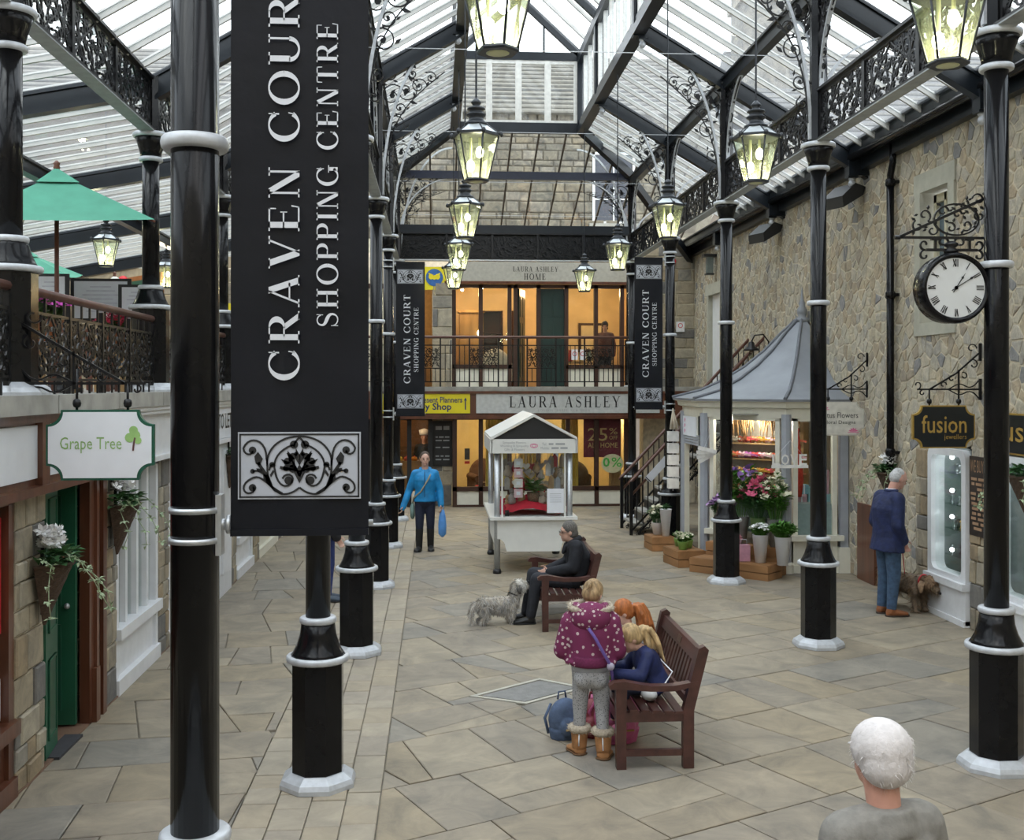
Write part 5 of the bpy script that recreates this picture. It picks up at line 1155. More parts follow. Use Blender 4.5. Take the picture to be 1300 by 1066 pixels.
# ================================================================== CLOCK
ck = thing('bracket_clock', 'round black and white clock on a scroll bracket from the near right column', 'clock', (3.79, 7.90, 3.51))
M = RX(PI/2)
MB(M).lathe([(.24, -.10), (.255, -.08), (.258, 0), (.262, .06), (.25, .095), (.235, .10), (.222, .085), (.215, .07)], 40).build('case', IRON, ck)
MB(M).prism([(.221*math.cos(k*PI/20), .221*math.sin(k*PI/20)) for k in range(40)], .078, None, .072).build('dial', mat('clock_dial', (.62, .63, .63), .4, 0, .03, 8), ck)
DF = lambda a, b, c: (a, -.080-c, b)
NUM = ['XII', 'I', 'II', 'III', 'IIII', 'V', 'VI', 'VII', 'VIII', 'IX', 'X', 'XI']
for k, s_ in enumerate(NUM):
    a = PI/2-k*PI/6; wd = .014*len(s_)*.55+.006; cx, cy = .182*math.cos(a), .182*math.sin(a); rot = a-PI/2
    q = MB(); n = len(s_); x = -(n-1)*.0065
    G = lambda u, v, c, rot=rot, cx=cx, cy=cy: DF(cx+u*math.cos(rot)-v*math.sin(rot), cy+u*math.sin(rot)+v*math.cos(rot), c)
    for ch in s_:
        if ch == 'I': q.ribbon([(x, -.028), (x, .028)], .007, 0, G, .001)
        elif ch == 'V': q.ribbon([(x-.008, .028), (x, -.028)], .008, 0, G, .001); q.ribbon([(x, -.028), (x+.008, .028)], .004, 0, G, .001)
        else: q.ribbon([(x-.009, .028), (x+.009, -.028)], .008, 0, G, .001); q.ribbon([(x-.009, -.028), (x+.009, .028)], .004, 0, G, .001)
        x += .013
    q.build('numeral', PRINTK, ck)
def hand_(an, L, w, name):
    G = lambda u, v, c: DF(u*math.sin(an)*1+v*math.cos(an), u*math.cos(an)-v*math.sin(an), c); q = MB(); q.prism([(-.04, -w), (L*.6, -w), (L*.68, -w*3), (L*.76, -w), (L, 0), (L*.76, w), (L*.68, w*3), (L*.6, w), (-.04, w)], .006, G, .004); q.prism([(.014*math.cos(k), .014*math.sin(k)) for k in [i*PI/5 for i in range(10)]], .007, G, .003); q.build(name, PRINTK, ck)
hand_(math.radians(33), .13, .0035, 'hour_hand'); hand_(math.radians(58), .20, .003, 'minute_hand')
F = lambda a, b, c: (a, .012-c, b)
m = MB(); m.ribbon([(-.40, .375), (.27, .375)], .018, .024, F); m.ribbon([(-.40, .375), (.26, .67)], .020, .024, F); m.build('bracket_arm', IRON2, ck); MB().cyl((-.43, 0, .375), (-.39, 0, .375), .016, n=8).build('arm_tip', IRON2, ck)
q = MB(); q.ribbon(arc(.04, .51, .17, .115, .35, .35+2*PI, 28), .012, .02, F); q.build('bracket_ring', IRON2, ck)
for (x, z, r, a, d) in ((-.20, .54, .05, -1, 6), (-.25, .46, .045, 2, 6), (-.14, .43, .045, 1, -6), (.21, .66, .05, 3, -6), (.22, .54, .045, 2, 6), (-.06, .57, .045, 0, 6), (.10, .62, .04, 1, -6), (.12, .47, .045, 4, 6), (0, .45, .04, 2, -6), (.05, .55, .035, 0, 6)):
    q = MB(); q.ribbon(spiral(x, z, r, r*.25, a, a+d, 16), .010, .016, F); [leaf(q, x+r*math.cos(a+j*2), z+r*math.sin(a+j*2), a+j*2+.5, .035, .009, .016, F) for j in range(3)]; q.build('scroll', IRON2, ck)
m = MB(); m.ribbon([(-.19, .285), (.20, .285)], .020, .024, F); m.build('hanger_bar', IRON2, ck)
for x in (-.12, .14): MB().bx(x-.009, x+.009, -.009, .009, .285, .375).bx(x-.03, x+.03, -.015, .015, .355, .375).build('hanger_rod', IRON2, ck)
for (x, z, r, a, d) in ((-.20, .325, .04, -1.5, -5), (.21, .325, .04, -1.6, 5), (-.20, .245, .04, 1.5, 5), (.21, .245, .04, 1.6, -5), (-.06, .34, .045, 0, 5), (.07, .34, .045, 3, -5)): q = MB(); q.ribbon(spiral(x, z, r, r*.3, a, a+d, 14), .012, .016, F); q.build('scroll', IRON2, ck)
MB().lathe([(.05, .26), (.055, .28), (.03, .30), (.055, .32), (.05, .335), (.02, .35)], 12).build('crown', IRON2, ck)
# ================================================================== FLORIST'S OCTAGONAL KIOSK
FC = V((5.9, 17.8, 0)); AP_ = 1.69; SD = 1.4
def octv(r, k): a = PI/8+k*PI/4; return V((FC.x+r*math.cos(a), FC.y+r*math.sin(a), 0))
RO = AP_/math.cos(PI/8)
fk = thing('florist_kiosk', 'cream octagonal florist kiosk with a grey lead roof against the wall', 'kiosk', FC)
L = lambda p: p-FC
C = {k: octv(RO, k) for k in range(8)}       # k=4,5 left; 5->6? vertices in order
# faces toward the court: between vertices (3,4) left, (4,5) front-left, (5,6) front
XMAX = XW-.02
def wpt(a, b, t): return a.lerp(b, t)
faces = [(3, 4, 'A'), (4, 5, 'B'), (5, 6, 'C')]
GREYP = mat('grey_paint', (.33, .35, .39), .45, 0, .05, 8)
ZT = 2.36
for (i, j, nm) in faces:
    a, b = C[i], C[j]
    if nm == 'C': t = (XMAX-a.x)/(b.x-a.x); b = a.lerp(b, t)
    d = (b-a); W_ = d.length; e = d.normalized(); nrm = V((e.y, -e.x, 0)); M = Matrix(((e.x, -nrm.x, 0, a.x-FC.x), (e.y, -nrm.y, 0, a.y-FC.y), (0, 0, 1, 0), (0, 0, 0, 1)))   # local: x along face, y inward
    if nm == 'B' or nm == 'C':
        x0, x1 = .10, W_-(.16 if nm == 'C' else .10)
        m = MB(M); m.bx(x0, x0+.07, -.02, .06, .0, ZT).bx(x1-.07, x1, -.02, .06, 0, ZT).bx(x0, x1, -.02, .06, ZT-.10, ZT); m.build('window_frame', CREAM, fk)
        MB(M).bx(x0-.05, x1+.08, -.10, .06, .48, .56).build('window_sill', CREAM, fk); MB(M).bx(x0, x1, -.01, .05, .06, .48).build('riser_panel', CREAM, fk); MB(M).bx(x0-.06, x1+.06, -.05, .06, 0, .12).build('skirting', CREAM, fk)
        MB(M).bx(x0+.07, x1-.07, .015, .022, .56, ZT-.1).build('pane', GLASS, fk)
        MB(M).bx(x0+.07, x1-.07, .03, .034, .56, 1.02).build('frosted_film', mat('frosted_film', (.30, .36, .36), .6), fk)
    else:
        MB(M).bx(0, .10, -.02, .06, 0, ZT).bx(W_-.35, W_-.28, -.02, .06, 0, ZT).build('door_post', CREAM, fk); MB(M).bx(.1, W_-.28, -.02, .03, 1.98, ZT-.06).build('door_head', CREAM, fk)
        for q in range(4): MB(M).bx(.1, W_-.28, -.03, -.0, 1.82+q*.045, 1.855+q*.045).build('shutter_slat', GREYP, fk)
        MB(M).bx(W_-.28, W_-.02, .0, .05, 0, ZT).build('panel', CREAM, fk)
for k in (3, 4, 5):
    p = L(C[k]); MB().lathe([(.075, .1), (.075, ZT)], 8, p, PI/8, False).build('corner_post', GREYP, fk); MB().lathe([(.115, 0), (.115, .13), (.09, .16)], 8, p, PI/8, False).build('post_base', CREAM, fk)
p = L(V((XMAX-.06, C[5].y, 0))); MB().bx(p.x-.06, p.x+.06, p.y-.05, p.y+.05, 0, ZT).build('wall_post', GREYP, fk); MB().bx(p.x-.10, p.x+.07, p.y-.1, p.y+.06, 0, .38).build('post_base', CREAM, fk)
def octring(r, z):
    out = []
    for k in (3, 4, 5, 6):
        out.append(L(octv(r, k))+V((0, 0, z)))
    return out
def clampx(p): p.x = min(p.x, XMAX-FC.x); return p
def band(r0, z0, r1, z1, name, m):
    mb = MB(); A = octring(r0, z0); B = octring(r1, z1)
    pa = [V((XMAX-FC.x, A[0].y, A[0].z))]+A; pb = [V((XMAX-FC.x, B[0].y, B[0].z))]+B
    for q in (pa, pb): 
        t = (XMAX-FC.x-q[-2].x)/(q[-1].x-q[-2].x); q[-1] = q[-2].lerp(q[-1], min(1, t))
    mb.add(pa+pb, [(i, i+1, 5+i+1, 5+i) for i in range(4)]); return mb.build(name, m, fk)
band(RO+.03, ZT-.06, RO+.04, ZT+.08, 'fascia', CREAM); band(RO+.04, ZT+.08, RO+.11, ZT+.10, 'cornice_soffit', CREAM); band(RO+.11, ZT+.10, RO+.13, ZT+.17, 'cornice', CREAM); band(RO+.13, ZT+.17, RO+.20, ZT+.19, 'cornice_soffit', CREAM); band(RO+.20, ZT+.19, RO+.21, ZT+.225, 'eaves_edge', LEAD)
prof = [(RO+.21, ZT+.22), (RO-.25, ZT+.34), (RO-.62, ZT+.52), (RO-.95, ZT+.74), (RO-1.25, ZT+1.0), (RO-1.5, ZT+1.28), (.10, ZT+1.5)]
AXX = XMAX-FC.x-.12
for (k0, k1) in ((3, 4), (4, 5), (5, 6), (2, 3)):
    mb = MB(); vs = []
    for r, z in prof:
        for k in (k0, k1):
            p = L(octv(r, k))+V((0, 0, z)); f = (1-(r-.1)/(RO+.11)); p.x += AXX*f; vs.append(clampx(p))
    mb.add(vs, [(2*i, 2*i+1, 2*i+3, 2*i+2) for i in range(len(prof)-1)], True); mb.build('roof_sheet', LEAD, fk)
for k in (3, 4, 5):
    pts = []
    for r, z in prof: p = L(octv(r, k))+V((0, 0, z+.012)); f = (1-(r-.1)/(RO+.11)); p.x += AXX*f; pts.append(clampx(p))
    MB().tube(pts, .028, 6).build('roof_roll', mat('dark_lead_roll', (.13, .14, .16), .5), fk)
MB().lathe([(.13, ZT+1.46), (.12, ZT+1.53), (.06, ZT+1.56), (.08, ZT+1.62), (.085, ZT+1.68), (.045, ZT+1.74), (.055, ZT+1.78), (.03, ZT+1.84), (.012, ZT+2.0), (.004, ZT+2.05)], 14, (AXX, 0, 0)).build('finial', LEAD, fk)
MB().bx(-1.4, AXX+.1, -1.4, 1.4, ZT-.02, ZT).build('kiosk_ceiling', mat('kiosk_ceiling', (.25, .24, .21), .8), fk)
MB().bx(-1.45, .2, -1.5, 1.5, .005, .02).build('kiosk_floor', mat('kiosk_floor', (.18, .14, .1), .8), fk)
lamp(5.0, 17.1, 2.25, 34, (1, .93, .82), .15)
# interior: timber shelves and stock
sh = thing('ribbon_shelf', 'timber ribbon rack inside the florist kiosk window', 'shelf', (5.22, 17.30, .02), -PI/4); OAK = mat('oak', (.36, .22, .09), .6, 0, .3, 6, .1, 0, 20, (1, 1, .15))
MB().bx(-.72, -.66, -.08, .1, 0, 2.2).bx(.66, .72, -.08, .1, 0, 2.2).build('upright', OAK, sh); MB().bx(-.75, .75, .1, .13, 0, 2.25).build('back', mat('shelf_back', (.30, .27, .22), .8), sh)
rr = random.Random(8); cols = [(.45, .05, .06), (.6, .35, .4), (.30, .12, .05), (.5, .3, .1), (.35, .1, .3), (.55, .5, .42), (.4, .2, .02), (.6, .12, .06)]
for z in (.68, .9, 1.12, 1.35, 1.6, 1.85):
    MB().bx(-.68, .68, -.10, .1, z-.02, z).build('shelf_board', OAK, sh)
n_ = 0
for z in (.68, .9, 1.12, 1.35, 1.6, 1.85):
    for i in range(11):
        c = cols[rr.randrange(len(cols))]; o = MB(RY(PI/2)).lathe([(.055, -.045), (.055, -.035), (.04, -.035), (.04, .035), (.055, .035), (.055, .045)], 10).build('ribbon_reel', mat('ribbon%d' % cols.index(c), c, .5), sh, TR(-.6+i*.12, -.06, z+.058))
        q = MB(); q.ribbon([(0, 0), (.01, -.1), (-.005, -.16-rr.random()*.05)], .03, .002, XZ(0)); q.build('ribbon_tail', mat('ribbon%d' % cols.index(c), c, .5), o, RY(-PI/2) @ TR(0, -.057, 0))
m = MB()
for i in range(70): x = rr.uniform(-.7, .7); m.tube([(x, -.14+rr.uniform(-.05, .05), 2.22), (x+rr.gauss(0, .03), -.14, rr.uniform(1.85, 2.1))], [.018, .004], 5)
tag(m.build('hanging_dried_stems', mat('dried_stems', (.30, .16, .06), .8, 0, .5, 30), sh), kind='stuff')
pl = thing('timber_post', 'rough timber post standing in the florist kiosk doorway', 'post', (4.5, 18.0, .02)); q = MB(); q.tube([(0, 0, 0), (.015, 0, .7), (-.01, .01, 1.3), (.01, 0, 2.0)], [.11, .10, .105, .095], 10); q.build('trunk', OAK, pl); MB().ell((-.02, -.1, .75), (.03, .012, .05), 8, 6).build('knot', WICK, pl)
bx_ = thing('gift_box_stack', 'stack of pastel gift boxes inside the right florist window', 'boxes', (5.72, 16.5, .02)); MB().bx(-.28, .3, -.08, .2, 0, 1.0).build('plinth', mat('display_plinth', (.4, .42, .42), .6), bx_)
for i, (x, z, w, h, c) in enumerate(((-.18, 1.0, .16, .12, (.5, .3, .35)), (.0, 1.0, .15, .22, (.25, .45, .5)), (.18, 1.0, .18, .12, (.3, .5, .55)), (-.14, 1.12, .14, .14, (.2, .4, .5)), (.17, 1.12, .14, .16, (.55, .3, .38)), (.2, 1.28, .1, .2, (.5, .28, .33)))): o = MB().bx(x-w/2, x+w/2, -.08, .06, z, z+h).build('gift_box', mat('giftbox%d' % i, c, .5), bx_); MB().bx(x-.01, x+.01, -.082, .062, z, z+h+.002).build('box_ribbon', PAPER, o)
rdv = thing('red_net_drape', 'red net drape hanging inside the right florist window', 'drape', (5.48, 16.42, 1.1)); q = MB(); q.loft([((0, 0, z), (w, 0, 0), (0, .03, 0)) for z, w in ((0, .06), (.25, .09), (.55, .07), (.85, .03), (1.0, .015))], 10); q.build('netting', mat('red_net', (.6, .05, .03), .7, 0, .2, 30), rdv); MB().lathe([(.02, .98), (.03, 1.0), (.02, 1.04)], 8).build('knot', mat('red_net', (.6, .05, .03)), rdv)
# signs on the kiosk
t = thing('kiosk_notice_board', 'small white notice with pink motifs at the left of the florist kiosk', 'sign', (4.20, 18.05, 2.12)); MB().bx(-.03, -.01, -.5, .45, -.16, .16).build('board', PAPER, t)
for z in (-.09, .0, .09): q = MB(); q.ribbon(spiral(.3, z, .035, .01, 0, 9, 12), .012, .002, lambda a, b, c: (-.031-c, -a+.55, b)); q.build('flower_motif', PINK, t)
lt = thing('love_decoration', 'white wooden word decoration hanging on the florist kiosk corner', 'decoration', (5.20, 15.93, 1.62))
WP = mat('white_wood', (.72, .71, .68), .6)
for i, ch in enumerate('LOVE'): txt('letter', ch, (-.27+i*.135, -.15+i*.135, 0, .16), lambda a, b, c: (a, -c, b+.0), lt, WP, .02, .0); 
for i in range(4): pass
MB().bx(-.28, .27, -.012, .012, -.045, .0).build('base_bar', WP, lt); MB().tube([(-.2, .0, .14), (0, .0, .36), (.2, 0, .14)], .004, 4).build('string', PAPER, lt)
ht = thing('white_tag_bundle', 'white wooden hanging tags at the florist kiosk left post', 'decoration', (4.2, 17.02, 1.72))
for i in range(4): MB(TR(0, -.06, 0) @ RY(-.5+.25*i)).bx(-.16, .14, -.01-.012*i, -.012*i, -.08+.04*i, -.02+.04*i).build('tag', WP, ht)
MB().tube([(-.05, -.06, .05), (.05, -.06, .3), (.1, -.06, .05)], .004, 4).build('string', PAPER, ht)
hg = thing('white_block_garland', 'string of white blocks hanging left of the florist kiosk', 'decoration', (4.02, 18.55, .9))
for i in range(5): MB().bx(-.09, .09, -.06, .06, .14+i*.2, .31+i*.2).build('block', WP, hg)
MB().tube([(0, 0, .1), (0, 0, 1.45)], .006, 5).build('string', PAPER, hg); q = MB(); [q.tube([(0, 0, 1.5), (rr.gauss(0, .06), rr.gauss(0, .05), 1.15)], [.01, .02], 5) for i in range(9)]; q.build('raffia_tassel', mat('raffia', (.55, .48, .38), .8), hg)

# ---- buckets, crates and flowers outside the florist
CRW = mat('pine_crate', (.30, .15, .06), .6, 0, .3, 5, .1, 0, 20, (.2, 1, 1))
def crate(label, loc, w, d, h, rz):
    t = thing('wooden_crate', label, 'crate', loc, rz)
    n = max(2, int(h/.11))
    for s_, (a, b, c, e) in enumerate(((-w/2, w/2, -d/2, -d/2+.02), (-w/2, w/2, d/2-.02, d/2), (-w/2, -w/2+.02, -d/2+.021, d/2-.021), (w/2-.02, w/2, -d/2+.021, d/2-.021))):
        for i in range(n): MB().bx(a, b, c, e, i*h/n, (i+1)*h/n-.012).build('slat', CRW, t)
    MB().bx(-w/2+.02, w/2-.02, -d/2+.02, d/2-.02, h-.03, h-.005).build('lid_board', CRW, t)
    return t
FR = math.radians(-45)
crate('wide low wooden crate carrying the white flower buckets', (4.40, 16.03, 0), 1.30, .42, .22, FR)
crate('wooden step crate behind the white flower buckets', (4.63, 16.29, 0), 1.2, .28, .42, FR)
crate('wooden crate of green pots left of the florist column', (3.86, 17.0, 0), .62, .45, .26, math.radians(-80))
crate('small wooden crate at the foot of the far left kiosk post', (3.80, 18.62, 0), .5, .4, .24, math.radians(-85))
def bucket(label, loc, m, r0=.075, r1=.115, h=.40):
    t = thing('flower_bucket', label, 'bucket', loc); MB().lathe([(r0, 0), (r1, h), (r1+.006, h+.005), (r1-.008, h+.005), (r1-.01, h-.04), (.02, h-.05)], 20).build('bucket', m, t); return t
def stems(t, z, n, spread, hgt, lm, bm, pr, seed, npet=6, leafL=.12, domed=True, nb=None):
    rnd = random.Random(seed); m = MB(); b = MB()
    for k in range(n):
        a = rnd.random()*2*PI; r = spread*math.sqrt(rnd.random()); hz = z+hgt*(1-.45*(r/spread)**2 if domed else 1)*rnd.uniform(.85, 1.05); p = V((r*math.cos(a), r*math.sin(a), hz))
        m.tube([(r*.3*math.cos(a), r*.3*math.sin(a), z-.05), p], .003, 3, False)
        for q in range(5): f = rnd.uniform(.35, 1); leafs(m, V((0, 0, z)).lerp(p, f), (math.cos(a)+rnd.gauss(0, .8), math.sin(a)+rnd.gauss(0, .8), rnd.uniform(0, .9)), leafL*rnd.uniform(.6, 1.1), leafL*.25, rnd)
        if bm and (nb is None or k < nb): petals(b, p, pr*rnd.uniform(.7, 1.2), npet, rnd)
    tag(m.build('foliage', lm, t), kind='stuff')
    if bm: tag(b.build('blossoms', bm, t), kind='stuff')
LG2 = mat('fresh_green', (.07, .20, .025), .5, 0, .4, 30); LIL = mat('lilac_petal', (.42, .24, .50), .6, 0, .15, 30); LPK = mat('lily_pink', (.62, .10, .20), .5, 0, .3, 40); PUR = mat('purple_petal', (.28, .14, .45), .6, 0, .15, 30); CRM = mat('cream_petal', (.62, .60, .45), .6)
PKB = mat('pink_bucket', (.55, .16, .32), .4)
b = bucket('white tapered bucket of white chrysanthemums', (4.70, 15.75, .22), WHITE2); stems(b, .40, 130, .16, .16, LG2, PETW, .028, 1, 8, .05)
b = bucket('white tapered bucket of bright green foliage', (4.95, 15.50, .22), WHITE2); stems(b, .40, 150, .19, .20, LG2, None, 0, 2, 6, .09)
b = bucket('pink bucket of lilac chrysanthemums behind the crate front', (4.36, 16.55, .42), PKB); stems(b, .38, 110, .22, .32, LEAFM, LIL, .045, 3, 9, .09)
b = bucket('tall bucket of pink lilies in front of the florist window', (4.78, 16.14, .42), mat('green_bucket', (.16, .28, .10), .5)); stems(b, .38, 60, .28, .60, LEAFM, LPK, .085, 4, 6, .14, True, 34)
b = bucket('bucket of purple alliums behind the lilac flowers', (4.58, 16.34, .42), mat('grey_bucket', (.3, .32, .33), .5)); stems(b, .38, 26, .22, .72, LG2, PUR, .07, 5, 14, .2, False, 14)
b = bucket('bucket of cream buds among the lilies', (4.98, 15.94, .42), mat('grey_bucket', (.3, .32, .33), .5)); stems(b, .38, 50, .22, .66, LG2, CRM, .06, 6, 6, .12)
b = bucket('small pink wrapped bouquet beside the white bucket', (4.34, 16.05, .22), mat('pink_wrap', (.6, .2, .3), .4), .05, .16, .26); stems(b, .24, 40, .15, .12, LEAFM, mat('mixed_pink', (.65, .3, .35), .5), .05, 7, 6, .06)
gb = thing('pink_gift_bag', 'pink paper gift bag on the low crate', 'bag', (4.48, 15.90, .221)); MB().bx(-.10, .10, -.05, .05, 0, .24).build('bag', mat('pale_pink_paper', (.62, .32, .42), .5), gb); MB().tube([(-.05, -.05, .24), (-.04, -.05, .32), (.04, -.05, .32), (.05, -.05, .24)], .004, 5).build('handle', PAPER, gb)
for i, (x, y) in enumerate(((3.80, 16.82), (3.92, 17.0), (3.82, 17.18))):
    b = bucket(('nearest', 'middle', 'farthest')[i]+' small pot of primroses in the green wrapped tray', (x, y, .26), mat('green_wrap', (.25, .50, .12), .4), .06, .085, .12); stems(b, .12, 40, .09, .10, LG2, CRM, .03, 20+i, 6, .06)
b = bucket('small pot of mixed flowers at the far kiosk post', (3.78, 18.7, .24), WHITE2, .07, .1, .2); stems(b, .2, 50, .16, .3, LEAFM, CRM, .04, 31, 6, .09)
b = bucket('tall white vase standing on the far small crate', (3.88, 18.48, .24), WHITE2, .06, .10, .45); stems(b, .44, 20, .06, .10, LEAFM, None, 0, 32, 6, .06)

# ================================================================== MERCHANDISE CART
kx, ky = 1.44, 16.3
kt = thing('market_cart', 'white gabled market cart on steel legs in the middle of the court', 'cart', (kx, ky, 0)); DP = 2.0; HW = .60
KW = mat('cart_white', (.68, .68, .65), .4, 0, .04, 6)
for x in (-HW+.06, HW-.06):
    for y in (.06, DP-.06):
        o = MB().tube([(x, y, .05), (x, y, 1.85)], .045, 12).build('leg', STEEL, kt); MB().lathe([(.06, 0), (.065, .03), (.05, .07)], 12, (x, y, 0)).build('foot', PRINTK, o)
MB().bx(-HW-.05, HW+.05, -.05, DP+.05, .80, .845).build('table_top', KW, kt)
ap = [(-HW+.06, .80), (-HW+.06, .52)]+arc(-HW+.06, .40, .12, .12, PI/2, 0, 6)+[(-HW+.20, .33), (HW-.20, .33)]+arc(HW-.06, .40, .12, .12, PI, PI/2, 6)+[(HW-.06, .52), (HW-.06, .80)]
MB().prism(ap, .02, XZ(.03)).build('apron', KW, kt)
for x in (-HW+.04, HW-.05): MB().prism([(.05, .8), (.05, .55), (.2, .38), (DP-.2, .38), (DP-.05, .55), (DP-.05, .8)], .02, YZ(x)).build('apron', KW, kt)
MB().bx(-HW-.03, HW+.03, -.05, -.01, 1.79, 2.0).build('header_board', KW, kt); MB().bx(-HW-.03, HW+.03, DP+.01, DP+.05, 1.79, 2.0).build('header_board', KW, kt)
for x in (-HW-.05, HW+.02): MB().bx(x, x+.03, -.05, DP+.05, 1.79, 2.0).build('board', KW, kt)
for s_ in (1, -1):
    MB().add([(s_*(HW+.04), -.07, 1.99), (s_*(HW+.04), DP+.07, 1.99), (0, DP+.07, 2.33), (0, -.07, 2.33), (s_*(HW+.04), -.07, 2.03), (s_*(HW+.04), DP+.07, 2.03), (0, DP+.07, 2.37), (0, -.07, 2.37)], [(0, 1, 2, 3), (4, 5, 6, 7), (0, 1, 5, 4), (0, 3, 7, 4), (1, 2, 6, 5), (2, 3, 7, 6)]).build('roof_panel', KW, kt)
MB().prism([(-HW, 2.0), (HW, 2.0), (0, 2.325)], .01, XZ(-.02)).build('gable', PRINTK, kt)
for i, (s_, bx4) in enumerate((('Sympathy Flowers', (-.46, -.12, 1.925, 1.965)), ('Wedding & Sympathy', (-.50, -.08, 1.875, 1.915)), ('Gifts & Flowers', (-.44, -.14, 1.825, 1.865)), ('Tel:', (.12, .19, 1.905, 1.945)), ('Mobile:', (.10, .23, 1.845, 1.885)))): txt('lettering', s_, bx4, XZ(-.051), kt, PRINTG)
blocks(2, (.22, .46, 1.913, 1.938), XZ(-.051), kt, PRINTG, 1); blocks(2, (.26, .50, 1.853, 1.878), XZ(-.051), kt, PRINTG, 2)
q = MB(); [q.ribbon(arc(0, 1.90, .055*f, .03*f, 0, 2*PI, 14), .008, .001, XZ(-.051)) for f in (1, .6)]; q.build('logo', PINK, kt)
MB().bx(-HW+.12, -HW+.145, -.0, .03, .845, 1.79).bx(HW-.145, HW-.12, 0, .03, .845, 1.79).build('screen_stile', KW, kt)
MB().bx(-HW+.145, HW-.145, .008, .014, .85, 1.79).build('screen_pane', glass_mat('cart_glass', (.93, .95, .95), .06), kt)
# goods
RED = mat('red_cloth', (.50, .012, .03), .8, 0, .15, 8)
t = thing('red_cloth', 'red cloth spread on the cart table', 'cloth', (kx, ky+.35, .846)); q = MB()
nx_, ny_ = 14, 10; vs_ = [(-.42+.84*i/nx_, -.25+.9*j/ny_, .07+.17*math.exp(-((i/nx_-.45)**2*7+(j/ny_-.35)**2*5))+.015*noise.noise(V((i*.8, j*.8, 0)))-(.05 if i in (0, nx_) or j in (0, ny_) else 0)) for j in range(ny_+1) for i in range(nx_+1)]
q.add(vs_, [(j*(nx_+1)+i, j*(nx_+1)+i+1, (j+1)*(nx_+1)+i+1, (j+1)*(nx_+1)+i) for j in range(ny_) for i in range(nx_)], True); q.build('cloth', RED, t); MB().bx(-.42, -.36, -.27, -.25, .0, .09).build('clip', PRINTK, t)
t = thing('wicker_pot', 'wicker pot with a white hyacinth on the red cloth', 'pot', (kx+.02, ky+.30, 1.02)); MB().lathe([(.08, 0), (.095, .15), (.10, .16), (.085, .155), (.02, .14)], 16).build('pot', mat('pale_wicker', (.25, .19, .12), .8, 0, .4, 50, .8), t); stems(t, .14, 14, .05, .16, LG2, None, 0, 41, 5, .2); q = MB(); rnd = random.Random(5); [petals(q, (rnd.gauss(0, .02), rnd.gauss(0, .02), .22+.09*rnd.random()), .03, 6, rnd) for _ in range(30)]; tag(q.build('blossom', PETW, t), kind='stuff')
t = thing('card_strip', 'pink and white hanging strip of keepsake cards on the cart', 'decoration', (kx-.22, ky+.10, 1.12))
for i in range(4): o = MB().bx(-.065, .065, 0, .012, i*.15, i*.15+.13).build('card', mat('pale_card%d' % (i % 2), ((.66, .45, .47), (.66, .62, .58))[i % 2], .6), t); MB().bx(-.03, .03, -.004, 0, i*.15+.04, i*.15+.09).build('card_window', PAPER, o)
MB().tube([(0, .006, .58), (0, .006, .66)], .004, 4).build('cord', PRINTK, t)
t = thing('paper_notice', 'white paper notice taped to the cart screen', 'notice', (kx+.32, ky-.004, .90)); MB().bx(-.12, .13, 0, .003, 0, .36).build('sheet', PAPER, t); [MB().bx(-.08, .09, -.001, 0, z, z+.006).build('print_line', PRINTG, t) for z in (.28, .25, .22, .19, .16)]
rg = random.Random(12); kinds = [((.6, .58, .55), 'white'), ((.5, .03, .06), 'red'), ((.33, .30, .27), 'grey'), ((.45, .38, .30), 'natural'), ((.35, .36, .40), 'pewter'), ((.4, .25, .12), 'brown')]
places = {}
def heart(r): return [(r*(16*math.sin(a)**3)/17, r*(13*math.cos(a)-5*math.cos(2*a)-2*math.cos(3*a)-math.cos(4*a))/17) for a in [2*PI*k/20 for k in range(20)]]
ORD = ['first', 'second', 'third', 'fourth', 'fifth', 'sixth', 'seventh', 'eighth', 'ninth', 'tenth', 'eleventh', 'twelfth', 'thirteenth']
n_ = 0
for row, z in enumerate((1.66, 1.52, 1.38)):
    for i in range(13):
        x = -.46+i*.077+rg.uniform(-.02, .02); y = .25+.35*rg.random(); c, nm = kinds[rg.randrange(len(kinds))]; sh_ = rg.randrange(3)
        t = thing('hanging_trinket', '%s %s hanging in the %s row of the cart, %s from the left' % (nm, ('heart', 'bell', 'tag')[sh_], ('top', 'middle', 'lower')[row], ORD[i]), 'trinket', (kx+x, ky+y, z-rg.random()*.1), 0, 'trinkets hanging in the market cart')
        mm = mat('trinket_'+nm, c, .6); q = MB()
        if sh_ == 0: q.prism(heart(.05), .02, XZ(0))
        elif sh_ == 1: q.lathe([(.012, -.08), (.04, -.06), (.045, -.02), (.02, .02), (.03, .04), (.01, .06)], 10)
        else: q.bx(-.03, .03, -.012, .012, -.07, .05); q.prism([(-.03, .05), (.03, .05), (0, .09)], .012, XZ(0), -.012)
        t.scale = (1.3, 1.3, 1.3); q.build('body', mm, t); MB().tube([(0, 0, .03), (0, 0, (1.8-t.location.z)/1.3)], .002, 3).build('cord', PRINTG, t)
for i in range(14):
    x = -.45+(i % 7)*.15; y = .15+.9*(i//7)+rg.uniform(0, .2); c, nm = kinds[rg.randrange(len(kinds))]
    t = thing('soft_ornament', '%s small ornament standing on the %s of the cart table, %s from the left' % (nm, ('front', 'back')[i//7], ORD[i % 7]), 'ornament', (kx+x, ky+y+.05, 1.0 if -.42 < x < .42 and y < .95 else .846), 0, 'ornaments on the cart table'); q = MB(); h = rg.uniform(.12, .3)
    q.lathe([(.05, 0), (.065, h*.2), (.05, h*.5), (.025, h*.65)], 12); q.ell((0, 0, h*.8), .045, 10, 8); q.build('body', mat('trinket_'+nm, c, .6), t); MB().ell((.035, -.02, h*.95), .018, 6, 5).build('trim', RED, t)
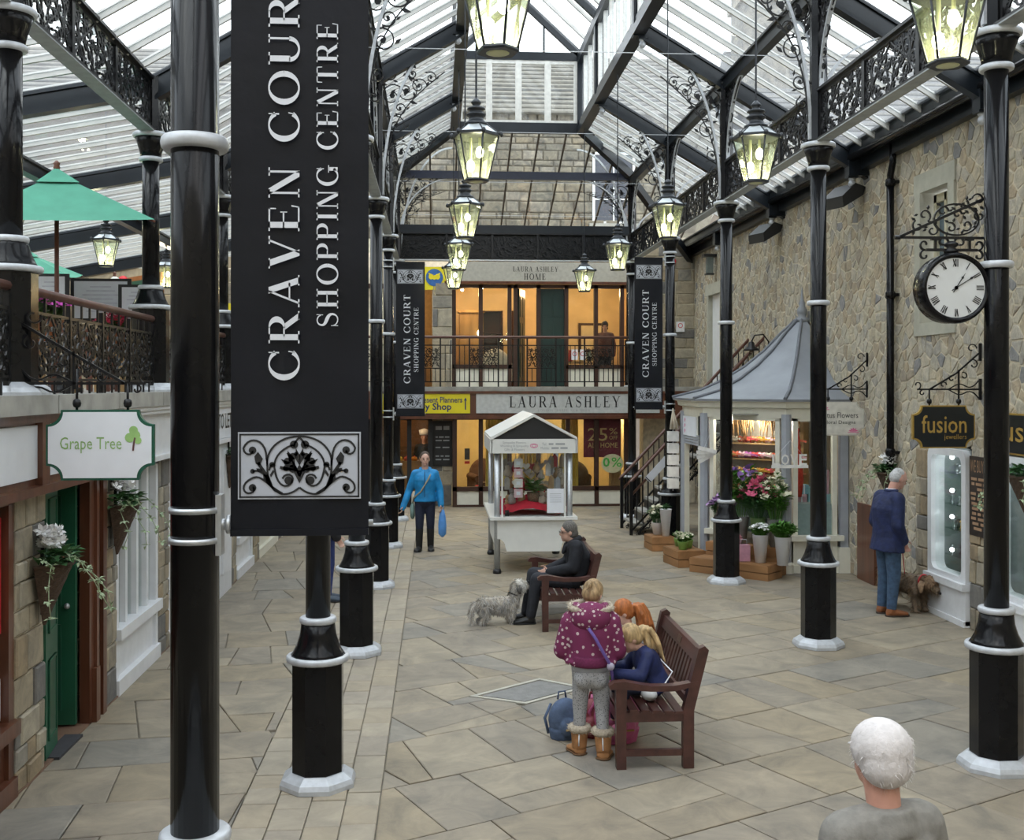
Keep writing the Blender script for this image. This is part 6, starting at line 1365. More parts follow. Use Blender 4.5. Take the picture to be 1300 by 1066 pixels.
t = thing('ribbon_wreath', 'bare twig ring hanging at the right of the cart', 'wreath', (kx+.16, ky+.3, 1.15)); q = MB(); [q.tube([(.13*math.cos(a)*f, .02*math.sin(3*a), .15*math.sin(a)*f) for a in [2*PI*k/20 for k in range(21)]], .006, 4) for f in (1, .93, 1.06)]; q.build('twigs', mat('trinket_brown', (.4, .25, .12)), t); MB().tube([(0, 0, .15), (0, 0, .64)], .002, 3).build('cord', PRINTG, t)

# ================================================================== STAIRS TO THE BALCONY
st = thing('iron_staircase', 'black iron staircase with stone treads and brown handrails rising to the balcony', 'staircase', (3.62, 20.35, 0)); n = 13; rise = GF/n; run = .195; SW = 1.05
for i in range(n):
    x = .05+i*run; z = (i+1)*rise; MB().bx(x, x+run+.04, .06, SW-.06, z-.045, z).build('tread', COPING, st)
    q = MB(); q.bx(x+run-.01, x+run+.005, .06, SW-.06, z, z+rise-.045); q.build('riser', IRON2, st)
sm_ = panel_scrolls(.55, .14, 21, lambda a, b, c: (a, -c, b), .010, .012, 1).mesh('string_scrolls', IRON2)
for y in (0, SW):
    e = n*run
    MB().bar((0, y, .08), (e, y, n*rise+.0), .05, .035).bar((.12, y, -.0+.03), (e, y, n*rise-.26), .05, .03).build('string', IRON2, st)
    o = st.children[-1]
    for k in range(5): put('string_scrolls', sm_, st, TR(.35+k*.5, y, .05+k*.5*rise/run+.09) @ RY(-math.atan2(rise, run)))
    MB().bx(-.03, .03, y-.03, y+.03, 0, 1.0).build('newel', IRON2, st); MB().tube([(-.05, y, .95), (0, y, 1.0), (e, y, n*rise+.98)], .03, 8).build('handrail', RAILW, st); MB().tube([(0, y, .74), (e, y, n*rise+.72)], .024, 8).build('handrail', RAILW, st)
    for k in range(1, 24): x = e*k/24; MB().bx(x-.009, x+.009, y-.009, y+.009, x*rise/run+.06, x*rise/run+.95).build('baluster', IRON2, st)
t = thing('white_board_on_rail', 'white board tied between the stair handrails', 'notice', (4.05, 20.31, 1.18)); MB(RY(-math.atan2(rise, run))).bx(-.2, .35, -.01, .0, -.08, .06).build('board', PAPER, t); MB(RY(-math.atan2(rise, run))).bx(-.19, -.17, -.015, .0, -.08, .06).build('cable_tie', PRINTK, t)

# ================================================================== BENCHES
def bench(label, loc):
    """origin under the near front leg; x toward the backrest, y along the length"""
    t = thing('park_bench', label, 'bench', loc); Lb = 1.40; D = .52
    for y in (0, Lb-.07):
        MB().prism([(0, 0), (.07, 0), (.07, .40), (.075, .585), (-.005, .585), (-.005, .47)], y+.07, lambda a, b, c: (a, c, b), y).build('leg', BENCH, t)
        MB().prism([(D-.03, 0), (D+.05, 0), (D+.05, .42), (D+.16, .86), (D+.13, .89), (D+.085, .87), (D-.03, .42)], y+.07, lambda a, b, c: (a, c, b), y).build('leg', BENCH, t)
        arm = [(-.05, .585), (-.055, .61), (-.02, .635), (.06, .64), (.25, .605), (.42, .605), (.60, .635), (.60, .60), (.42, .565), (.25, .565), (.10, .58)]
        MB().prism(arm, y+.075, lambda a, b, c: (a, c, b), y-.005).build('armrest', BENCH, t)
        MB().bx(.07, D-.03, y+.012, y+.058, .34, .41).build('arm_rail', BENCH, t); MB().bx(.07, D-.03, y+.015, y+.055, .09, .135).build('stretcher', BENCH, t)
    MB().bx(.01, .055, .07, Lb-.07, .32, .40).build('seat_rail', BENCH, t)
    for i in range(6): x = .01+i*.085; z = .405+(.02 if i == 0 else .01-i*.004); MB().bx(x, x+.062, .0 if i else .07, Lb-.0 if i else Lb-.07, z, z+.022).build('seat_slat', BENCH, t)
    P = lambda s_: V((D+.03+.115*s_, 0, .46+.38*s_))
    M = lambda s0, s1, y0, y1, w: MB().add([P(s0)+V((-w, y0, 0)), P(s0)+V((0, y0, 0)), P(s1)+V((0, y0, 0)), P(s1)+V((-w, y0, 0)), P(s0)+V((-w, y1, 0)), P(s0)+V((0, y1, 0)), P(s1)+V((0, y1, 0)), P(s1)+V((-w, y1, 0))], [(0, 1, 2, 3), (7, 6, 5, 4), (0, 4, 5, 1), (1, 5, 6, 2), (2, 6, 7, 3), (3, 7, 4, 0)])
    M(.76, 1.0, .07, Lb-.07, .04).build('crest_rail', BENCH, t); M(0, .12, .07, Lb-.07, .04).build('back_rail', BENCH, t)
    for i in range(13): y = .12+i*(Lb-.24-.05)/12; M(.12, .76, y, y+.05, .02).build('back_slat', BENCH, t)
    q = MB(); q = M(.82, .95, Lb*.5-.09, Lb*.5+.03, .043); q.build('plaque', mat('bench_plaque', (.10, .07, .05), .3, .5), t)
    return t
b1 = bench('dark hardwood bench with two seated girls, nearest the camera', (1.31, 7.95, 0))
b2 = copy_tree(b1); b2.location = (1.20, 12.45, 0); b2['label'] = 'dark hardwood bench where the man in the black coat sits'; b2['group'] = b1['group'] = 'court benches'
# ================================================================== PEOPLE AND DOGS
def fuse(mb, name, m, parent, vox=.012, smooth=2, it=.5):
    """melt overlapping pieces into one continuous surface"""
    me = mb.mesh('tmp', None); o = bpy.data.objects.new('tmp', me)
    r = o.modifiers.new('r', 'REMESH'); r.mode = 'VOXEL'; r.voxel_size = vox; r.use_smooth_shade = True
    if smooth: s_ = o.modifiers.new('s', 'SMOOTH'); s_.iterations = smooth; s_.factor = it
    me2 = evaluated(o); bpy.data.meshes.remove(me)
    me2.name = name; me2.materials.clear(); me2.materials.append(m); return put(name, me2, parent)
def limb(mb, a, b, ra, rb, bulge=1.0, n=12):
    a, b = V(a), V(b); mb.tube([a, a.lerp(b, .3), a.lerp(b, .65), b], [ra, ra*.55+rb*.45 if bulge == 1 else (ra*.6+rb*.4)*bulge, ra*.3+rb*.7, rb], n); mb.ell(a, ra, 12, 8); mb.ell(b, rb, 12, 8)
def hand(mb, w, d, side, sz, curl=.5, nrm=None):
    """palm and five fingers from wrist w along d; side is the thumb direction"""
    w, d = V(w), V(d).normalized(); side = V(side); side = (side-d*side.dot(d)).normalized(); n = d.cross(side).normalized() if nrm is None else V(nrm).normalized()
    M = Matrix((side, n, d)).transposed(); mb.ell(w+d*sz*.28, (sz*.22, sz*.11, sz*.32), 10, 8, M)
    for k, L_ in enumerate((.40, .46, .43, .34)):
        p = w+d*sz*.52+side*sz*(.15-.10*k); q = p+d*sz*L_*.5*math.cos(curl*.6)+n*sz*L_*.5*math.sin(curl*.6); e = q+d*sz*L_*.5*math.cos(curl*1.8)+n*sz*L_*.5*math.sin(curl*1.8)
        mb.tube([p-d*sz*.1, p, q, e], [sz*.055, sz*.055, sz*.05, sz*.04], 6)
    p = w+d*sz*.15+side*sz*.2; q = p+(d*.7+side*.6+n*.3)*sz*.25; mb.tube([p-side*sz*.1, p, q, q+(d*.9+side*.1+n*.4)*sz*.2], [sz*.07, sz*.07, sz*.06, sz*.045], 6)
def stand(h, hs=1.0):
    J = dict(pelvis=V((0, 0, .52*h)), waist=V((0, 0, .61*h)), chest=V((0, .005*h, .72*h)), neck=V((0, -.005*h, .825*h)), head=V((0, .012*h, h-.068*h*hs)))
    for s_, c in ((1, 'R'), (-1, 'L')):
        J['sh'+c] = V((s_*.098*h, 0, .785*h)); J['el'+c] = V((s_*.135*h, -.01*h, .625*h)); J['wr'+c] = V((s_*.14*h, .03*h, .49*h)); J['hip'+c] = V((s_*.052*h, 0, .51*h)); J['kn'+c] = V((s_*.055*h, .012*h, .28*h)); J['an'+c] = V((s_*.058*h, -.01*h, .045*h)); J['toe'+c] = J['an'+c]+V((s_*.012*h, .105*h, -.03*h))
    return J
def axes(J):
    up = (J['neck']-J['pelvis']).normalized(); rs = (J['shR']-J['shL']).normalized(); rh = (J['hipR']-J['hipL']).normalized(); return up, rs, rh
def torso(mb, J, h, g=0.0, lo=None, hi=True, wide=1.0, flare=0.0):
    up, rs, rh = axes(J); f = lambda r: up.cross(r).normalized(); P, Wt, Ch, N = J['pelvis'], J['waist'], J['chest'], J['neck']; S_ = (J['shR']+J['shL'])/2
    secs = [(P-up*.035*h if lo is None else lo, rh*(.092*h+g+flare)*wide, f(rh)*(.068*h+g+flare)), (P+up*.01*h, rh*(.095*h+g)*wide, f(rh)*(.072*h+g)), (Wt, rh.lerp(rs, .5)*(.083*h+g)*wide, f(rh.lerp(rs, .5))*(.064*h+g)), (Ch, rs*(.097*h+g)*wide, f(rs)*(.070*h+g)), (S_-up*.012*h, rs*(.098*h+g)*wide, f(rs)*(.056*h+g)), (S_+up*.016*h, rs*(.068*h+g*.7), f(rs)*(.045*h+g*.8)), (N+up*.0*h, rs*(.036*h+g*.6), f(rs)*(.036*h+g*.6))]
    mb.loft(secs, 20)
    for c in 'RL': mb.tube([N-up*.035*h, (N-up*.03*h).lerp(J['sh'+c], .55), J['sh'+c]], [.040*h+g*.7, .036*h+g*.75, .031*h+g*.9], 12)
def headshape(mb, J, h, hs, HM, face=True):
    H = .134*h*hs; c = J['head']; T = lambda x, y, z: c+HM @ V((x*H, y*H, z*H)); M3 = HM.to_3x3()
    mb.ell(T(0, -.03, .08), (.335*H, .41*H, .42*H), 18, 14, M3); mb.ell(T(0, .10, -.18), (.265*H, .29*H, .33*H), 14, 10, M3)
    mb.tube([T(0, .36, .06), T(0, .45, -.10), T(0, .39, -.14)], [.035*H, .065*H, .05*H], 8); mb.ell(T(0, .30, -.40), (.10*H, .10*H, .08*H), 10, 8, M3)
    mb.ell(T(0, .375, -.26), (.11*H, .04*H, .045*H), 10, 6, M3)
    for s_ in (1, -1): mb.ell(T(s_*.335, -.03, -.04), (.045*H, .09*H, .14*H), 8, 8, M3); mb.ell(T(s_*.14, .34, .12), (.10*H, .05*H, .03*H), 8, 6, M3)
    mb.tube([J['neck']-V((0, 0, .03*h)), J['neck'], T(0, -.05, -.30)], [.040*h, .034*h, .036*h], 12)
def facebits(t, J, h, hs, HM, brow=None, lip=(.45, .18, .16)):
    H = .134*h*hs; c = J['head']; T = lambda x, y, z: c+HM @ V((x*H, y*H, z*H)); M3 = HM.to_3x3()
    for s_ in (1, -1):
        MB().ell(T(s_*.14, .355, .03), (.055*H, .03*H, .03*H), 8, 6, M3).build('eye', mat('eye_dark', (.03, .025, .02), .2), t)
        MB().ell(T(s_*.15, .37, .135), (.085*H, .02*H, .018*H), 8, 6, M3).build('eyebrow', brow or mat('brow_brown', (.06, .035, .02), .8), t)
    MB().ell(T(0, .40, -.265), (.095*H, .022*H, .022*H), 8, 6, M3).build('mouth', mat('lips', lip, .5), t)
def arms(mb, J, h, g=0, cuff=True, k=1.0):
    for c in 'RL':
        limb(mb, J['sh'+c], J['el'+c], (.031*h+g)*k, (.027*h+g)*k); e = J['wr'+c] if not cuff else J['wr'+c].lerp(J['el'+c], -.02 if cuff == 2 else .06); limb(mb, J['el'+c], e, (.027*h+g)*k, (.020*h+g)*k)
def legs(mb, J, h, g=0, top=1, end=0.0):
    for c in 'RL':
        limb(mb, J['hip'+c], J['kn'+c], .052*h+g, .036*h+g); limb(mb, J['kn'+c], J['an'+c].lerp(J['kn'+c], end), .036*h+g, .023*h+g)
def body(t, J, h, hs, HM, skin=SKIN, vox=.010, curl=.6, hands=True, thumb=None):
    m = MB(); torso(m, J, h); arms(m, J, h, 0, False); legs(m, J, h); headshape(m, J, h, hs, HM)
    for c, s_ in (('R', 1), ('L', -1)):
        q_ = V((0, 0, .012*h)); m.tube([J['an'+c], J['an'+c].lerp(J['toe'+c], .45)*1.0-V((0, 0, .012*h)), J['toe'+c].lerp(J['an'+c], .12)], [.019*h, .014*h, .008*h], 8)
        if hands: d = J['wr'+c]-J['el'+c]; hand(m, J['wr'+c], d, (thumb or V((0, 1, .2))), .105*h, curl)
    return fuse(m, 'body', skin, t, vox, 1)
def shoe(t, a, toe, h, m, name='shoe', sole=None, bulk=1.0, top=None):
    a, toe = V(a), V(toe); d = (toe-a); d.z = 0; d.normalize(); s_ = V((d.y, -d.x, 0)); z0 = min(a.z, toe.z)*0
    mb = MB(); L_ = .15*h
    heel = V((a.x, a.y, 0))-d*.035*h
    mb.loft([(heel+V((0, 0, .022*h)), s_*.012*h, V((0, 0, 1))*.016*h), (heel+d*.012*h+V((0, 0, .027*h)), s_*.026*h*bulk, V((0, 0, 1))*.025*h), (heel+d*.06*h+V((0, 0, .026*h)), s_*.027*h*bulk, V((0, 0, 1))*.026*h), (heel+d*.11*h+V((0, 0, .020*h)), s_*.031*h*bulk, V((0, 0, 1))*.019*h), (heel+d*.145*h+V((0, 0, .016*h)), s_*.024*h*bulk, V((0, 0, 1))*.014*h), (heel+d*.155*h+V((0, 0, .014*h)), s_*.010*h, V((0, 0, 1))*.009*h)], 12)
    mb.tube([a+V((0, 0, -.01*h)), (a if top is None else top)+V((0, 0, .012*h))], [.029*h*bulk, (.028*h if top is None else .036*h)*bulk], 12)
    o = fuse(mb, name, m, t, .008, 1)
    if sole: q = MB(); q.loft([(heel+d*x*h+V((0, 0, .006*h)), s_*w*h*bulk, V((0, 0, 1))*.006*h) for x, w in ((-.004, .012), (.012, .029), (.06, .028), (.11, .034), (.15, .024), (.162, .008))], 10); q.build('sole', sole, o)
    return o
def head_M(yaw=0, pitch=0, roll=0): return (RZ(yaw) @ RX(pitch) @ RY(roll)).to_3x3()
def haircap(mb, J, h, hs, HM, thick=.04, low=-.1, back=0.0):
    H = .134*h*hs; c = J['head']; T = lambda x, y, z: c+HM @ V((x*H, y*H, z*H)); M3 = HM.to_3x3()
    mb.ell(T(0, -.09-back, .15), ((.345+thick)*H, (.40+thick)*H, (.40+thick)*H), 18, 14, M3)
    mb.ell(T(0, -.20, low), ((.32+thick)*H, (.30+thick)*H, .34*H), 14, 10, M3)
    return T, H
SMALLN = 0
# ---- woman in the blue jacket
def person(label, loc, rz): return thing('person', label, 'person', loc, rz)
BLUEJ = mat('azure_jacket', (.005, .20, .46), .6, 0, .25, 9, .9, 0, 14); DENIMD = mat('dark_navy_jeans', (.010, .014, .035), .8, 0, .2, 30); BLKB = mat('black_boot', (.008, .008, .009), .45)
HBR = mat('brown_hair', (.055, .032, .02), .6, 0, .4, 60, .4, 0, 120, (1, 1, .2))
h = 1.66; t = person('woman in a bright blue jacket and black boots walking with a blue bag', (-.19, 18.7, 0), PI-.05); J = stand(h)
J['elR'] = V((.27, -.02, 1.02)); J['wrR'] = V((.36, .05, .76)); J['elL'] = V((-.25, -.02, 1.03)); J['wrL'] = V((-.27, .06, .79)); J['anR'] = V((.10, .02, .075)); J['toeR'] = V((.13, .19, .03)); J['knR'] = V((.09, .05, .46)); J['anL'] = V((-.09, -.05, .075)); J['toeL'] = V((-.11, .12, .03)); HM = head_M(.15, -.03)
body(t, J, h, 1.0, HM); facebits(t, J, h, 1, HM)
m = MB(); torso(m, J, h, .024, V((0, 0, .83)), True, 1.05, .012); arms(m, J, h, .020, 2); m.tube([J['wrR'], J['wrR']+V((.03, .02, -.07))], [.045, .04], 10); fuse(m, 'jacket', BLUEJ, t, .012, 2)
m = MB(); m.ell(J['neck']+V((0, -.07, .0)), (.10, .06, .06), 12, 8); [m.tube([J['neck']+V((s_*.08, -.05, .02)), J['neck']+V((s_*.07, .06, -.02)), J['neck']+V((s_*.015, .105, -.12))], [.028, .025, .014], 8) for s_ in (1, -1)]; fuse(m, 'hood', BLUEJ, t, .01, 1)
m = MB(); legs(m, J, h, .012, 1, .1); m.ell(J['pelvis'], (.175, .145, .15), 14, 10); fuse(m, 'jeans', DENIMD, t, .012, 2); MB().tube([V((0, .118, .84)), V((0, .150, 1.0)), V((0, .150, 1.2)), V((0, .122, 1.34))], .007, 5).build('zip', mat('dark_blue_zip', (.003, .07, .18), .5), t)
for c in 'RL': shoe(t, J['an'+c], J['toe'+c], h, BLKB, 'boot', BLKB, 1.15, J['an'+c].lerp(J['kn'+c], .75))
m = MB(); T, H = haircap(m, J, h, 1, HM, .05, -.14, .07); m.ell(T(0, -.42, .05), .12*H, 8, 6); fuse(m, 'hair', HBR, t, .009, 1)
q = MB(); q.tube([J['shL']+V((.03, -.02, .07)), J['chest']+V((-.07, .145, .04)), J['waist']+V((.06, .14, 0)), V((.19, .06, .90)), V((.21, 0, .78))], .014, 6); q.build('bag_strap', mat('khaki_strap', (.30, .27, .18), .8), t)
q = MB(); q.loft([(V((.21, -.02, .80)), V((.02, 0, 0)), V((0, .06, 0))), (V((.215, -.02, .74)), V((.04, 0, 0)), V((0, .12, 0))), (V((.215, -.02, .58)), V((.04, 0, 0)), V((0, .12, 0))), (V((.21, -.02, .54)), V((.02, 0, 0)), V((0, .08, 0)))], 10); q.build('shoulder_bag', mat('sage_bag', (.16, .24, .22), .8), t)
q = thing('carrier_bag', 'translucent blue plastic bag carried by the woman in the blue jacket', 'bag', (.10, 18.62, .24)); mb = MB(); mb.loft([((0, 0, z), (w, 0, 0), (0, d, 0)) for z, w, d in ((0, .02, .015), (.05, .065, .04), (.2, .07, .045), (.35, .055, .03), (.46, .03, .02))], 10); mb.build('bag', mat('sky_blue_plastic', (.10, .30, .70), .35), q); mb = MB(); mb.tube([(-.02, 0, .44), (-.02, -.01, .53), (.02, -.01, .53), (.02, 0, .44)], .006, 5); mb.build('handle', mat('sky_blue_plastic', (.1, .3, .7)), q)

# ---- man in a dark coat on the bench (local +Y = forward, turned to face -X)
h = 1.70; t = person('man in a black overcoat and glasses sitting on the bench with folded hands', (1.62, 13.0, 0), PI/2); J = stand(h)
J.update(pelvis=V((0, .0, .50)), waist=V((0, -.06, .62)), chest=V((0, -.06, .78)), neck=V((0, .0, .945)), head=V((0, .06, 1.06)), shR=V((.185, -.02, .905)), shL=V((-.185, -.02, .905)), elR=V((.24, .03, .67)), elL=V((-.24, .03, .67)), wrR=V((.10, .28, .60)), wrL=V((-.10, .28, .60)), hipR=V((.09, .02, .49)), hipL=V((-.09, .02, .49)), knR=V((.12, .46, .545)), knL=V((-.12, .44, .52)), anR=V((.10, .56, .08)), anL=V((-.12, .52, .08)), toeR=V((.11, .74, .03)), toeL=V((-.13, .70, .03)))
HM = head_M(.1, -.12); body(t, J, h, 1.0, HM, thumb=V((0, 0, 1))); facebits(t, J, h, 1, HM, mat('grey_brow', (.12, .11, .10), .8))
COAT = mat('black_wool_coat', (.010, .011, .016), .85, 0, .3, 14, 1.0, 0, 16); DTR = mat('charcoal_trousers', (.018, .02, .027), .85, 0, .2, 30)
m = MB(); torso(m, J, h, .034, V((0, .02, .45)), True, 1.05); arms(m, J, h, .028, 2); m.loft([(V((0, -.05, .52)), V((.20, 0, 0)), V((0, .05, .10))), (V((0, .15, .53)), V((.20, 0, 0)), V((0, .0, .10))), (V((0, .30, .53)), V((.17, 0, 0)), V((0, 0, .08)))], 16); m.ell(J['neck']+V((0, -.02, .0)), (.10, .09, .05), 12, 8); fuse(m, 'overcoat', COAT, t, .013, 2)
m = MB(); [m.tube([J['neck']+V((s_*.02, -.085, .045)), J['neck']+V((s_*.10, -.02, .03)), J['neck']+V((s_*.08, .08, -.05)), J['neck']+V((s_*.03, .13, -.14))], [.03, .035, .03, .015], 8) for s_ in (1, -1)]; fuse(m, 'coat_collar', COAT, t, .01, 1)
MB().tube([J['neck']+V((.05*math.sin(a), .055*math.cos(a)-.0, .02)) for a in [2*PI*k/14 for k in range(15)]], .018, 6).build('shirt_collar', mat('blue_shirt', (.35, .42, .62), .7), t)
m = MB(); legs(m, J, h, .022, 1, .06); fuse(m, 'trousers', DTR, t, .012, 2)
for c in 'RL': shoe(t, J['an'+c], J['toe'+c], h, BLKB, 'shoe', PRINTK, 1.1)
m = MB(); T, H = haircap(m, J, h, 1, HM, .03, -.12); fuse(m, 'hair', mat('grey_brown_hair', (.11, .10, .09), .7, 0, .4, 60, .5, 0, 120), t, .009, 1)
q = MB(); [q.tube([T(.14*s_+.09*math.cos(a), .43, .02+.07*math.sin(a)) for a in [2*PI*k/12 for k in range(13)]], .012*H, 4) for s_ in (1, -1)]; [q.tube([T(s_*.23, .42, .03), T(s_*.36, .0, .03)], .012*H, 4) for s_ in (1, -1)]; q.build('glasses', PRINTK, t)

# ---- girl in the spotted coat (back to the viewer)
h = 1.30; hs = 1.13; t = person('girl standing in a plum spotted coat, grey leggings and tan boots', (1.16, 8.25, 0), -.12); J = stand(h, hs)
J.update(head=V((.02, .085, 1.205)), neck=V((0, .01, 1.065)), elR=V((.20, .02, .80)), elL=V((-.21, .02, .80)), wrR=V((.14, .20, .78)), wrL=V((-.10, .22, .80)), shR=V((.15, 0, 1.02)), shL=V((-.15, 0, 1.02)), anR=V((.095, -.04, .07)), anL=V((-.085, .06, .07)), knR=V((.085, .02, .37)), knL=V((-.08, .05, .37)), toeR=V((.12, .09, .03)), toeL=V((-.14, .18, .03)))
HM = head_M(-.45, -.55); body(t, J, h, hs, HM, thumb=V((0, 0, 1))); facebits(t, J, h, hs, HM)
PLUM = dots_mat('plum_spotted_fabric', (.16, .018, .075), (.55, .45, .45), 25, .29)
m = MB(); torso(m, J, h, .048, V((0, 0, .735)), True, 1.12, .012); arms(m, J, h, .034, 2, 1.05); fuse(m, 'coat', PLUM, t, .011, 2)
MB().lathe([(.158, .70), (.165, .72), (.163, .765), (.150, .78), (.14, .70)], 24).build('coat_hem', mat('plum_rib', (.12, .012, .055), .9, 0, .2, 60), t)
m = MB(); m.ell((0, -.06, 1.065), (.155, .10, .115), 16, 12); m.ell((.11, -.0, 1.10), (.06, .09, .065), 10, 8); m.ell((-.11, -.0, 1.10), (.06, .09, .065), 10, 8); fuse(m, 'hood', PLUM, t, .01, 2)
def fuzz(pts, r, n, L_, seed):
    rnd = random.Random(seed); mb = MB(); mb.tube(pts, r, 8); P_ = [V(p) for p in pts]
    for k in range(n):
        i = rnd.randrange(len(P_)-1); c = P_[i].lerp(P_[i+1], rnd.random()); d = V((rnd.gauss(0, 1), rnd.gauss(0, 1), rnd.gauss(0, 1))).normalized(); s_ = d.orthogonal().normalized()*L_*.12; mb.add([c+d*r*.8+s_, c+d*r*.8-s_, c+d*(r+L_)], [(0, 1, 2)])
    return mb
FUR = mat('beige_faux_fur', (.42, .36, .28), .9, 0, .3, 50)
tag(fuzz([(.155*math.cos(a), -.02+.10*math.sin(a)*1.0, 1.135+.02*math.sin(a)) for a in [PI*.02+PI*1.96*k/24+PI/2 for k in range(25)]], .022, 700, .022, 3).build('fur_trim', FUR, t), kind='stuff')
MB().loft([(V((0, 0, z)), V((w, 0, 0)), V((0, w*.82, 0))) for z, w in ((.655, .142), (.69, .150), (.74, .150))], 20).build('shirt_hem', mat('grey_jersey', (.42, .44, .50), .8), t)
m = MB(); legs(m, J, h, .012, 1, .25); m.ell(V((0, -.012, .63)), (.132, .112, .11), 16, 12); [m.ell(V((s_*.058, -.055, .60)), (.07, .06, .075), 12, 10) for s_ in (1, -1)]; fuse(m, 'leggings', dots_mat('grey_leopard_leggings', (.36, .36, .37), (.13, .13, .14), 75, .30), t, .010, 2)
TANB = mat('tan_suede', (.36, .17, .065), .85, 0, .2, 20, .3)
for c in 'RL':
    tp = J['an'+c].lerp(J['kn'+c], .40); o = shoe(t, J['an'+c], J['toe'+c], h, TANB, 'boot', mat('tan_sole', (.14, .07, .03), .8), 1.5, tp)
    tag(fuzz([(tp.x+.062*math.cos(a), tp.y+.062*math.sin(a), tp.z+.01) for a in [2*PI*k/14 for k in range(15)]], .03, 300, .02, 5).build('fur_cuff', FUR, o), kind='stuff')
    MB().tube([(J['an'+c].x-.005, J['an'+c].y-.066, .08), (tp.x-.004, tp.y-.07, tp.z-.02)], .005, 5).build('boot_lace', PAPER, o)
BLON = mat('dark_blonde_hair', (.30, .20, .10), .6, 0, .45, 40, .6, 0, 90, (1, 1, .25)); m = MB(); T, H = haircap(m, J, h, hs, HM, .05, -.05); m.ell(T(0, -.50, .28), (.14*H, .12*H, .12*H), 10, 8); m.tube([T(0, -.55, .28), T(.1, -.68, .1), T(.02, -.72, -.12)], [.10*H, .09*H, .03*H], 8); fuse(m, 'hair', BLON, t, .009, 1)
MB().tube([T(.07*math.cos(a), -.47+.02*math.sin(a), .30+.10*math.sin(a)) for a in [2*PI*k/10 for k in range(11)]], .022*H, 5).build('hair_tie', mat('coral', (.6, .15, .12), .6), t)
q = MB(); q.ribbon([(0, 0), (1, 0)], .1, 0, lambda a, b, c: (0, 0, 0)) if False else None
MB().tube([(-.02, -.155, 1.0), (.03, -.165, .93), (.09, -.160, .82), (.145, -.13, .72), (.16, -.09, .62), (.17, -.02, .55)], .013, 5).build('bag_strap', mat('violet_strap', (.13, .08, .30), .6), t); MB().ell((.145, -.135, .715), (.03, .02, .03), 8, 6).build('strap_buckle', mat('lilac_plastic', (.35, .33, .42), .5), t)

# ---- small girls on the bench (face -X)
def seated_girl(label, loc, rz, h, hs, jm, hairm, seed, lean=.12, hp=-.5, pony=True, tro=None, headoff=(0, 0, 0), z0=.44):
    t = person(label, loc, rz); J = stand(h, hs); k = h/1.1
    J.update(pelvis=V((0, 0, z0+.07)), waist=V((0, .01+lean*.3, z0+.16*k)), chest=V((0, .02+lean*.7, z0+.25*k)), neck=V((0, .03+lean, z0+.335*k)), head=V((0, .06+lean*1.3, z0+.44*k))+V(headoff), shR=V((.105*k, .02+lean*.9, z0+.30*k)), shL=V((-.105*k, .02+lean*.9, z0+.30*k)), elR=V((.15*k, .10+lean, z0+.17*k)), elL=V((-.15*k, .08+lean, z0+.17*k)), wrR=V((.05, .26+lean, z0+.19*k)), wrL=V((-.05, .24+lean, z0+.17*k)), hipR=V((.055*k, .02, z0+.06)), hipL=V((-.055*k, .02, z0+.06)), knR=V((.07*k, .27*k, z0+.07)), knL=V((-.07*k, .27*k, z0+.07)), anR=V((.07*k, .30*k, z0-.20*k)), anL=V((-.07*k, .28*k, z0-.19*k)), toeR=V((.075*k, .40*k, z0-.25*k)), toeL=V((-.075*k, .38*k, z0-.24*k)))
    HM = head_M(.1, hp); body(t, J, h, hs, HM, vox=.008, thumb=V((0, 0, 1))); facebits(t, J, h, hs, HM)
    m = MB(); torso(m, J, h, .026, V((0, 0, z0+.03)), True, 1.06); arms(m, J, h, .018, 2); fuse(m, 'coat', jm, t, .010, 2)
    m = MB(); legs(m, J, h, .01, 1, .1); fuse(m, 'trousers', tro or DENIMD, t, .010, 2)
    for c in 'RL':
        q = MB(); q.tube([J['an'+c]+V((0, -.03, -.03)), J['an'+c].lerp(J['toe'+c], .5)+V((0, 0, -.01)), J['toe'+c]], [.035, .036, .022], 10); q.ell(J['an'+c]+V((0, -.02, 0)), .035, 8, 6); fuse(q, 'shoe', mat('pink_shoe', (.45, .10, .22), .5), t, .008, 1)
    m = MB(); T, H = haircap(m, J, h, hs, HM, .05, -.05); rnd = random.Random(seed)
    if pony:
        m.ell(T(0, -.47, .12), .10*H, 8, 6)
        for q in range(9):
            o = V((rnd.gauss(0, .03), rnd.gauss(0, .02), 0)); p0 = T(0, -.50, .14); pts = [p0, p0+V((0, -.05, .0))+o]+[p0+V((.012*math.sin(i*1.7+q), -.075-.010*i, -.045*i-.02))+o*(1+.2*i) for i in range(1, 6)]; m.tube(pts, [.022, .026, .025, .022, .02, .014, .005], 6)
    fuse(m, 'hair', hairm, t, .007, 1); return t, J, T, H
LBL = mat('light_blonde_hair', (.42, .29, .14), .6, 0, .45, 40, .6, 0, 90, (1, 1, .25)); NAVJ = mat('navy_anorak', (.010, .018, .085), .7, 0, .3, 12, 1.0, 0, 18); GIN = mat('ginger_hair', (.36, .11, .025), .6, 0, .4, 40, .6, 0, 90, (1, 1, .25))
t, J, T, H = seated_girl('small girl with a long blonde ponytail and navy coat on the near bench', (1.68, 8.36, 0), PI/2+.12, 1.14, 1.25, NAVJ, LBL, 3, .09, -.5, True, None, (0, .03, -.03))
MB().tube([T(.1*math.cos(a), -.44, .12+.1*math.sin(a)) for a in [2*PI*k/10 for k in range(11)]], .02*H, 5).build('hair_tie', PRINTK, t)
MB().tube([J['shR']+V((.0, -.06, .03)), V((-.09, -.10, .62)), V((-.14, -.02, .54)), V((-.13, .08, .50))], .006, 5).build('bag_cord', PAPER, t); q = MB(); q.ell((.0, .0, 0), (.10, .06, .05), 12, 8); q.build('white_pouch', mat('white_pouch', (.55, .55, .54), .7), t, (-.13, .10, .475))
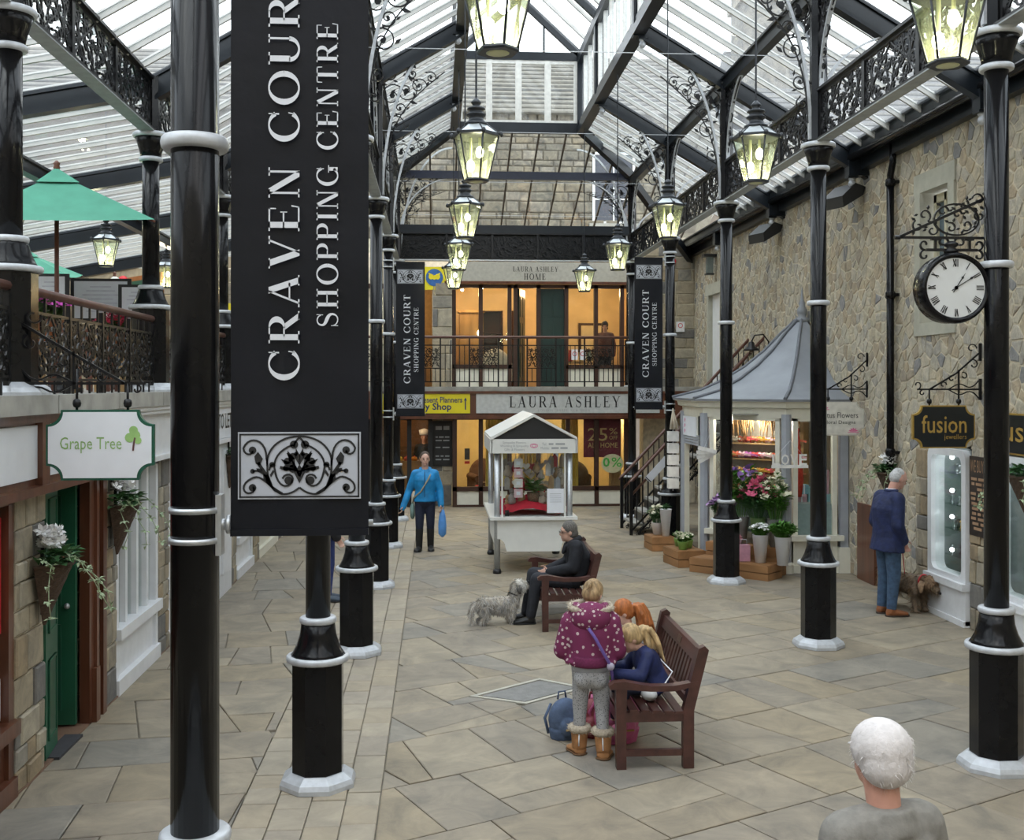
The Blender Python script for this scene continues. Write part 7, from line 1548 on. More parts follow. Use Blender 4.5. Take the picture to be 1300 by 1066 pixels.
q = thing('snack_bag', 'bright green snack bag in the seated girl\'s hands', 'bag', (1.36, 8.42, .58)); mb = MB(); mb.loft([((0, 0, z), (w, 0, 0), (0, d, 0)) for z, w, d in ((-.05, .05, .008), (-.02, .055, .03), (.04, .055, .03), (.08, .05, .01))], 10); mb.build('packet', mat('lime_packet', (.22, .50, .03), .35), q); MB().ell((.0, -.02, .09), (.02, .02, .025), 8, 6).build('orange_snack', mat('orange_snack', (.65, .22, .02), .6), q)
t, J, T, H = seated_girl('ginger-haired girl with a blue bow and white top on the far bench end', (1.66, 9.02, 0), PI/2-.1, 1.2, 1.18, mat('white_top', (.58, .56, .54), .8), GIN, 6, .05, -.35, True)
m = MB(); [m.ell(T(s_*.09, -.50, .22), (.075*H, .03*H, .05*H), 8, 6) for s_ in (1, -1)]; m.build('hair_bow', mat('pale_blue_bow', (.25, .38, .68), .6), t)
# bags on the ground by the bench
def rucksack(label, loc, m, sz, seed, rz=0):
    t = thing('rucksack', label, 'bag', loc, rz); q = MB(); q.ell((0, 0, .16*sz), (.15*sz, .11*sz, .17*sz), 14, 10); q.ell((0, -.09*sz, .11*sz), (.10*sz, .06*sz, .09*sz), 12, 8); q.loft([((0, 0, .0), (.13*sz, 0, 0), (0, .10*sz, 0)), ((0, 0, .08*sz), (.15*sz, 0, 0), (0, .11*sz, 0))], 12); fuse(q, 'bag', m, t, .01, 1); MB().tube([(-.04*sz, .05, .31*sz), (-.03*sz, .05, .37*sz), (.03*sz, .05, .37*sz), (.04*sz, .05, .31*sz)], .008, 6).build('grab_handle', m, t); MB().tube([(-.1*sz, .06*sz, .28*sz), (-.165*sz, .05*sz, .17*sz), (-.13*sz, .05*sz, .04*sz)], .012, 6).build('strap', m, t); MB().bx(-.07*sz, .07*sz, -.155*sz, -.14*sz, .1*sz, .108*sz).build('zip', GOLD, t); return t
rucksack('blue denim rucksack standing on the paving left of the spotted coat girl', (1.02, 8.72, 0), mat('denim', (.075, .11, .19), .8, 0, .25, 20, .3), .95, 1, .4)
rucksack('dark red rucksack behind the tan boots', (1.25, 8.74, 0), mat('maroon_nylon', (.20, .02, .03), .5), .9, 2, -.2)
rucksack('pink bag leaning at the front bench leg', (1.42, 8.62, 0), mat('pink_nylon', (.50, .10, .24), .5), 1.25, 3, .1)

# ---- elderly man at the jeweller's window
h = 1.80; t = person('elderly man in a navy jacket and jeans looking into the jeweller window', (5.49, 13.10, 0), math.radians(-80)); J = stand(h)
J.update(head=V((.0, .15, 1.655)), neck=V((0, .045, 1.475)), chest=V((0, -.01, 1.29)), waist=V((0, -.01, 1.10)), shR=V((.19, .02, 1.42)), shL=V((-.19, .02, 1.42)), elR=V((.245, -.02, 1.12)), elL=V((-.245, -.02, 1.12)), wrR=V((.185, .09, .93)), wrL=V((-.185, .09, .93)))
HM = head_M(-.1, -.45); GHAIR = mat('white_grey_hair', (.50, .50, .50), .7, 0, .3, 40, .5, 0, 90); body(t, J, h, 1.0, HM, mat('ruddy_skin', (.52, .27, .20), .5, 0, .06, 20)); facebits(t, J, h, 1, HM, GHAIR)
NQ = mat('navy_quilted_jacket', (.010, .018, .072), .75, 0, .3, 14, 1.0, 0, 18)
m = MB(); torso(m, J, h, .040, V((0, -.01, .78)), True, 1.06, .03); arms(m, J, h, .030, 2); m.ell(J['neck']+V((0, -.02, -.0)), (.09, .085, .05), 12, 8); fuse(m, 'jacket', NQ, t, .013, 2); MB().tube([J['neck']+V((.072*math.sin(a), .066*math.cos(a), .038)) for a in [2*PI*k/14 for k in range(15)]], .022, 6).build('collar', NQ, t); MB().tube([J['neck']+V((.055*math.sin(a), .055*math.cos(a)+.006, .052)) for a in [2*PI*k/14 for k in range(15)]], .014, 6).build('shirt_collar', mat('pale_shirt', (.6, .62, .66), .7), t)
m = MB(); legs(m, J, h, .018, 1, .05); fuse(m, 'jeans', mat('blue_jeans', (.045, .085, .15), .85, 0, .3, 18, .3), t, .012, 2)
for c in 'RL': shoe(t, J['an'+c], J['toe'+c], h, mat('tan_leather', (.24, .085, .03), .4), 'shoe', mat('brown_sole', (.05, .03, .02), .7), 1.1)
m = MB(); H = .134*h; M3 = HM; T = lambda x, y, z: J['head']+HM @ V((x*H, y*H, z*H)); m.ell(T(0, -.17, .02), (.36*H, .33*H, .36*H), 16, 12, M3); m.ell(T(0, -.12, .24), (.33*H, .33*H, .27*H), 14, 10, M3); fuse(m, 'hair', GHAIR, t, .009, 1)
lead = thing('red_dog_lead', 'red lead running from the elderly man to the terrier', 'lead', (5.68, 13.12, 0)); MB().tube([(0, 0, .80), (.06, .1, .62), (.14, .25, .45), (.22, .36, .33)], .006, 6).build('cord', MATS['red_print'], lead); MB().lathe([(.01, .30), (.016, .32), (.01, .34)], 8, (.215, .35, 0)).build('clip', STEEL, lead)

# ---- white-haired head in the foreground
h = 1.66; t = person('white-haired person seen from behind at the bottom right edge', (1.50, 3.62, 0), .28); J = stand(h); HM = head_M(.1, -.08); J['head'] = V((0, .03, 1.545)); body(t, J, h, 1.0, HM, mat('ruddy_skin', (.52, .27, .20))); facebits(t, J, h, 1, HM, GHAIR)
TW = mat('stone_coat', (.20, .19, .17), .85, 0, .15, 30, .2); m = MB(); torso(m, J, h, .035, V((0, 0, .72)), True, 1.04, .02); arms(m, J, h, .026, 2); m.tube([J['neck']+V((0, -.02, -.06)), J['neck']+V((0, -.01, .02))], [.10, .082], 16); fuse(m, 'coat', TW, t, .012, 5)
m = MB(); legs(m, J, h, .016, 1, .05); fuse(m, 'trousers', DTR, t, .012, 2)
for c in 'RL': shoe(t, J['an'+c], J['toe'+c], h, BLKB, 'shoe', PRINTK, 1.1)
WH = mat('fine_white_hair', (.60, .565, .555), .9, 0, .12, 30, .4, 0, 60); m = MB(); H = .134*h; T = lambda x, y, z: J['head']+HM @ V((x*H, y*H, z*H)); m.ell(T(0, -.10, .13), (.45*H, .47*H, .45*H), 20, 16, HM); m.ell(T(0, -.19, -.06), (.43*H, .37*H, .40*H), 16, 12, HM); rnd = random.Random(4)
for k in range(0): a = rnd.uniform(0, 2*PI); b_ = rnd.uniform(.2, 1.3); p = T(.40*math.cos(a)*math.sin(b_), -.10+.44*math.sin(a)*math.sin(b_), .13+.43*math.cos(b_)); m.ell(p, rnd.uniform(.05, .09)*H, 8, 6)
m.tube([T(.28, -.2, .30), T(.48, -.22, .22), T(.60, -.22, .16)], [.06*H, .035*H, .006*H], 6); ho = fuse(m, 'hair', WH, t, .006, 14)
def strands(o, n, L_, w, seed, down=.3, name='hair_strands', m=None, zmin=None, face=None, droop=0.0):
    rnd = random.Random(seed); me = o.data; nv = len(me.vertices); mb = MB()
    for k in range(n):
        v = me.vertices[rnd.randrange(nv)]; c = v.co; nn = v.normal
        if zmin is not None and c.z < zmin: continue
        d = (nn*(1-down)+V((rnd.gauss(0, .35), rnd.gauss(0, .35), rnd.gauss(0, .35)-droop))).normalized(); s_ = d.orthogonal().normalized()*w; l = L_*rnd.uniform(.5, 1.2); mid = c+d*l*.5+V((0, 0, -droop*l*.1)); mb.add([c+s_-nn*.003, c-s_-nn*.003, mid+s_*.6, mid-s_*.6, c+d*l+V((0, 0, -droop*l*.45))], [(0, 1, 3, 2), (2, 3, 4)])
    return tag(mb.build(name, m or me.materials[0], o), kind='stuff')
strands(ho, 1400, .020, .0012, 2, .75, 'hair_strands', None, None, None, .9)

# ---- walker half hidden behind the near column foot
h = 1.76; t = person('walker in a black jacket and blue jeans half hidden behind the banner', (-1.42, 14.45, 0), -PI/2+.1); J = stand(h); J.update(wrR=V((.25, .12, .86)), elR=V((.26, -.03, 1.10)), anR=V((.09, .0, .08)), toeR=V((.10, .18, .03))); HM = head_M(0, -.05); body(t, J, h, 1.0, HM); facebits(t, J, h, 1, HM)
m = MB(); torso(m, J, h, .034, V((0, 0, .84)), True, 1.05, .01); arms(m, J, h, .028, 2); fuse(m, 'jacket', mat('black_jacket', (.010, .010, .012), .8, 0, .2, 20, .2), t, .013, 2)
m = MB(); legs(m, J, h, .020, 1, .04); fuse(m, 'jeans', mat('indigo_jeans', (.02, .035, .14), .85, 0, .25, 20, .2), t, .012, 2)
for c in 'RL': shoe(t, J['an'+c], J['toe'+c], h, mat('slate_trainer', (.05, .07, .10), .6), 'shoe', PRINTK, 1.1)
m = MB(); haircap(m, J, h, 1, HM, .03, -.05); fuse(m, 'hair', HBR, t, .009, 1)
# ---- shopper upstairs
h = 1.66; t = person('dark-haired shopper standing inside the upper shop window', (4.30, 27.95, 2.755), PI-.4); J = stand(h); HM = head_M(.2, -.2); body(t, J, h, 1, HM, vox=.014); facebits(t, J, h, 1, HM); m = MB(); torso(m, J, h, .03, V((0, 0, .75)), True, 1.05); arms(m, J, h, .025, 2); fuse(m, 'coat', mat('brown_coat', (.10, .04, .03), .8), t, .014, 2); m = MB(); legs(m, J, h, .02, 1, .03); fuse(m, 'trousers', DTR, t, .014, 1); m = MB(); haircap(m, J, h, 1, HM, .06, -.25); fuse(m, 'hair', mat('dark_hair', (.02, .012, .01), .6), t, .01, 1)
for c in 'RL': shoe(t, J['an'+c], J['toe'+c], h, BLKB, 'shoe', None)

# ---- dogs (local +Y = forward)
def dog(label, loc, rz, L_, leg, heady, headz, coatm, headm, legm, tail, seed, tuft, patch=None, hpitch=0):
    t = thing('dog', label, 'dog', loc, rz); b = MB(); zb = leg+L_*.16
    b.loft([(V((0, -L_*.50, zb+.015)), V((L_*.07, 0, 0)), V((0, 0, L_*.09))), (V((0, -L_*.42, zb+.01)), V((L_*.15, 0, 0)), V((0, 0, L_*.17))), (V((0, -L_*.15, zb+.005)), V((L_*.145, 0, 0)), V((0, 0, L_*.165))), (V((0, L_*.15, zb-.01)), V((L_*.17, 0, 0)), V((0, 0, L_*.20))), (V((0, L_*.35, zb)), V((L_*.155, 0, 0)), V((0, 0, L_*.19))), (V((0, L_*.46, zb+.03)), V((L_*.09, 0, 0)), V((0, 0, L_*.11)))], 16)
    hc = V((0, heady, headz)); b.tube([(0, L_*.34, zb+L_*.06), hc.lerp(V((0, L_*.34, zb+L_*.06)), .35), hc], [L_*.13, L_*.115, L_*.12], 12)
    f = V((0, math.cos(hpitch), math.sin(hpitch))); b.ell(hc, (L_*.135, L_*.15, L_*.13), 14, 10); b.tube([hc+f*L_*.06, hc+f*L_*.17+V((0, 0, -.01)), hc+f*L_*.25+V((0, 0, -.012))], [L_*.09, L_*.075, L_*.055], 10)
    for s_ in (1, -1):
        x = s_*L_*.11
        b.tube([(x, L_*.32, zb-L_*.02), (x, L_*.30, leg*.62), (x, L_*.33, .04), (x, L_*.33, .02)], [L_*.085, L_*.05, L_*.042, L_*.045], 10); b.ell((x, L_*.355, .022), (L_*.048, L_*.065, .022), 8, 6)
        b.tube([(x, -L_*.38, zb-L_*.02), (x*1.05, -L_*.30, leg*.72), (x, -L_*.44, leg*.38), (x, -L_*.41, .02)], [L_*.11, L_*.07, L_*.045, L_*.045], 10); b.ell((x, -L_*.385, .022), (L_*.048, L_*.065, .022), 8, 6)
    b.tube(tail, [L_*.05]*(len(tail)-1)+[L_*.02], 8)
    o = fuse(b, 'body', coatm, t, .010, 2)
    strands(o, tuft, L_*.10, .004, seed, .35, 'coat_tufts', coatm, None, None, .8)
    hf = MB(); hf.ell(hc+f*L_*.02, (L_*.145, L_*.15, L_*.14), 12, 10); ho = fuse(hf, 'head_fur', headm, t, .012, 1); strands(ho, tuft//5, L_*.10, .004, seed+1, .3, 'head_tufts', headm, None, None, .6)
    for s_ in (1, -1):
        e = hc+V((s_*L_*.12, -.01, L_*.05)); q = MB(); q.loft([(e, V((L_*.03, 0, 0)), V((0, L_*.06, 0))), (e+V((s_*L_*.06, .0, -L_*.08)), V((L_*.025, 0, 0)), V((0, L_*.07, 0))), (e+V((s_*L_*.065, .01, -L_*.20)), V((L_*.015, 0, 0)), V((0, L_*.03, 0)))], 8); eo = q.build('ear', patch or headm, t)
        MB().ell(hc+f*L_*.115+V((s_*L_*.055, 0, L_*.05)), L_*.02, 8, 6).build('eye', PRINTK, t)
    MB().ell(hc+f*L_*.29, (L_*.032, L_*.028, L_*.026), 8, 6).build('nose', PRINTK, t)
    cpt = hc.lerp(V((0, L_*.34, zb+L_*.06)), .55); d = (hc-V((0, L_*.34, zb+L_*.06))).normalized(); a_ = V((1, 0, 0)); b_ = d.cross(a_)
    MB().tube([cpt+(a_*math.cos(k*PI/8)+b_*math.sin(k*PI/8))*L_*.135 for k in range(17)], L_*.016, 6).build('collar', MATS['red_print'] if patch is None else PRINTK, t)
    return t
GWF = stone_mat('grey_white_fur', [(.66, .63, .58), (.40, .38, .36), (.72, .69, .64), (.56, .50, .42)], .95, 9, .5, .5); WFUR = mat('white_fur', (.66, .63, .58), .95, 0, .2, 30); DGF = mat('dark_grey_fur', (.10, .095, .09), .95, 0, .3, 30)
dog('shaggy grey and white dog looking up at the seated man', (.72, 12.9, 0), -PI/2+.25, .50, .15, .24, .43, GWF, WFUR, WFUR, [(0, -.22, .26), (0, -.30, .24), (.02, -.34, .14), (.03, -.33, .06)], 5, 5200, DGF, .35)
TERR = stone_mat('grizzled_tan_fur', [(.52, .35, .20), (.34, .26, .19), (.56, .38, .22), (.44, .33, .23)], .95, 14, .5, .5)
dog('tan grizzled terrier on a red lead beside the jeweller window', (5.84, 13.42, 0), PI+.45, .70, .22, .36, .38, TERR, mat('terrier_head', (.36, .24, .15), .95, 0, .4, 30), TERR, [(0, -.33, .38), (0, -.38, .46), (.01, -.39, .50)], 8, 5600, None, -.5)
lead2 = thing('thin_dog_lead', 'thin dark lead between the shaggy dog and the seated man', 'lead', (.95, 12.93, 0)); MB().tube([(0, 0, .34), (.12, .03, .36), (.3, .05, .52), (.4, .05, .60)], .004, 5).build('cord', PRINTK, lead2); MB().lathe([(.006, .33), (.01, .34), (.006, .35)], 6).build('clip', STEEL, lead2)
# ================================================================== GALLERY CAFE
rg_ = thing('gallery_railing', 'black scroll railing with a brown handrail along the left gallery', 'railing', (XG+.06, 0, GF))
GR = panel_scrolls(.84, .46, 31, lambda a, b, c: (c, a, b), .016, .014, 1.5).mesh('scroll_panel', IRON2)
nw = MB().bx(-.02, .02, -.02, .02, 0, .70).mesh('newel', IRON2); kb = MB().bx(-.008, .008, -.008, .008, 0, .12).mesh('baluster', IRON2); kt_ = MB().bx(-.008, .008, -.008, .008, .60, .72).mesh('baluster', IRON2)
for k in range(5):
    ya, yb = ROW[k]+.2, ROW[k+1]-.2; n = 4; w = (yb-ya)/n
    MB().tube([(0, ya, .75), (0, yb, .75)], .034, 8).build('handrail', RAILW, rg_)
    for z in (.12, .60, .17): MB().bx(-.012, .012, ya, yb, z-.01, z+.01).build('rail', IRON2, rg_)
    for i in range(n+1): put('newel', nw, rg_, (0, ya+i*w, 0))
    for i in range(n): put('scroll_panel', GR, rg_, (0, ya+(i+.5)*w, .135))
    for i in range(16): put('baluster', kb, rg_, (0, ya+(i+.5)*(yb-ya)/16, 0)); put('baluster', kt_, rg_, (0, ya+(i+.5)*(yb-ya)/16, 0))
PAR = mat('green_canvas', (.075, .29, .20), .85, 0, .08, 6, .1); MAH = mat('parasol_wood', (.13, .045, .025), .5)
def parasol(label, loc, half, zr, za, m, rz, tilt=0):
    t = thing('parasol', label, 'parasol', loc, rz)
    c = [V((half*math.cos(PI/4+k*PI/2)*1.0, half*math.sin(PI/4+k*PI/2), zr)) for k in range(4)]; top = V((0, 0, za)); e = MB()
    for k in range(4):
        a, b = c[k], c[(k+1) % 4]; vs = []; n = 8
        for j in range(n+1):
            for i in range(n+1):
                p = (a.lerp(b, i/n)).lerp(top, j/n); p.z -= .05*math.sin(PI*i/n)*math.sin(PI*(1-j/n)*.9)*(1-j/n); vs.append(p)
        e.add(vs, [(j*(n+1)+i, j*(n+1)+i+1, (j+1)*(n+1)+i+1, (j+1)*(n+1)+i) for j in range(n) for i in range(n)], True)
    e.build('canopy', m, t); n0 = len(t.children)-1
    q = MB(); s_ = .24; q.add([V((half*s_*math.cos(PI/4+k*PI/2), half*s_*math.sin(PI/4+k*PI/2), zr+(za-zr)*(1-s_)+.02)) for k in range(4)]+[V((0, 0, za+.06))], [(0, 1, 4), (1, 2, 4), (2, 3, 4), (3, 0, 4)]); q.build('vent_cap', m, t)
    for k in range(4): MB().tube([c[k]-V((0, 0, .02)), top-V((0, 0, .04))], .012, 5).build('rib', MAH, t)
    if tilt:
        for o in list(t.children): o.matrix_basis = TR(0, 0, za) @ RZ(-rz) @ RX(tilt) @ RZ(rz) @ TR(0, 0, -za)      # canopy tipped on its joint
    MB().tube([(0, 0, 0), (0, 0, za)], .022, 10).build('pole', MAH, t); MB().lathe([(.02, za+.03), (.035, za+.06), (.025, za+.08), (.035, za+.10), (.01, za+.13)], 10).build('finial', MAH, t); MB().lathe([(.25, 0), (.25, .05), (.05, .08), (.03, .3)], 16).build('base', PRINTK, t)
    return t
parasol('large green parasol on the gallery in front of the gallery column', (-3.80, 11.35, GF), 1.18, 1.76, 2.20, PAR, .35, math.radians(9))
parasol('smaller far green parasol behind the menu boards', (-6.3, 17.4, GF), 1.05, 1.75, 2.12, PAR, .2, math.radians(7))
parasol('small cream parasol beside the tea room sign', (-5.75, 20.2, GF), .75, 1.72, 1.98, mat('cream_canvas', (.66, .64, .58), .85), .4)
parasol('cream parasol at the left edge behind the gallery column', (-7.3, 18.3, GF), .8, 1.95, 2.2, mat('cream_canvas', (.66, .64, .58)), .1)
# menu boards on the railing line
def menu(label, x, y, w, h, z0, rz):
    t = thing('menu_board', label, 'menu', (x, y, GF), rz); MB().bx(-w/2-.04, w/2+.04, 0, .03, z0-.04, z0+h+.03).build('frame', PRINTK, t); MB().bx(-w/2, w/2, -.006, 0, z0, z0+h).build('sheet', PAPER, t)
    for s_ in (-1, 1): MB().bx(s_*(w/2+.01)-.02, s_*(w/2+.01)+.02, .03, .06, 0, z0+h).build('post', PRINTK, t)
    for i in range(7): wd = w*(.2+.18*((i*37) % 5)/5); MB().bx(-wd, wd, -.008, -.006, z0+h*(.85-.11*i)-.006, z0+h*(.85-.11*i)+.006).build('print_line', mat('pale_print', (.55, .55, .63), .6), t)
    return t
menu('left menu board with pink print on the gallery railing', -4.05, 11.9, .30, .40, .82, 0); menu('wide blank white menu board on the gallery railing', -3.62, 12.2, .56, .40, .80, .0); menu('right menu board with faint pink and blue print by the column', -3.18, 12.0, .32, .36, .76, 0)
# pots of flowers on the gallery
def gpot(label, x, y, z, bm, seed, n=60):
    t = thing('flower_pot', label, 'plant', (x, y, z)); MB().lathe([(.10, 0), (.14, .2), (.15, .21), (.12, .2)], 14).build('pot', mat('terracotta', (.3, .12, .06), .8), t); stems(t, .2, n, .2, .2, LEAFM, bm, .045, seed, 5, .08)
MAG = mat('magenta_petal', (.55, .05, .42), .5); CRS = mat('crimson_petal', (.55, .02, .08), .5)
for (x, y, bm, lb) in ((-3.3, 9.0, MAG, 'pot of magenta flowers behind the railing at the left edge'), (-3.3, 9.6, MAG, 'second pot of magenta flowers behind the railing'), (-3.40, 11.95, CRS, 'pot of crimson flowers beside the gallery column'), (-3.3, 12.4, MAG, 'pot of magenta flowers just past the gallery column')): gpot(lb, x, y, GF+.42, bm, int(y*10))
for (x, y, lb) in ((-3.3, 9.3, 'low timber planter bench at the left of the gallery'), (-3.3, 12.0, 'low timber planter bench behind the gallery column')):
    t = thing('planter_bench', lb, 'bench', (x, y, GF)); MB().bx(-.17, .17, -.65, .65, .38, .42).build('top', OAK, t); [MB().bx(sx*.13-.02, sx*.13+.02, sy*.58-.02, sy*.58+.02, 0, .38).build('leg', OAK, t) for sx in (-1, 1) for sy in (-1, 1)]
# cafe tables and chairs glimpsed through the railing
def cafe_chair(label, loc, rz):
    t = thing('cafe_chair', label, 'chair', loc, rz); MB().bx(-.2, .2, -.2, .2, .43, .46).build('seat', MAH, t)
    for sx in (-1, 1):
        for sy in (-1, 1): MB().bx(sx*.18-.018, sx*.18+.018, sy*.18-.018, sy*.18+.018, 0, .43 if sy < 0 else .85).build('leg', MAH, t)
    for i in range(4): MB().bx(-.17+i*.1, -.13+i*.1, .17, .19, .5, .8).build('back_slat', MAH, t)
    MB().bx(-.2, .2, .16, .2, .8, .86).build('backrest_rail', MAH, t); return t
def cafe_table(label, loc):
    t = thing('cafe_table', label, 'table', loc); MB().bx(-.4, .4, -.4, .4, .70, .735).build('top', MAH, t); [MB().bx(sx*.35-.02, sx*.35+.02, sy*.35-.02, sy*.35+.02, 0, .7).build('leg', MAH, t) for sx in (-1, 1) for sy in (-1, 1)]; return t
for i, y in enumerate((10.3, 13.6, 16.8)):
    w_ = ('nearest', 'middle', 'farthest')[i]; cafe_table(w_+' dark timber table on the gallery', (-4.4, y, GF)); cafe_chair(w_+' dark timber chair on the railing side of the gallery', (-3.75, y+.1, GF), -PI/2); cafe_chair(w_+' dark timber chair on the wall side of the gallery', (-5.05, y, GF), PI/2)
# tea room sign, yellow sign, bell
t = thing('tea_room_sign', 'green sign in an orange frame with white script on the gallery wall', 'sign', (-5.6, 21.6, 4.55), -.9); OR = mat('orange_timber', (.40, .13, .03), .5); MB().bx(-.75, .75, 0, .06, -.36, .36).build('frame', OR, t); MB().bx(-.66, .66, -.01, 0, -.27, .27).build('board', GREEN, t); txt('lettering', 'Tea Rooms', (-.58, .58, -.12, .15), XZ(-.011), t, PRINTW, .01)
t = thing('gallery_yellow_sign', 'long yellow shop fascia with blue letters at the end of the gallery', 'sign', (-4.4, 22.9, 4.25)); MB().bx(-1.0, 1.5, 0, .05, -.24, .22).build('board', YEL, t); txt('lettering', 'nd', (-.75, -.35, -.14, .16), XZ(-.003), t, NAVY, .02); txt('lettering', 'S', (.85, 1.08, -.12, .14), XZ(-.003), t, NAVY, .02)
t = thing('alarm_bell', 'red round bell on the gallery stone wall', 'bell', (-6.75, 24.34, 5.05)); MB(RX(PI/2)).lathe([(.11, 0), (.10, .04), (.05, .07), (.01, .075)], 14).build('gong', MATS['red_print'], t); MB().cyl((0, .04, 0), (0, -.01, 0), .04, n=8).build('base', STEEL, t)
sf = struct('wall_gallery_shop', 'end shop of the gallery with lit window'); MB().bx(-4.3, -2.7, 24.2, 24.4, GF, 4.0).build('shop_front', mat('shop_red', (.25, .03, .03), .6), sf); MB().bx(-4.2, -2.8, 24.15, 24.2, GF+.6, 4.0).build('window_panel', mat('shop_amber', (.45, .25, .09), .6, 0, .3, 3), sf)
lamp(-5.6, 23.2, 5.1, 18, (1, .85, .6))
# ================================================================== SHOP INTERIORS
def curtain(label, x0, x1, y, z0, z1, m):
    t = thing('curtain', label, 'curtain', ((x0+x1)/2, y, z0)); w = (x1-x0)/2; n = 36; pts = [(-w+2*w*i/n, .035*math.sin(i*1.35)) for i in range(n+1)]; q = MB(); q.add([(a, b, 0) for a, b in pts]+[(a*.96, b*.8, z1-z0) for a, b in pts], [(i, i+1, n+2+i, n+1+i) for i in range(n)], True); q.build('drape', m, t); MB().tube([(-w-.05, 0, z1-z0+.02), (w+.05, 0, z1-z0+.02)], .018, 8).build('rod', DKW, t)
OC2 = mat('gold_curtain', (.62, .45, .10), .7, 0, .15, 4); CRC = mat('cream_curtain', (.60, .50, .33), .75, 0, .1, 4)
curtain('gold curtain hanging behind the cart in the lower shop', 1.15, 1.75, 25.95, .1, 2.2, OC2); curtain('yellow curtain left of the discount poster in the lower shop', 2.95, 3.35, 25.95, .25, 2.15, OC2); curtain('cream curtain at the right end of the lower shop', 4.1, 4.4, 26.1, .3, 2.2, CRC); curtain('ochre curtain in the middle of the lower shop', 2.0, 2.5, 26.6, .1, 2.2, OCH)
t = thing('discount_poster', 'burgundy discount poster with gold figures in the lower shop window', 'poster', (3.87, 25.442, 1.12)); MB().bx(-.46, .40, 0, .01, 0, .92).build('sheet', mat('burgundy', (.17, .02, .035), .5), t)
PGD = mat('pale_gold_print', (.62, .42, .18), .5); txt('lettering', '25', (-.36, .10, .38, .68), XZ(0), t, PGD, .0); txt('lettering', '%', (.14, .34, .53, .68), XZ(0), t, PGD); txt('lettering', 'OFF', (.14, .34, .41, .50), XZ(0), t, PGD); txt('lettering', 'ALL', (-.36, -.12, .22, .34), XZ(0), t, PGD); txt('lettering', 'HOME', (-.06, .34, .22, .34), XZ(0), t, PGD)
t = thing('finance_roundel', 'pale round window sticker with a green zero percent', 'sticker', (4.07, 25.34, .98)); MB().prism([(.26*math.cos(k*PI/16), .22*math.sin(k*PI/16)) for k in range(32)], .006, XZ(.02)).build('disc', mat('pale_yellow_disc', (.50, .48, .30), .5), t); txt('lettering', '0', (-.22, -.06, -.08, .14), XZ(.013), t, mat('green_print', (.05, .35, .05), .5), .02); txt('lettering', '%', (-.02, .22, -.08, .14), XZ(.013), t, MATS['green_print'], .01)
t = thing('fire_extinguisher', 'red fire extinguisher on the lower shop floor', 'extinguisher', (.95, 25.85, .02)); MB().lathe([(.07, 0), (.08, .02), (.08, .34), (.05, .42), (.02, .44)], 14).build('cylinder', MATS['red_print'], t); MB().tube([(0, 0, .44), (0, 0, .5), (.06, -.02, .5), (.1, -.03, .42), (.1, -.02, .15)], .012, 6).build('hose', PRINTK, t)
t = thing('wall_call_point', 'small grey and red wall unit inside the lower shop', 'switch', (.72, 25.9, 1.05)); MB().bx(-.06, .06, -.02, .03, 0, .26).build('case', mat('dark_grey', (.06, .06, .07), .5), t); MB().bx(-.06, .06, -.025, .03, -.10, -.04).build('red_label', MATS['red_print'], t)
def armchair(label, loc, rz, m, s_=1):
    t = thing('armchair', label, 'armchair', loc, rz); q = MB(); q.bx(-.38*s_, .38*s_, -.35*s_, .35*s_, .14, .42); q.build('seat', m, t); q = MB(); q.ell((0, .32*s_, .6), (.38*s_, .12, .38), 14, 10); fuse(q, 'backrest', m, t, .02, 1)
    for sx in (-1, 1): q = MB(); q.tube([(sx*.36*s_, -.34*s_, .52), (sx*.36*s_, .3*s_, .55)], .09, 10); q.bx(sx*.36*s_-.07, sx*.36*s_+.07, -.33*s_, .3*s_, .14, .52); q.build('arm', m, t)
    for sx in (-1, 1):
        for sy in (-1, 1): MB().cyl((sx*.3*s_, sy*.28*s_, 0), (sx*.3*s_, sy*.28*s_, .15), .025, n=8).build('leg', DKW, t)
armchair('brown armchair in the lower left shop window', (1.25, 26.9, .02), .3, mat('brown_velvet', (.09, .04, .025), .8)); armchair('dark sofa chair below the yellow curtain in the lower shop', (3.25, 26.7, .02), PI, mat('dark_tweed', (.07, .055, .045), .8), 1.1); armchair('cream armchair inside the upper left window', (1.5, 28.4, 2.75), PI, mat('cream_fabric', (.55, .48, .36), .8), 1.0)
t = thing('table_lamp', 'yellow shaded table lamp in the lower shop', 'lamp', (1.42, 26.45, .02)); MB().bx(-.2, .2, -.2, .2, .5, .54).bx(-.18, -.14, -.18, -.14, 0, .5).bx(.14, .18, -.18, -.14, 0, .5).bx(-.18, -.14, .14, .18, 0, .5).bx(.14, .18, .14, .18, 0, .5).build('side_table', DKW, t); MB().lathe([(.06, .54), (.05, .6), (.02, .7), (.015, .85)], 10).build('stem', GOLD, t); MB().lathe([(.2, .85), (.13, 1.1)], 16).build('shade', mat('lit_shade', (.7, .55, .08), .6, 0, .05, 4, emit=(1, .7, .1), es=.6), t)
for (x, w, lb) in ((1.45, .55, 'dark bookcase with shelves in the upper left window'), (2.15, .3, 'narrow bookcase inside the upper shop doorway')):
    t = thing('bookcase', lb, 'bookcase', (x, 28.9, 2.75)); MB().bx(-w/2, w/2, .25, .28, 0, 2.0).build('back', DKW, t); [MB().bx(sx*w/2-.02, sx*w/2+.02, 0, .25, 0, 2.0).build('side', DKW, t) for sx in (-1, 1)]; [MB().bx(-w/2, w/2, 0, .25, z, z+.025).build('shelf', DKW, t) for z in (.05, .5, .95, 1.4, 1.97)]
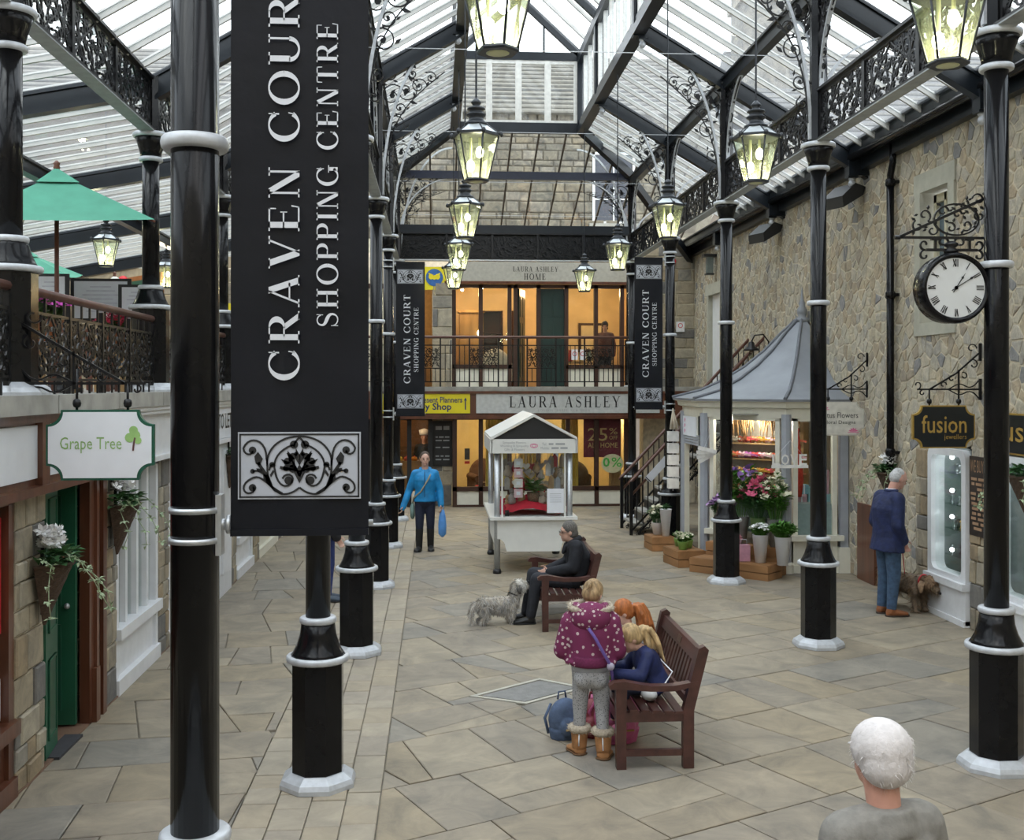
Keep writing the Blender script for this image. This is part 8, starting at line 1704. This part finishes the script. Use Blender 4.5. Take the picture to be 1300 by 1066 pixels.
t = thing('wardrobe', 'honey pine wardrobe in the upper left window', 'wardrobe', (.92, 29.0, 2.75)); MB().bx(-.32, .32, 0, .4, 0, 1.95).build('carcass', OAK, t); [MB().bx(s_*.16-.14, s_*.16+.14, -.02, 0, .1, 1.85).build('door', OAK, t) for s_ in (-1, 1)]; MB().bx(-.36, .36, -.04, .42, 1.95, 2.02).build('cornice', OAK, t)
t = thing('glowing_wall_lamp', 'small glowing lamp in the upper left window', 'lamp', (1.12, 28.75, 4.15)); MB().ell((0, 0, 0), (.06, .06, .09), 10, 8).build('globe', glow('warm_globe', (1, .85, .5), 6), t); MB().cyl((0, 0, .08), (0, 0, .5), .01, n=6).build('cord', DKW, t)
t = thing('picture_frame', 'framed print on the right wall of the upper shop', 'picture', (4.25, 30.15, 4.1)); MB().bx(-.35, .35, -.03, .03, -.4, .4).build('frame', DKW, t); MB().bx(-.28, .28, -.04, -.03, -.33, .33).build('print', CRC, t)
t = thing('display_table', 'low display table inside the upper right window', 'table', (3.7, 28.3, 2.75)); MB().bx(-.5, .5, -.3, .3, .6, .65).build('top', OAK, t); [MB().bx(sx*.45-.03, sx*.45+.03, sy*.25-.03, sy*.25+.03, 0, .6).build('leg', OAK, t) for sx in (-1, 1) for sy in (-1, 1)]
for i, (x, c, lb) in enumerate(((3.45, (.5, .06, .05), 'red vase on the upper display table'), (3.75, (.6, .5, .3), 'cream vase on the upper display table'), (3.95, (.2, .25, .2), 'green vase on the upper display table'))): t = thing('vase', lb, 'vase', (x, 28.3, 3.401)); MB().lathe([(.05, 0), (.09, .08), (.08, .18), (.04, .24), (.05, .28)], 14).build('body', mat('vase%d' % i, c, .3), t); MB().lathe([(.048, .275), (.056, .285), (.048, .295)], 14).build('lip', mat('vase%d' % i, c), t)
# notices on the upper window
for i, x in enumerate((3.42, 3.62)): t = thing('window_notice', ('left', 'right')[i]+' red and white notice in the upper right window', 'notice', (x, UB-.03, 3.42)); MB().bx(-.08, .08, 0, .004, 0, .26).build('sheet', PAPER, t); q = MB(); q.ribbon(arc(0, .15, .05, .05, 0, 2*PI, 14), .016, .001, XZ(-.001)); q.build('ring_mark', MATS['red_print'], t)
# lower left shop: counter, dim stock and menu board on the pier
t = thing('pier_menu_board', 'black menu board with pale lettering on the pier beside the lower shop', 'sign', (.13, 25.56, .92)); MB().bx(-.22, .24, 0, .03, 0, 1.05).build('board', PRINTK, t)
for i, z in enumerate((.84, .66, .58, .42, .22, .14)): blocks((2, 3, 2, 2, 3, 2)[i], (-.15, .17, z, z+(.09 if i == 0 else .03)), XZ(-.001), t, PRINTG, i)
wc = struct('window_lower_cafe', 'dark framed window of the lower left cafe'); m = MB(); m.bx(-2.6, -.1, FB-.05, FB+.05, 2.0, 2.08); [m.bx(x-.05, x+.05, FB-.05, FB+.05, 0, 2.08) for x in (-2.5, -1.5, -.62, -.14)]; m.build('frame', PRINTK, wc); MB().bx(-.57, -.19, FB-.005, FB+.003, .35, 2.0).build('pane', GLASS, wc); MB().bx(-1.45, -.67, FB-.005, FB+.003, .35, 2.0).build('pane', GLASS, wc); MB().bx(-.62, -.14, FB-.03, FB+.02, .0, .36).build('riser_panel', CREAM, wc)
t = thing('cafe_counter', 'dim timber counter of cakes in the lower left cafe', 'counter', (-.6, 26.6, .02)); MB().bx(-.8, .5, 0, .5, 0, .95).build('counter', OAK, t); MB().bx(-.8, .5, -.02, .02, .95, 1.3).build('glass_front', GLASS, t)
rq = random.Random(17)
for i in range(7): q = thing('cake', ('iced', 'chocolate', 'lemon', 'cherry', 'orange', 'walnut', 'coffee')[i]+' cake in the lower cafe counter, '+ORD[i]+' from the left', 'cake', (-1.25+i*.18, 26.75, .971)); MB().lathe([(.07, 0), (.075, .05), (.06, .09), (.01, .10)], 12).build('sponge', mat('cake%d' % i, ((.6, .5, .35), (.08, .04, .02), (.6, .5, .1), (.5, .1, .08), (.6, .25, .05), (.35, .2, .1), (.3, .18, .1))[i], .7), q); MB().ell((0, 0, .105), .02, 8, 6).build('topping', CRS, q)
h = 1.6; t = person('dim figure in dark clothes and a pale hat serving in the lower cafe', (-.30, 27.2, .02), PI); J = stand(h); HM = head_M(0, -.1); body(t, J, h, 1, HM, vox=.016); facebits(t, J, h, 1, HM); m = MB(); torso(m, J, h, .03, V((0, 0, .5)), True, 1.05); arms(m, J, h, .025, 2); fuse(m, 'tunic', mat('black_jacket', (.01, .01, .012)), t, .016, 1); m = MB(); legs(m, J, h, .02, 1, .03); fuse(m, 'trousers', DTR, t, .016, 1); MB().lathe([(.11, 0), (.12, .05), (.13, .12), (.02, .16)], 14, J['head']+V((0, 0, .06))).build('hat', PAPER, t)
bpy.data.scenes.remove(WORK)
